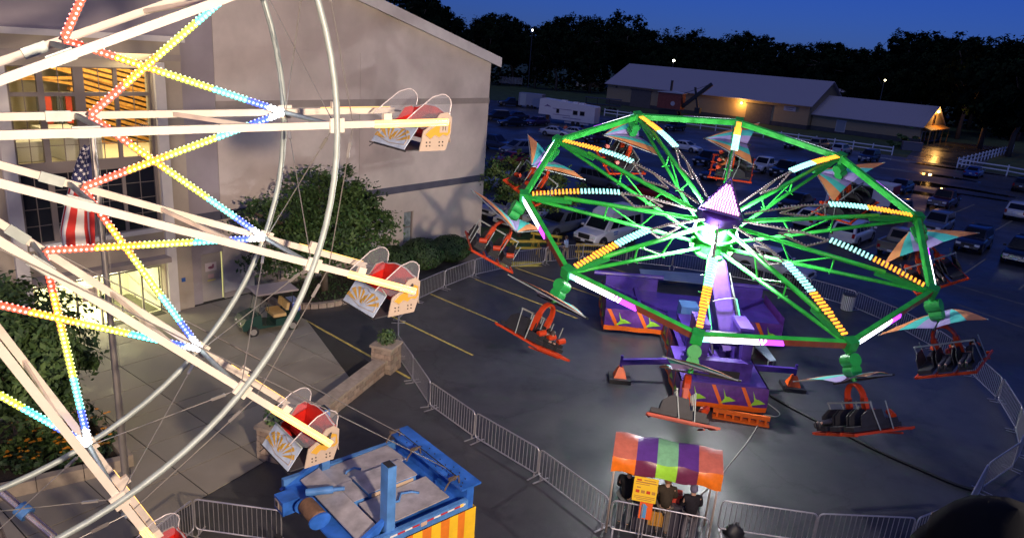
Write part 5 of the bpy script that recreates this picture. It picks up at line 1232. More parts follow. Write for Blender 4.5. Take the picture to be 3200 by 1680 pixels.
# limp flag: hoist down the pole, fly falling beside it
fx = (V((-1, .12, 0))).normalized(); fy = V((-fx.y, fx.x, 0)); ztp = up(fb, 452); zbt = up(fb, 795)
FH = (ztp - zbt); NU, NV = 36, 52
def FP(u, v, o=0.0):      # u across the gathered cloth 0..1, v downwards 0..1
    wdt = .12 + .95 * min(1, v * 1.2) ** .8
    x = .09 + wdt * u; fold = (.05 + .10 * v) * math.sin(u * 9.5 + 1.2 * v) * (.3 + .7 * v)
    z = ztp - FH * (v * (1 - .12 * (1 - u))) - .05 * math.sin(u * 3)
    return fx * x + fy * (fold + o) + V((0, 0, z))
flag = empty('flag', 'limp red, white and blue striped flag hanging beside the flagpole', 'flag', fb)
fl_c = {'r': mat('flag_red', (.55, .025, .02), .75), 'w': mat('flag_white', (.72, .68, .64), .75), 'b': mat('flag_blue', (.022, .025, .09), .75)}
parts_ = {}
for i in range(NU):
    for j in range(NV):
        u, v = (i + .5) / NU, (j + .5) / NV
        if v < .40 - .05 * u: c = 'b'
        else: c = 'r' if int(u * 7.2) % 2 == 0 else 'w'
        q4 = [(i / NU, j / NV), ((i + 1) / NU, j / NV), ((i + 1) / NU, (j + 1) / NV), (i / NU, (j + 1) / NV)]
        parts_.setdefault((c, 0 if c == 'b' else int(u * 7.2)), MB()).quad(*[FP(*q) for q in q4])
for (c, k), pm_ in parts_.items(): pm_.build('canton' if c == 'b' else 'stripe', fl_c[c], flag, True)
mb = MB(); k = 0
for j in range(9):
    for i in range(3):
        u, v = .16 + .30 * i + (.15 if j % 2 else 0), .03 + j * .04
        if u > .95: continue
        for o_ in (.012, -.012):
            c_ = FP(u, v, o_); e1 = (FP(u + .02, v, o_) - c_).normalized(); e2 = V((0, 0, 1)); pts = []
            for s in range(10): r_ = .05 if s % 2 == 0 else .02; a_ = R(90 + 36 * s); pts.append(c_ + e1 * (r_ * math.cos(a_)) + e2 * (r_ * math.sin(a_)))
            mb.add(pts, [tuple(range(10))])
tag(mb.build('stars', fl_c['w'], flag), kind='stuff')
# ------------------------------------------------------------------ parked vehicles
CGL = mat('car_glass', (.008, .010, .014), .10, spec=.35)
CHR = mat('car_chrome', (.60, .60, .62), .2, .9)
PLA = mat('car_trim_black', (.015, .015, .016), .55)
HLM = mat('headlight_lens', (.62, .65, .70), .12, spec=.7); TLM = mat('taillight_lens', (.28, .012, .012), .2)
PLT_ = mat('license_plate', (.62, .64, .66), .45)
def cpaint(c): return mat('paint_%02d%02d%02d' % tuple(int(x * 99) for x in c), c, .28, .25, coat=.6)
SPEC = {
 # L, W, ground clearance, stations (x, top z, half width), cabin (rear base x, rear top x, front top x, front base x, base z, roof z), wheel r, axle x
 'sedan': dict(L=4.75, W=1.80, st=[(-2.36, .62, .72), (-2.28, .92, .80), (-1.9, .99, .87), (-1.3, 1.00, .90), (0, .97, .90), (1.1, .94, .90), (1.9, .82, .86), (2.25, .72, .78), (2.37, .52, .66)], cab=(-1.75, -.95, .35, 1.12, .97, 1.45), wr=.33, ax=(1.42, -1.36), sw=3),
 'suv': dict(L=4.75, W=1.90, st=[(-2.38, .70, .80), (-2.32, 1.02, .88), (-1.9, 1.08, .94), (0, 1.06, .95), (1.05, 1.05, .95), (1.95, .97, .91), (2.28, .86, .83), (2.38, .60, .72)], cab=(-2.28, -2.02, .25, .98, 1.05, 1.74), wr=.37, ax=(1.42, -1.36), sw=4),
 'minivan': dict(L=5.1, W=1.98, st=[(-2.55, .68, .84), (-2.5, 1.05, .92), (-2.0, 1.10, .97), (0, 1.06, .98), (1.3, 1.0, .97), (2.05, .86, .90), (2.45, .72, .80), (2.55, .52, .68)], cab=(-2.46, -2.2, .55, 1.62, 1.04, 1.74), wr=.34, ax=(1.6, -1.5), sw=4),
 'pickup': dict(L=5.7, W=1.96, st=[(-2.85, .66, .90), (-2.82, .86, .95), (-.9, .86, .96), (-.82, 1.10, .97), (.9, 1.08, .97), (1.2, 1.08, .97), (2.3, 1.02, .94), (2.68, .95, .88), (2.85, .62, .78)], cab=(-.85, -.70, .45, 1.15, 1.08, 1.82), wr=.39, ax=(1.85, -1.75), sw=3),
 'van': dict(L=5.7, W=2.02, st=[(-2.85, .70, .90), (-2.82, 1.16, .97), (0, 1.18, 1.0), (1.5, 1.16, 1.0), (2.1, 1.08, .96), (2.62, .98, .88), (2.85, .62, .80)], cab=(-2.80, -2.66, 1.05, 1.75, 1.16, 2.02), wr=.39, ax=(1.95, -1.6), sw=4),
}
MCACHE = {}
def car_meshes(kind):
    if kind in MCACHE: return MCACHE[kind]
    S = SPEC[kind]; zb = .24 if kind in ('sedan', 'minivan') else .34; out = {}
    W2 = S['W'] / 2
    mb = MB(); prof = []
    for x, zt, hw in S['st']:
        hw = hw * W2 / .95 if kind != 'sedan' else hw
        hw = min(hw, W2); e = zb + (.12 if abs(x) > S['L'] / 2 - .15 else 0)
        half = [(.78 * hw, e), (hw * .99, e + .10), (hw, (e + zt) / 2 + .02), (hw * .975, zt - .10), (hw * .90, zt - .02), (hw * .6, zt + .012)]
        ring_ = [(x, -y, z) for y, z in half] + [(x, y, z) for y, z in reversed(half)]
        prof.append(ring_)
    n = len(prof[0])
    for r_ in prof: mb.v += r_
    for i in range(len(prof) - 1):
        for j in range(n): mb.f.append((i * n + j, (i + 1) * n + j, (i + 1) * n + (j + 1) % n, i * n + (j + 1) % n))
    mb.f.append(tuple(range(n))); mb.f.append(tuple((len(prof) - 1) * n + j for j in reversed(range(n)))); mb.m = [0] * len(mb.f)
    rb, rt, ft_, fb_, z0, z1 = S['cab']; wb, wt = W2 * .90, W2 * .74 if kind != 'van' else W2 * .84
    if kind == 'pickup': wt = W2 * .78
    cab = [(rb, -wb, z0 - .04), (fb_, -wb, z0 - .04), (fb_, wb, z0 - .04), (rb, wb, z0 - .04)]
    tz = z1 - .05
    mid = [(rt, -wt, tz), (ft_, -wt, tz), (ft_, wt, tz), (rt, wt, tz)]
    k = .86; cx_ = (rt + ft_) / 2
    top = [(cx_ + (x - cx_) * .90, y * k, z1) for x, y, z in mid]
    mb.add(cab + mid + top, [(0, 1, 5, 4), (1, 2, 6, 5), (2, 3, 7, 6), (3, 0, 4, 7), (4, 5, 9, 8), (5, 6, 10, 9), (6, 7, 11, 10), (7, 4, 8, 11), (8, 9, 10, 11)])
    if kind == 'pickup':
        for y in (-W2 * .93, W2 * .93): mb.box((-1.85, y, 1.0), (1.92, .09, .30))
        mb.box((-2.79, 0, 1.0), (.08, 1.7, .30))
    out['body'] = mb
    def face(a, b, c, d, m, o=.014):          # inset quad on a-b-c-d (a,b low; c,d high)
        a, b, c, d = V(a), V(b), V(c), V(d); nr = (b - a).cross(d - a).normalized()
        def P(u, v): return (a.lerp(b, u)).lerp(d.lerp(c, u), v) + nr * o
        return P
    gl = {}
    P = face(cab[2], cab[1], mid[1], mid[2], 0)
    w = MB(); w.quad(P(.06, .10), P(.94, .10), P(.93, .93), P(.07, .93)); n_ = (w.v and 0)
    def chk(mbx, outv):
        vs = [V(v) for v in mbx.v[:4]]; nr = (vs[1] - vs[0]).cross(vs[3] - vs[0])
        if nr.dot(V(outv)) < 0: mbx.f = [tuple(reversed(f)) for f in mbx.f]
        return mbx
    # recompute offsets so that they point outwards
    def pane(a, b, c, d, outv, u0, u1, v0, v1):
        a, b, c, d = V(a), V(b), V(c), V(d); nr = (b - a).cross(d - a).normalized()
        if nr.dot(V(outv)) < 0: nr = -nr
        Pn = lambda u, v: (a.lerp(b, u)).lerp(d.lerp(c, u), v) + nr * .012
        m_ = MB(); m_.quad(Pn(u0, v0), Pn(u1, v0), Pn(u1, v1), Pn(u0, v1)); return chk(m_, outv)
    out['windshield'] = pane(cab[1], cab[2], mid[2], mid[1], (1, 0, .5), .07, .93, .12, .94)
    out['rear_window'] = pane(cab[0], cab[3], mid[3], mid[0], (-1, 0, .5), .10, .90, .18, .90)
    sw = S['sw']; sides = []
    for s, (a, b, c, d) in ((-1, (cab[0], cab[1], mid[1], mid[0])), (1, (cab[3], cab[2], mid[2], mid[3]))):
        m_ = MB()
        for q in range(sw):
            u0, u1 = .07 + .83 * q / sw + .012, .07 + .83 * (q + 1) / sw - .012
            t = pane(a, b, c, d, (0, s, .3), u0, u1, .14, .90); m_.add(t.v, t.f)
        sides.append(m_)
    out['side_windows'] = sides
    xf, xr = S['st'][-1][0], S['st'][0][0]; zh = S['st'][-2][1]
    fz = zh - .14; L2 = S['L'] / 2
    hl = MB(); hl.box((xf - .10, -W2 * .66, fz), (.16, W2 * .36, .16)); hl2 = MB(); hl2.box((xf - .10, W2 * .66, fz), (.16, W2 * .36, .16)); out['headlight'] = [hl, hl2]
    gr = MB(); gr.box((xf - .035, 0, fz - .02), (.08, W2 * .86, .17 if kind not in ('pickup', 'van') else .30)); out['grille'] = gr
    bf = MB(); bf.box((xf - .02, 0, zb + .20), (.14, W2 * 1.62, .16)); br_ = MB(); br_.box((xr + .02, 0, zb + .22), (.14, W2 * 1.66, .17)); out['bumper'] = [bf, br_]
    zt = S['st'][1][1] - .16; tl = []
    for y in (-1, 1): t = MB(); t.box((xr + .05, y * W2 * .80, zt - (.0 if kind == 'sedan' else -.02)), (.10, W2 * .20 if kind != 'sedan' else W2 * .32, .16 if kind == 'sedan' else .32)); tl.append(t)
    out['taillight'] = tl
    pf = MB(); pf.box((xf + .055, 0, zb + .22), (.012, .32, .13)); prr = MB(); prr.box((xr - .005 if kind != 'pickup' else xr - .055, 0, zt - .10 if kind != 'pickup' else zb + .22), (.02, .32, .13)); out['license_plate'] = [pf, prr]
    mi = []
    for y in (-1, 1): t = MB(); t.box((fb_ - .18, y * (W2 + .08), z0 + .10), (.12, .20, .13)); mi.append(t)
    out['mirror'] = mi
    sl_ = MB()
    for y in (-1, 1): sl_.box((0, y * W2 * .93, zb + .02), (S['L'] * .50, .06, .08))
    out['sill'] = sl_
    res = {}
    for nme, v in out.items():
        smooth = 38 if nme == 'body' else False
        ms = {'body': PLA, 'windshield': CGL, 'rear_window': CGL, 'side_windows': CGL, 'headlight': HLM, 'grille': PLA, 'bumper': PLA, 'taillight': TLM, 'license_plate': PLT_, 'mirror': PLA, 'sill': PLA}[nme]
        res[nme] = [x.mesh(nme, ms, smooth) for x in (v if isinstance(v, list) else [v])]
    wr = S['wr']; mb = MB(); mb.tube((0, -.11, 0), (0, .11, 0), wr, 20); res['wheel'] = mb.mesh('wheel', TYR, 40)
    mb = MB(); mb.tube((0, .10, 0), (0, .118, 0), wr * .64, 16)
    for q in range(5): a = 2 * PI * q / 5; mb.bar((.1 * wr * math.cos(a), .122, .1 * wr * math.sin(a)), (wr * .6 * math.cos(a), .122, wr * .6 * math.sin(a)), .05, .012, (0, 1, 0))
    res['rim'] = mb.mesh('rim', RIMM)
    mb = MB(); mb.tube((0, -.02, 0), (0, .02, 0), wr * 1.17, 20); res['arch'] = mb.mesh('wheel_arch', PLA)
    MCACHE[kind] = res
    return res
PBODY = {}
def car(kind, label, colr, loc, hdg, cat=None, name=None, extra=None, simple=False):
    M_ = car_meshes(kind); S = SPEC[kind]; W2 = S['W'] / 2
    nm = name or {'sedan': 'parked_car', 'suv': 'parked_suv', 'minivan': 'parked_minivan', 'pickup': 'pickup_truck', 'van': 'passenger_van'}[kind]
    c = empty(nm, label, cat or {'sedan': 'car', 'suv': 'suv', 'minivan': 'minivan', 'pickup': 'pickup truck', 'van': 'van'}[kind], (loc[0], loc[1], 0), R(hdg), 'vehicles parked on the lot')
    for nme, ms in M_.items():
        if nme in ('wheel', 'rim', 'arch'): continue
        for me in ms:
            o = inst({'side_windows': 'side_window'}.get(nme, nme), me, c)
            if nme == 'body' or (nme == 'mirror') or (nme == 'bumper' and kind in ('sedan', 'minivan', 'suv') and extra != 'chrome'):
                o.material_slots[0].link = 'OBJECT'; o.material_slots[0].material = cpaint(colr)
            if extra == 'chrome' and nme in ('bumper', 'grille'): o.material_slots[0].link = 'OBJECT'; o.material_slots[0].material = CHR
    for x in S['ax']:
        for y in (-1, 1):
            wh = inst('wheel', M_['wheel'], c, (x, y * (W2 - .12), S['wr']), (0, 0, 0 if y > 0 else PI)); inst('rim', M_['rim'], wh)
            inst('wheel_arch', M_['arch'], c, (x, y * (W2 - .018), S['wr'] + .03))
    if kind == 'pickup':
        mb = MB(); mb.box((-1.85, 0, .875), (1.85, 1.66, .01)); mb.build('bed_floor', PLA, c)
    return c
SILV, WHITE, BLACK, NAVY, BLUEC, DGREY, MAROON, REDC, GOLDC, TAUPE, PURP, SLATE = (.42, .43, .46), (.66, .66, .66), (.012, .012, .014), (.018, .022, .05), (.04, .08, .26), (.07, .075, .085), (.06, .014, .018), (.20, .015, .015), (.30, .24, .16), (.17, .145, .125), (.05, .02, .06), (.12, .14, .19)
A_, B_ = 228, 48
def at(x, y, fwd=0.0, h=A_): p = px(x, y); return p + V((math.cos(R(h)), math.sin(R(h)), 0)) * fwd
# row right behind the far barriers
vn = car('van', 'white passenger van with raised roof and black grille behind the barriers', WHITE, at(1818, 775, -2.9), A_)
mb = MB()
pf = [(-2.60, 2.0), (-2.45, 2.42), (.30, 2.46), (.95, 2.22), (1.02, 2.0)]
mb.prism([(x, -.82, z) for x, z in pf], (0, 1.64, 0)); mb.build('raised_roof', mat('van_roof', (.55, .57, .60), .4), vn, 30)
mb = MB(); mb.box((.62, 1.005, 1.02), (.5, .01, .10)); mb.box((.62, 1.005, .86), (.42, .01, .07)); mb.build('door_lettering', mat('van_lettering', (.06, .12, .45), .5), vn)
car('suv', 'dark blue crossover nose out beside the white van', SLATE, at(1675, 745, -2.4), A_)
car('sedan', 'white sedan nose out under the small tree by the hall corner', WHITE, at(1562, 713, -2.4), A_)
car('suv', 'silver suv half hidden behind the hall corner', SILV, at(1505, 690, -2.6), A_)
car('sedan', 'silver car glimpsed through the small tree crown', SILV, at(1542, 590, -1.5), A_)
car('minivan', 'grey minivan seen from behind through the ring beside the small tree', DGREY, at(1880, 585, 0), -42)
car('sedan', 'dark red sedan behind the ride arms left of the hub', REDC, at(2040, 622, 0), -42)
car('suv', 'silver suv parked lengthwise right behind the far barriers', SILV, px(2410, 862), -42)
car('sedan', 'white sedan with red tail lamps seen from behind, right of the hub', WHITE, at(2500, 715, 2.4, B_), B_)
car('minivan', 'white minivan seen from behind, left of the taupe pickup', WHITE, at(2625, 768, 2.5, B_), B_)
car('pickup', 'taupe pickup truck with open bed seen from behind', TAUPE, at(2775, 806, 2.8, B_), B_, extra='chrome')
car('suv', 'dark suv with bright headlamps facing out beyond the rightmost glider', NAVY, at(3015, 792, -2.4), A_)
car('suv', 'black suv cut by the right picture edge, plate showing', BLACK, at(3165, 832, -2.4), A_, extra='chrome')
car('suv', 'blue grey suv behind the rightmost ring corner', SLATE, at(2900, 735, -2.2), A_)
car('suv', 'grey suv between the concession trailer and the taupe pickup', DGREY, at(2775, 690, -1.5), A_)
car('sedan', 'black car with amber lit lamps behind the arms right of the hub', BLACK, at(2485, 650, 0), A_)
car('suv', 'pale silver hatchback seen from behind at the right picture edge', SILV, at(3165, 690, 2.2, B_), B_)
car('pickup', 'maroon pickup truck facing out beside the lamp reflection', MAROON, at(2922, 655, -2.8), A_, extra='chrome')
car('sedan', 'dark blue sedan behind the red and white trailer', NAVY, at(2795, 605, -2.0), A_)
car('sedan', 'bright blue sedan in front of the right white fence', BLUEC, at(3030, 556, 2.0, B_), B_)
car('suv', 'black suv at the right edge below the white fence', BLACK, at(3195, 596, 0), B_)
# middle rows
car('pickup', 'white pickup truck behind the far right of the hub', WHITE, at(2385, 536, 0), A_)
car('pickup', 'black pickup truck beside the white pickup, load in its bed', BLACK, at(2452, 548, 0), A_)
car('sedan', 'white sedan below the far ring beam', WHITE, at(2140, 472, 0), -42)
car('suv', 'black suv right of the far white sedan', BLACK, at(2209, 515, 0), A_)
car('sedan', 'dark blue sedan behind the lamp pyramid', NAVY, at(2235, 560, 0), A_)
car('suv', 'black suv just above the far ring beam near the barn', BLACK, at(2109, 408, 0), A_)
car('sedan', 'small dark red car above the ring right of centre', MAROON, at(2575, 530, 0), A_)
car('sedan', 'dark car left of the gold minivan near the white fence', BLACK, at(2480, 463, 0), A_)
car('minivan', 'gold minivan backed to the white fence', GOLDC, at(2560, 464, 0), B_)
car('suv', 'silver crossover seen from behind next to the gold minivan', SILV, at(2628, 482, 0), B_)
car('suv', 'large dark suv facing out, last of the row before the driveway', NAVY, at(2706, 505, -1), A_, extra='chrome')
car('suv', 'dark red suv behind the upper left ring beam', MAROON, at(1866, 444, 0), A_)
car('sedan', 'silver sedan below the camper trailer, left of its twin', SILV, at(1735, 426, 0), -25)
car('sedan', 'silver sedan below the camper trailer, right of its twin', SILV, at(1800, 428, 0), -25)
car('sedan', 'small plum coloured sedan left of the camper trailer', PURP, at(1677, 392, 0), A_)
car('sedan', 'black sedan with a lit plate near the hall corner, far back', BLACK, at(1600, 394, 0), 205)
car('sedan', 'dark blue sedan behind the black sedan far back', NAVY, at(1610, 374, 0), 205)
tt = car('suv', 'white roofed two tone suv peeking past the hall corner', BLACK, at(1550, 376, 0), 205)
mb = MB(); mb.box((-.85, 0, 1.755), (2.1, 1.2, .04)); mb.build('white_roof', cpaint(WHITE), tt)
car('pickup', 'black pickup truck hitched to a grey box trailer on the grass edge', BLACK, at(1596, 332, 0), 200)
car('pickup', 'dark pickup truck with a white bed cover by the hall edge', NAVY, at(1545, 466, 0), -30)
car('minivan', 'steel blue minivan facing out near the hall edge', SLATE, at(1625, 482, 0), 215)
car('sedan', 'dark red sedan below the steel blue minivan', REDC, at(1600, 516, 0), 215)

# ------------------------------------------------------------------ trailers and machines far back
def wheels(r, xs, y, rad=.36):
    for x in xs:
        for s in (-1, 1): mb = MB(); mb.tube((x, s * y - .11, rad), (x, s * y + .11, rad), rad, 16); mb.build('wheel', TYR, r, 40)
a, b = px(1690, 378), px(1862, 400); d = (b - a); cz = math.atan2(d.y, d.x); L = d.length
rv = empty('camper_trailer', 'long white camper trailer with raised nose parked far back', 'camper', (a + b) / 2, cz)
RVW = mat('camper_white', (.62, .60, .62), .4, var=.05, vs=2)
prof = [(-L / 2, 1.35), (-L / 2 + .1, 3.9), (-L / 2 + .5, 4.05), (L / 2 - .2, 3.55), (L / 2, 3.4), (L / 2, .75), (-L / 2 + 2.6, .75), (-L / 2 + 2.3, 1.35)]
mb = MB(); mb.prism([(x, -1.2, z) for x, z in prof], (0, 2.4, 0)); mb.build('body', RVW, rv)
for x, w_ in ((-1.6, .6), (1.7, .9), (3.0, .9)):
    mb = MB(); mb.box((x, -1.21, 2.2), (w_, .03, .75)); f_ = mb.build('window', FRM, rv); mb = MB(); mb.box((x, -1.23, 2.2), (w_ - .15, .02, .6)); mb.build('pane', CGL, f_)
for z, x0, x1 in ((2.55, -2.6, 1.0), (1.55, -2.4, .8), (1.2, -.6, 2.8)): mb = MB(); mb.box(((x0 + x1) / 2, -1.205, z), (x1 - x0, .02, .08)); mb.build('stripe', mat('rv_stripe', (.16, .10, .22), .5), rv)
for k in range(2): mb = MB(); mb.prism([(-4.3 + k * .4, -1.206, 2.7), (-3.6 + k * .4, -1.206, 3.15 - k * .2), (-3.2 + k * .3, -1.206, 2.7 - k * .1), (-3.7 + k * .4, -1.206, 2.85)], (0, -.01, 0)); mb.build('swoosh', mat('rv_stripe', (.16, .10, .22), .5), rv)
for x in (-1.0, 1.2, 2.4): mb = MB(); mb.box((x, 0, 3.85 - .05 * x), (.9, .8, .3)); mb.build('roof_unit', RVW, rv)
mb = MB(); mb.box((2.0, -1.0, .55), (4.5, .1, .45)); mb.build('skirt', mat('rv_skirt', (.5, .5, .52), .5), rv)
wheels(rv, (1.4, 2.3), 1.0); mb = MB(); mb.box((-L / 2 + 1.2, 0, .7), (.15, 1.2, 1.35)); mb.build('landing_leg', STEELD, rv)
q = px(1660, 338); bx2 = empty('box_trailer', 'grey box trailer behind the black pickup on the grass edge', 'trailer', q, R(-20))
mb = MB(); mb.box((0, 0, 1.75), (5.2, 2.2, 2.6)); mb.build('box', mat('trailer_grey', (.28, .29, .33), .45, .3), bx2); mb = MB(); mb.box((-1.6, -1.12, 1.75), (1.3, .03, 2.4)); mb.build('door', mat('trailer_door', (.42, .44, .42), .4, .3), bx2); wheels(bx2, (-.4, .5), 1.0)
q = px(2680, 668); ct = empty('concession_trailer', 'white concession trailer with red panels behind the right ring beam', 'trailer', q + V((.6, 1.2, 0)), R(-42))
mb = MB(); mb.box((0, 0, 1.75), (5.6, 2.3, 2.5)); mb.build('box', mat('conc_white', (.58, .56, .60), .5), ct)
mb = MB(); mb.box((2.81, 0, 2.0), (.03, 2.2, 1.8)); ep = mb.build('end_panel', mat('conc_red', (.35, .03, .03), .5), ct); mb = MB(); mb.box((2.835, 0, 2.0), (.02, 2.2, .14)); mb.build('panel_strip', mat('conc_white', (.58, .56, .60), .5), ep)
mb = MB(); mb.box((-.4, -1.16, 1.9), (3.2, .03, 1.2)); sh = mb.build('serving_hatch', PLA, ct); mb = MB(); mb.prism([(-2.0, -1.17, 2.52), (1.2, -1.17, 2.52), (1.2, -2.1, 2.75), (-2.0, -2.1, 2.75)], (0, 0, .05)); mb.build('hatch_awning', mat('conc_white', (.58, .56, .60), .5), sh); wheels(ct, (-.4, .5), 1.05)
q = px(1595, 268); st_ = empty('stock_trailer', 'grey slatted stock trailer far back under the trees', 'trailer', q, R(2))
for k in range(7): mb = MB(); mb.box((0, -1.1, .9 + k * .28), (7.4, .06, .14)); mb.build('slat', mat('stock_grey', (.22, .23, .26), .5, .4), st_)
for k in range(8): mb = MB(); mb.box((-3.6 + k * 1.03, -1.13, 1.75), (.1, .06, 2.1)); mb.build('upright', mat('stock_grey', (.22, .23, .26), .5, .4), st_)
mb = MB(); mb.box((0, 0, .75), (7.4, 2.2, .2)); mb.build('floor', STEELD, st_); wheels(st_, (.3, 1.2), 1.0)
q = px(1815, 280); tk = empty('water_tank', 'white tank on a small trailer left of the barn', 'tank', q, 0)
mb = MB(); mb.box((0, 0, 2.4), (3.2, 2.0, 2.6)); mb.build('tank', WHT, tk); mb = MB(); mb.box((.6, 0, 4.0), (1.4, 1.2, .6)); mb.build('cap', WHT, tk); mb = MB(); mb.box((0, 0, .9), (4.2, 1.8, .3)); mb.build('frame', STEELD, tk); wheels(tk, (-.8, .8), .9, .45)
q = px(1858, 283); fr2 = empty('farm_wagon', 'brown farm wagon between the white tank and the barn', 'wagon', q, 0)
mb = MB(); mb.box((0, 0, 2.0), (6.4, 2.2, 2.0)); mb.build('box', mat('wagon_brown', (.12, .09, .07), .7, var=.3, vs=3), fr2); wheels(fr2, (-2.2, 2.2), 1.0, .5)
q = px(1882, 348); ft2 = empty('flat_trailer', 'long dark flatbed trailer in front of the barn corner', 'trailer', q, R(-8))
mb = MB(); mb.box((0, 0, 1.35), (8.0, 2.4, .3)); mb.build('bed', BLK, ft2); mb = MB()
for x in (-3.8, -1.3, 1.3, 3.8): mb.box((x, 0, 2.1), (.12, 2.3, 1.2))
mb.box((0, 0, 2.75), (8.0, 2.3, .12)); mb.build('rack', mat('rack_dark', (.03, .03, .035), .6), ft2); wheels(ft2, (1.6, 2.6), 1.0, .45)
# steam shovel
q = px(2092, 360); sv = empty('steam_shovel', 'old red steam shovel with black boom standing before the barn', 'excavator', q, R(-30))
SVR = mat('shovel_red', (.20, .045, .03), .6, var=.3, vs=2)
mb = MB(); mb.box((0, 0, 3.2), (5.4, 3.0, 3.4)); mb.build('house', SVR, sv); mb = MB(); mb.prism([(-2.9, -1.7, 4.92), (2.9, -1.7, 4.92), (2.9, -1.7, 5.05), (0, -1.7, 5.35), (-2.9, -1.7, 5.05)], (0, 3.4, 0)); mb.build('roof', mat('shovel_roof', (.42, .42, .46), .5), sv)
mb = MB(); mb.tube((-.4, 0, 5.2), (-.4, 0, 7.6), .28, 12); mb.build('chimney', BLK, sv, 40)
n_ = 16; mb = MB(); mb.prism([(.9 + .5 * math.cos(2 * PI * i / n_), -1.52, 2.7 + .5 * math.sin(2 * PI * i / n_)) for i in range(n_)], (0, -.03, 0)); mb.build('round_emblem', mat('emblem_pale', (.45, .42, .45), .5), sv)
for s in (-1, 1):
    mb = MB(); mb.prism([(x, s * 1.0 - .35, z) for x, z in ((-2.3, .5), (-2.0, .05), (2.0, .05), (2.3, .5), (2.0, 1.1), (-2.0, 1.1))], (0, .7, 0)); mb.build('track', BLK, sv)
mb = MB(); mb.bar((2.7, 0, 2.2), (8.6, 0, 7.6), .7, .8); bm3 = mb.build('boom', BLK, sv); mb = MB(); mb.bar((5.0, 0, 6.6), (6.2, 0, 2.2), .4, .4); mb.box((6.3, 0, 1.7), (1.2, 1.3, 1.2)); mb.build('dipper', BLK, bm3); mb = MB(); mb.tube((2.6, 0, 5.0), (8.6, 0, 7.7), .05, 5); mb.build('boom_cable', BLK, bm3)
# ------------------------------------------------------------------ barn with lower wing
def siding(name, c, sc_=9.0):
    m = mat(name, c, .6); n = m.node_tree.nodes; l = m.node_tree.links; b = n['Principled BSDF']
    tc = n.new('ShaderNodeTexCoord'); wv = n.new('ShaderNodeTexWave'); wv.inputs['Scale'].default_value = sc_ / 6.28; wv.bands_direction = 'X'
    mp = n.new('ShaderNodeMapping'); mp.inputs['Rotation'].default_value = (0, 0, 0); l.new(tc.outputs['Object'], mp.inputs[0]); l.new(mp.outputs[0], wv.inputs['Vector'])
    bp = n.new('ShaderNodeBump'); bp.inputs['Strength'].default_value = .8; bp.inputs['Distance'].default_value = .05; l.new(wv.outputs['Fac'], bp.inputs['Height']); l.new(bp.outputs[0], b.inputs['Normal'])
    return m
SID = siding('siding_tan', (.33, .25, .14)); BASEB = mat('barn_base', (.05, .05, .055), .8, var=.2, vs=1)
BRF = siding('barn_roof_metal', (.30, .28, .33), 5.0); BDR = mat('barn_door', (.10, .085, .075), .7, var=.15, vs=2)
UB = V((math.cos(R(-42)), math.sin(R(-42)), 0)); VB = V((-UB.y, UB.x, 0))
def barn(name, label, P0, P1, eave, ridge, depth, ov):
    P0 = V((P0.x, P0.y, 0)); L = (V((P1.x, P1.y, 0)) - P0).length; d = (V((P1.x, P1.y, 0)) - P0).normalized()
    b = empty(name, label, 'building', P0, math.atan2(d.y, d.x))
    T_ = .2
    mb = MB(); mb.box((L / 2, T_ / 2, eave / 2), (L, T_, eave)); mb.build('front_wall', SID, b)
    mb = MB(); mb.box((L / 2, depth - T_ / 2, eave / 2), (L, T_, eave)); mb.build('back_wall', SID, b)
    for x in (T_ / 2 + .01, L - T_ / 2 - .01):
        mb = MB(); mb.prism([(x - T_ / 2, T_, 0), (x - T_ / 2, depth - T_, 0), (x - T_ / 2, depth - T_, eave), (x - T_ / 2, depth / 2, ridge - .1), (x - T_ / 2, T_, eave)], (T_, 0, 0)); mb.build('gable_wall', SID, b)
    sl_ = (ridge - eave) / (depth / 2)
    for s in (0, 1):
        y0 = -ov if s == 0 else depth + ov; z0_ = eave - ov * sl_ + .06
        mb = MB(); mb.prism([(-ov, y0, z0_), (-ov, depth / 2, ridge + .06), (-ov, depth / 2, ridge + .22), (-ov, y0, z0_ + .16)], (L + 2 * ov, 0, 0)); mb.build('roof', BRF, b)
    mb = MB(); mb.box((L / 2, -.03, .45), (L + .04, .05, .9)); mb.build('base_band', BASEB, b)
    mb = MB(); mb.box((L + .02, depth / 2, .45), (.05, depth, .9)); mb.build('base_band', BASEB, b)
    return b, L
Pa, Pb = px(1893, 322), px(2517, 398); Lb = (Pb - Pa)
Pb = Pa + UB * 52.5
bn, BL_ = barn('barn', 'long tan metal barn with dark sliding doors at the lot edge', Pa, Pb, 5.0, 9.9, 19, .6)
def on_wall(b, L, P0, xpx, ypx):
    """front wall coordinate along the wall seen at a pixel column"""
    d = (V((math.cos(b.rotation_euler.z), math.sin(b.rotation_euler.z), 0))); lo, hi = 0, L
    for _ in range(40):
        m = (lo + hi) / 2
        if pr(V(b.location) + d * m + V((0, 0, 3)))[0] < xpx: lo = m
        else: hi = m
    return lo
def door(b, x0, x1, h, nm='sliding_door'):
    mb = MB(); mb.box(((x0 + x1) / 2, -.075, h / 2), (x1 - x0, .07, h)); dd = mb.build(nm, BDR, b)
    mb = MB(); mb.box(((x0 + x1) / 2, -.10, h + .1), (x1 - x0 + .6, .1, .16)); mb.build('door_track', BASEB, dd)
door(bn, on_wall(bn, BL_, Pa, 1973, 0), on_wall(bn, BL_, Pa, 2035, 0), 4.1)
door(bn, on_wall(bn, BL_, Pa, 2333, 0), on_wall(bn, BL_, Pa, 2412, 0), 4.0)
xs = on_wall(bn, BL_, Pa, 2466, 0); mb = MB(); mb.box((xs, -.05, 3.9), (2.6, .08, 1.0)); bs_ = mb.build('wall_sign', mat('sign_pale', (.45, .44, .46), .6), bn)
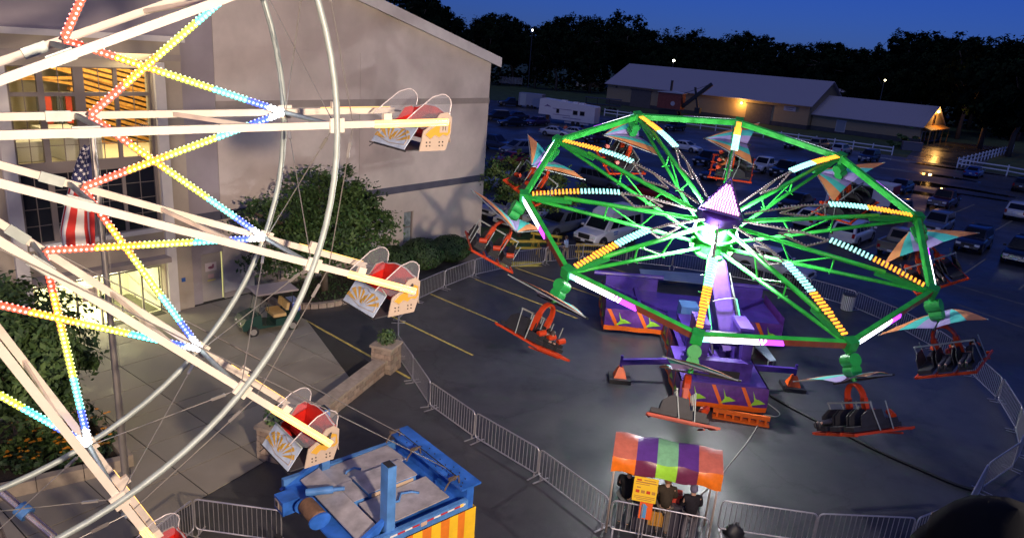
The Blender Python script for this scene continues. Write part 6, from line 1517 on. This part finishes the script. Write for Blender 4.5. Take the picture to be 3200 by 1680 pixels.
for k, w_ in ((.22, 1.9), (-.15, 1.4)): mb = MB(); mb.box((xs, -.095, 3.9 + k), (w_, .01, .16)); mb.build('print', mat('sign_print', (.16, .15, .18), .7), bs_)
def wall_lamp(b, loc, out, power, label=None):
    mb = MB(); mb.box(V(loc) + V(out) * .15, (.35, .3, .25)); lm = mb.build('wall_lamp', STEELD, b)
    mb = MB(); mb.ball(V(loc) + V(out) * .38 + V((0, 0, -.08)), .26, 12, 8); mb.build('lamp_globe', lamp_mat('sodium_glow', (1, .48, .09), 30), lm, True)
    o = point_light('sodium_light', V(loc) + V(out) * 1.6 + V((0, 0, -.3)), power, (1, .50, .12), .25, b)
xl = on_wall(bn, BL_, Pa, 2318, 0); wall_lamp(bn, (xl, -.05, 4.0), (0, -1, 0), 900)
mb = MB(); mb.box((2.8, -.08, 4.3), (.5, .2, .4)); mb.build('wall_vent', BASEB, bn)
Pw0 = px(2531, 405); Pw1 = Pw0 + UB * 21.25
wg, WL = barn('barn_wing', 'lower tan wing of the barn with lit gable end beside the driveway', Pw0, Pw1, 3.3, 6.9, 15.5, .5)
xw = on_wall(wg, WL, Pw0, 2632, 0); mb = MB(); mb.box((xw, -.05, 1.5), (2.0, .08, 2.4)); wd_ = mb.build('window', mat('wing_window_frame', (.42, .40, .40), .5), wg); mb = MB(); mb.box((xw, -.095, 1.5), (1.7, .02, 2.1)); mb.build('pane', mat('wing_pane', (.25, .27, .30), .15), wd_)
# gable end: window, canopy board over the shop front
mb = MB(); mb.box((WL + .05, 7.75, 4.6), (.08, 1.5, 2.2)); gw = mb.build('gable_window', mat('gable_frame', (.25, .12, .04), .6), wg); mb = MB(); mb.box((WL + .1, 7.75, 4.6), (.03, 1.1, 1.8)); mb.build('pane', CGL, gw)
mb = MB(); mb.prism([(WL + .05, .6, 3.15), (WL + 1.6, .6, 2.6), (WL + 1.6, .6, 2.8), (WL + .05, .6, 3.35)], (0, 14.3, 0)); mb.build('porch_roof', mat('porch_board', (.45, .22, .05), .6), wg)
for y in (2.0, 4.6, 7.4, 10.2, 12.8):
    mb = MB(); mb.box((WL + .05, y, 1.3), (.08, 1.9, 2.2)); f_ = mb.build('shop_window', mat('wing_window_frame', (.42, .40, .40), .5), wg); mb = MB(); mb.box((WL + .1, y, 1.3), (.03, 1.6, 1.9)); mb.build('pane', CGL, f_)
for y in (.7, 5.3, 10, 14.8): mb = MB(); mb.box((WL + 1.5, y, 1.3), (.16, .16, 2.6)); mb.build('porch_post', mat('porch_board', (.45, .22, .05), .6), wg)
wall_lamp(wg, (WL + .05, 7.75, 6.2), (1, 0, 0), 900)
# far grey-roofed shed behind
q = px(2660, 330); sh_ = empty('far_shed', 'small grey roofed shed behind the barn wing', 'shed', q, R(-42))
mb = MB(); mb.box((0, 0, 2.4), (9, 7, 4.8)); mb.build('wall', SID, sh_); mb = MB(); mb.prism([(-5, -4, 4.7), (-5, 0, 7.2), (-5, 4, 4.7)], (10, 0, 0)); mb.build('roof', BRF, sh_)
q = px(2870, 450); mb = MB(); mb.box((0, 0, .7), (3.2, 1.0, 1.4)); cb_ = empty('utility_cabinet', 'grey utility cabinet at the barn wing corner', 'cabinet', px(2846, 470), R(-10)); mb.build('cabinet', mat('cabinet_grey', (.12, .12, .14), .6), cb_); mb = MB(); mb.box((0, 0, 1.44), (3.3, 1.1, .08)); mb.build('lid', mat('cabinet_lid', (.16, .16, .18), .6), cb_)

# ------------------------------------------------------------------ white rail fences
FW = mat('fence_white', (.72, .74, .78), .5)
def fence(label, pts, sp_=2.4, h=1.35, end=None):
    r = empty('rail_fence', label, 'fence', pts[0], 0); o0 = V(pts[0])
    pm = MB().box((0, 0, h / 2), (.16, .16, h)).mesh('post', FW); first = True
    for a, b in zip(pts[:-1], pts[1:]):
        a, b = V((a.x, a.y, 0)), V((b.x, b.y, 0)); n = max(1, round((b - a).length / sp_))
        for k in range(n + 1):
            if k == 0 and not first: continue
            inst('post', pm, r, a.lerp(b, k / n) - o0, (0, 0, math.atan2((b - a).y, (b - a).x)))
        for k in range(n):
            p0, p1 = a.lerp(b, k / n) - o0, a.lerp(b, (k + 1) / n) - o0
            for z in (h * .82, h * .42): MB().bar(p0 + V((0, 0, z)), p1 + V((0, 0, z)), .05, .16).build('rail', FW, r)
        first = False
    return r
fence('white rail fence along the far lot edge before the barn', [V((16.5, 151.5, 0)), V((60, 118.5, 0))], 3.0, 1.5)
cn_ = px(2990, 524); fence('white rail fence running back along the driveway', [V((cn_.x + .4, cn_.y + .6, 0)), px(3162, 476)], 2.6, 1.5)
fence('white rail fence behind the bright blue sedan', [cn_, px(3145, 548), px(3300, 578)], 5.5, 1.5)

# ------------------------------------------------------------------ trees
BARK = mat('bark', (.10, .075, .055), .9, var=.3, vs=8, bump=.6, bs=15)
def leafset(nm, cs): return [mat('%s_%d' % (nm, i), c, .6 if nm != 'leaf_dark' else .95, var=.25, vs=3, spec=.35 if nm != 'leaf_dark' else .0) for i, c in enumerate(cs)]
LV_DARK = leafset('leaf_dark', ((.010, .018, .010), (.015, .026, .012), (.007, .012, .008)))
LV_MID = leafset('leaf_mid', ((.05, .10, .028), (.075, .13, .035), (.035, .07, .022)))
LV_LIT = leafset('leaf_lit', ((.10, .17, .035), (.15, .21, .05), (.06, .11, .03)))  # paler yellow-green: floodlit look put into the leaf colours
LV_BUSH = leafset('leaf_bush', ((.025, .055, .018), (.04, .075, .022), (.018, .038, .014)))
def crown_mb(lobes, n, size, seed, axis=None):
    r = random.Random(seed); mb = MB(); tot = sum(l[1][0] * l[1][1] * l[1][2] for l in lobes)
    for c, rad in lobes:
        rad = V(rad); k = int(n * rad.x * rad.y * rad.z / tot)
        clumps = []
        for _ in range(max(6, k // 60)):
            u = V((r.gauss(0, 1), r.gauss(0, 1), r.gauss(0, 1))).normalized() * (.40 + .70 * r.random() ** .6); clumps.append((u, r.uniform(.12, .28), r.randint(0, 2)))
        for _ in range(k):
            u, cr_, mi = r.choice(clumps)
            v = u + V((r.gauss(0, 1), r.gauss(0, 1), r.gauss(0, .8))) * cr_ * .55
            p = V((v.x * rad.x, v.y * rad.y, v.z * rad.z))
            if axis: p = axis @ p
            p += V(c)
            nrm = (v + V((r.uniform(-1, 1), r.uniform(-1, 1), r.uniform(-.3, 1.2)))).normalized(); rot = basis(nrm, V((r.uniform(-1, 1), r.uniform(-1, 1), r.uniform(-1, 1)))); s = size * r.uniform(.6, 1.35)
            mb.mi = mi if r.random() < .7 else r.randint(0, 2)
            mb.quad(*[p + rot @ V(q) for q in ((-s, 0, 0), (-.1 * s, -s * .5, s * .12), (s, 0, 0), (.1 * s, s * .5, s * .12))])
    return mb
def trunk_mb(h, r0, lobes, seed):
    r = random.Random(seed); mb = MB(); top = V((0, 0, h)); mb.path([(0, 0, 0), (.04 * r0, 0, h * .4), (0, .06, h * .75), top], [r0 * 1.25, r0, r0 * .85, r0 * .7], 8)
    for c, rad in lobes:
        for k in range(3):
            e = V(c) + V((r.uniform(-.5, .5) * rad[0], r.uniform(-.5, .5) * rad[1], r.uniform(-.3, .5) * rad[2])); st = V((0, 0, h * r.uniform(.6, 1))); m = (st + e) / 2 + V((r.uniform(-.2, .2), r.uniform(-.2, .2), .2)); mb.path([st, m, e], [r0 * .5, r0 * .32, r0 * .12], 5)
    return mb
def tree(name, label, loc, lobes, n, size, trunk_h, trunk_r, leaf, seed, axis=None, group=None):
    t = empty(name, label, 'tree', loc, 0, group)
    trunk_mb(trunk_h, trunk_r, lobes, seed).build('trunk', BARK, t, True); crown_mb(lobes, n, size, seed, axis).build('crown', leaf, t)
    return t
WA = Matrix((D, NN, ZZ)).transposed()       # hall axes: x along the wall, y away from it
tb = px(1014, 916)
z1_ = up(tb, 520); z0_ = up(tb, 862); zm = (z1_ + z0_) / 2
tree('broadleaf_tree', 'round leafy tree in the stone edged bed against the hall wall', tb, [(WA @ V((0, .1, zm + .2)), (2.7, 1.75, 2.3)), (WA @ V((2.2, 0, zm - .2)), (2.0, 1.5, 1.9)), (WA @ V((-2.0, .2, zm - .5)), (2.0, 1.5, 1.7)), (WA @ V((-.4, .1, zm + 1.3)), (1.3, 1.2, 1.5)), (WA @ V((3.4, 0, zm + .5)), (1.0, .9, 1.0))], 17000, .115, 2.6, .16, LV_MID, 11, WA)
tb2 = px(70, 1420); zc2 = up(tb2, 1090)
tree('broadleaf_tree', 'dark leafy tree by the hall entrance at the left picture edge', tb2, [((0, 0, zc2), (1.9, 1.9, 1.9)), ((.55, -.2, zc2 - 1.5), (1.5, 1.5, 1.4)), ((-.9, .5, zc2 + .9), (1.5, 1.5, 1.3)), ((.9, .3, zc2 - .3), (1.2, 1.3, 1.5))], 13000, .105, 2.0, .14, LV_MID, 12)
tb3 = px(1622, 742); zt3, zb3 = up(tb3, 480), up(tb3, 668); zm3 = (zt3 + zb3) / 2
tree('broadleaf_tree', 'small tree with lit-coloured pale green leaves on the grass strip behind the leftmost gliders', tb3, [((.6, 0, zm3), (2.4, 2.0, 1.7)), ((-1.4, 0, zm3 + .2), (1.5, 1.5, 1.5)), ((2.4, .3, zm3 - .3), (1.5, 1.4, 1.1)), ((-.6, 0, zm3 + 1.2), (.9, .9, 1.0))], 10000, .11, 2.2, .13, LV_LIT, 13)
# grass strip round that tree
gs = MB(); gpts = [px(1505, 760), px(1640, 775), px(1720, 760), px(1640, 720), px(1500, 712)]; gs.prism([V((p.x, p.y, .0)) for p in gpts], (0, 0, .08)); tag(gs.build('grass_island', mat('lawn', (.05, .10, .02), .9, var=.4, vs=3, bump=.8, bs=30)), kind='structure')
# stone edged bed at the hall tree
bed = empty('planting_bed', 'dark planting bed with curved stone edging round the hall tree', 'bed', tb)
mb = MB(); pts = []
for i in range(25): a = R(-10 + 200 * i / 24); pts.append(WA @ V((2.6 * math.cos(a), -.3 + 2.0 * math.sin(a), 0)))
soil = pts + [WA @ V((-2.7, -1.9, 0)), WA @ V((2.7, -1.9, 0))]
mb.prism(soil, (0, 0, .12)); mb.build('soil', mat('soil_mulch', (.025, .018, .013), .95, var=.4, vs=8, bump=.8, bs=25), bed)
me = MB().box((0, 0, .12), (.36, .26, .24)).mesh('edging_stone', STONE[1])
for i in range(24):
    a = (pts[i] + pts[i + 1]) / 2; d_ = pts[i + 1] - pts[i]; o = inst('edging_stone', me, bed, a * 1.03, (0, 0, math.atan2(d_.y, d_.x))); o.scale.x = d_.length / .37
    o.material_slots[0].link = 'OBJECT'; o.material_slots[0].material = rnd.choice(STONE)
mb = MB(); leaves_mb(mb, (0, .3, .22), 2.1, .12, 700, .06, 21); tag(mb.build('ground_cover', LV_BUSH, bed), kind='stuff')
# clipped bushes along the wall
for i, (q, w_, ty) in enumerate((((1240, 866), 1.25, 770), ((1330, 842), 1.25, 745), ((1418, 818), 1.2, 735))):
    b0 = px(*q) - NN * .3; h_ = up(b0, ty); lab = ('clipped round bush behind the middle gondola, leftmost of three by the wall', 'middle clipped round bush of three along the hall wall', 'clipped round bush nearest the hall corner')[i]
    t = empty('clipped_bush', lab, 'bush', b0, 0, 'clipped bushes along the hall'); r = random.Random(40 + i); mb = MB()
    for _ in range(5200):
        u = V((r.gauss(0, 1), r.gauss(0, 1), r.gauss(0, 1))).normalized(); rr = 1 - .16 * r.random() ** 2 + .05 * noise.noise(u * 3 + V((i, 0, 0)))
        p = V((u.x * w_ * rr, u.y * w_ * rr, h_ * .5 + u.z * h_ * .5 * rr)); nrm = (u + V((r.uniform(-.6, .6), r.uniform(-.6, .6), r.uniform(-.4, .8)))).normalized(); rot = basis(nrm, V((r.uniform(-1, 1), r.uniform(-1, 1), r.uniform(-1, 1)))); s = .065 * r.uniform(.6, 1.3)
        mb.mi = r.randint(0, 2); mb.quad(*[p + rot @ V(q_) for q_ in ((-s, 0, 0), (0, -s * .55, 0), (s, 0, 0), (0, s * .55, 0))])
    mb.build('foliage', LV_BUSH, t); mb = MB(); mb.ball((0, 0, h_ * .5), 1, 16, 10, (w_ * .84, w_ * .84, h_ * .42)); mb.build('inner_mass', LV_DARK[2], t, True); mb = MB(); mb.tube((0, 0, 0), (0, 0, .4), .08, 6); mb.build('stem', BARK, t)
mb = MB(); mb.add([tuple(W(s, .02, n)) for s, n in ((.5, 0), (13, 0), (13, 1.9), (.5, 2.4))], [(0, 1, 2, 3)]); tag(mb.build('mulch_strip', mat('soil_mulch', (.025, .018, .013), .95)), kind='structure')
# flower bed by the entrance, edged with a low stone kerb
b0_, b1_ = px(-40, 1568), px(404, 1462); b2_, b3_ = px(300, 1330), px(-200, 1330)
fbd = empty('flower_bed', 'flower bed with orange blooms behind a low concrete kerb', 'flower bed', b0_)
mb = MB(); mb.prism([V((p.x, p.y, .03)) - V(b0_) for p in (b0_, b1_, b2_, b3_)], (0, 0, .18)); mb.build('soil', mat('soil_mulch', (.025, .018, .013), .95), fbd)
kb = mat('kerb_concrete', (.30, .25, .19), .8, var=.15, vs=4, bump=.3, bs=25)
for a, b in ((b0_, b1_), (b1_, b2_)):
    n_ = max(1, round((b - a).length / 1.0))
    for k in range(n_): MB().bar(a.lerp(b, k / n_) - b0_ + V((0, 0, .2)), a.lerp(b, (k + .985) / n_) - b0_ + V((0, 0, .2)), .26, .40).build('kerb_block', kb, fbd)
FLW = mat('petal_orange', (.70, .28, .02), .6)
mbf, mbl = MB(), MB(); r = random.Random(5)
for k in range(46):
    u, v = r.random(), r.random(); p = (b0_.lerp(b1_, u)).lerp(b3_.lerp(b2_, u), .1 + .8 * v) - b0_; hgt = r.uniform(.35, .75)
    leaves_mb(mbl, p + V((0, 0, .2 + hgt * .5)), .28, hgt * .5, 60, .07, 100 + k)
    for _ in range(4):
        if u > .35 or r.random() < .5:
            c_ = p + V((r.uniform(-.25, .25), r.uniform(-.25, .25), .25 + hgt * r.uniform(.8, 1.1)))
            for q in range(5): a = 2 * PI * q / 5; mbf.quad(c_, c_ + V((.05 * math.cos(a), .05 * math.sin(a), .015)), c_ + V((.07 * math.cos(a + .6), .07 * math.sin(a + .6), .02)), c_ + V((.05 * math.cos(a + 1.2), .05 * math.sin(a + 1.2), .015)))
tag(mbl.build('foliage', LV_BUSH, fbd), kind='stuff'); tag(mbf.build('blossoms', FLW, fbd), kind='stuff')
# shrubs by the barn wing
for i, q in enumerate(((2800, 462), (2838, 452), (2878, 445), (2920, 437), (2950, 428))):
    b0 = px(*q); mb = crown_mb([((0, 0, 1.0), (1.9, 1.9, 1.1))], 500, .28, 60 + i); t = empty('shrub', 'dark rounded shrub in the row along the barn wing front', 'shrub', b0, 0, 'shrubs along the barn wing'); mb.build('foliage', LV_MID, t); MB().tube((0, 0, 0), (0, 0, .6), .1, 6).build('stem', BARK, t)

# ------------------------------------------------------------------ woods behind: single trees
protos = []
for s in range(5):
    r = random.Random(70 + s); lobes = []
    for _ in range(7): a, q = r.uniform(0, 2 * PI), r.uniform(0, .34); lobes.append(((math.cos(a) * q, math.sin(a) * q, r.uniform(.36, .80)), (r.uniform(.16, .26), r.uniform(.16, .26), r.uniform(.14, .22))))
    lobes.append(((0, 0, .62), (.3, .3, .30)))
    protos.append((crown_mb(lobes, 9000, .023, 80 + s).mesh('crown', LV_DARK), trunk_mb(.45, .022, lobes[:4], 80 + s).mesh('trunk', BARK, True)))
sk_line = [(1040, -40), (1080, 0), (1130, 20), (1170, 45), (1200, 35), (1260, 30), (1300, 42), (1340, 70), (1390, 45), (1430, 18), (1470, 40), (1510, 28), (1560, 25), (1580, 60), (1620, 75), (1680, 70), (1740, 88), (1780, 95), (1840, 80), (1900, 90), (1950, 105), (2000, 115), (2050, 100), (2100, 105), (2150, 117), (2200, 132), (2240, 115), (2280, 95), (2330, 75), (2380, 80), (2420, 100), (2470, 88), (2510, 100), (2540, 92), (2600, 110), (2680, 100)]
def skyl(x):
    x /= 1.2427
    for (a, ya), (b, yb) in zip(sk_line[:-1], sk_line[1:]):
        if a <= x <= b: return (ya + (yb - ya) * (x - a) / (b - a)) * 1.2427
    return -30 if x < 1040 else 130
r = random.Random(9)
def wood_tree(xp, depth, ytop, wide):
    dirn = _r * ((xp - CX) / F) + _u * (-(200 - CY) / F) + _f; k = depth / math.hypot(dirn.x, dirn.y)
    p = V((dirn.x * k, dirn.y * k, -.05)); h_ = max(7.0, up(p, ytop))
    t = empty('woodland_tree', 'dark leafy tree in the woods behind the lot', 'tree', p, r.uniform(0, 6.28), 'trees of the woods behind')
    c, tr_ = r.choice(protos); a = inst('crown', c, t); b = inst('trunk', tr_, t); wz = h_ * 1.06
    t.scale = (h_ * wide, h_ * wide, wz)
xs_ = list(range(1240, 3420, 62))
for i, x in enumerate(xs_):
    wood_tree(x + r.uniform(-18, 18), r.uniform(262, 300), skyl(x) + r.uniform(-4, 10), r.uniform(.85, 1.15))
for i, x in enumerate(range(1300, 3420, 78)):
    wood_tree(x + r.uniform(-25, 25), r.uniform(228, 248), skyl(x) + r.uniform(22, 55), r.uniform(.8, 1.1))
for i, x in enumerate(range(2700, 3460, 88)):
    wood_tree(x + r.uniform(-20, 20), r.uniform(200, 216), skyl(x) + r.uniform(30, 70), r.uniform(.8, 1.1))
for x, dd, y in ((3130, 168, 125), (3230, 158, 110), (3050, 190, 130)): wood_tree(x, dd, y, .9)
# under-storey so that no ground shows between the trunks
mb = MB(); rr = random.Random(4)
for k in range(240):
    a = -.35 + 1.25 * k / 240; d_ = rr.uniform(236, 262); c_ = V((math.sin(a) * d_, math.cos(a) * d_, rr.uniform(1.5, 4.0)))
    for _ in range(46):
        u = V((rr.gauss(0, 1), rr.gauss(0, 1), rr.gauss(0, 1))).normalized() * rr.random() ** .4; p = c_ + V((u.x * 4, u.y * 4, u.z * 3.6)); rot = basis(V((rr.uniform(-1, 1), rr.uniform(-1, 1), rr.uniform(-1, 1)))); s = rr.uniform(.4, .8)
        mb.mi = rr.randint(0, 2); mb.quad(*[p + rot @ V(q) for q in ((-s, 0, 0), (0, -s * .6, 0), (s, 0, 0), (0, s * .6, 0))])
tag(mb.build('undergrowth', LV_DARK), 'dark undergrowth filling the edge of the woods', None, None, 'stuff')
# distant street lamps glimpsed in the woods
def far_lamp(label, q, h_, dist, col, s):
    dirn = _r * ((q[0] - CX) / F) + _u * (-(q[1] - CY) / F) + _f; k = dist / math.hypot(dirn.x, dirn.y); p = CAMP + dirn * k
    t = empty('street_lamp', label, 'street lamp', (p.x, p.y, 0)); MB().tube((0, 0, 0), (0, 0, p.z), .1, 8).build('pole', STEELD, t); mb = MB(); mb.ball((0, -.3, p.z), s, 10, 6); mb.build('lamp_globe', lamp_mat('far_lamp_%d' % int(col[2] * 10), col, 14), t, True)
far_lamp('white street lamp above the barn roof', (2105, 190), 0, 222, (1, .96, .75), .34)
far_lamp('small street lamp high among the left trees', (1664, 95), 0, 224, (1, .98, .9), .26)
far_lamp('faint street lamp in the woods right of the barn', (2764, 251), 0, 196, (1, .9, .55), .20)
# ------------------------------------------------------------------ rider close by at the lower right, seat out of the frame
hdp = CAMP + (_r * ((3105 - CX) / F) + _u * (-(1790 - CY) / F) + _f) * 1.12
fwd = V((_f.x, _f.y, 0)).normalized(); hz_ = math.atan2(fwd.y, fwd.x); rp0 = hdp - Matrix.Rotation(hz_ - .35, 3, 'Z') @ V((.07, 0, 1.28))
pcl = person('person in a dark hood seen from behind at the lower right corner', rp0, hz_ - .35, 1.75, (.004, .005, .007), (.03, .03, .04), (.004, .005, .007), (.02, .015, .01), (.3, .3), seated=True, hood=True)
hd_top = V((.02, 0, 1.34))
sofs = rp0 - V((0, 0, 0))
sb = empty('gondola_bench', 'dark gondola bench under the rider at the lower right', 'bench', rp0, hz_ - .35)
mb = MB(); mb.box((0.05, 0, .36), (.5, 1.1, .10)); mb.build('seat', BLK, sb); mb = MB(); mb.box((-.24, 0, .62), (.08, 1.1, .55)); mb.build('backrest', BLK, sb)
mb = MB(); mb.box((.2, 0, -.02), (1.0, 1.1, .04)); mb.build('floor', BLK, sb)
for y in (-.57, .57): mb = MB(); mb.prism([(-.28, y, 0), (.65, y, 0), (.55, y, .55), (-.28, y, .8)], (0, .02, 0)); mb.build('side', BLK, sb)
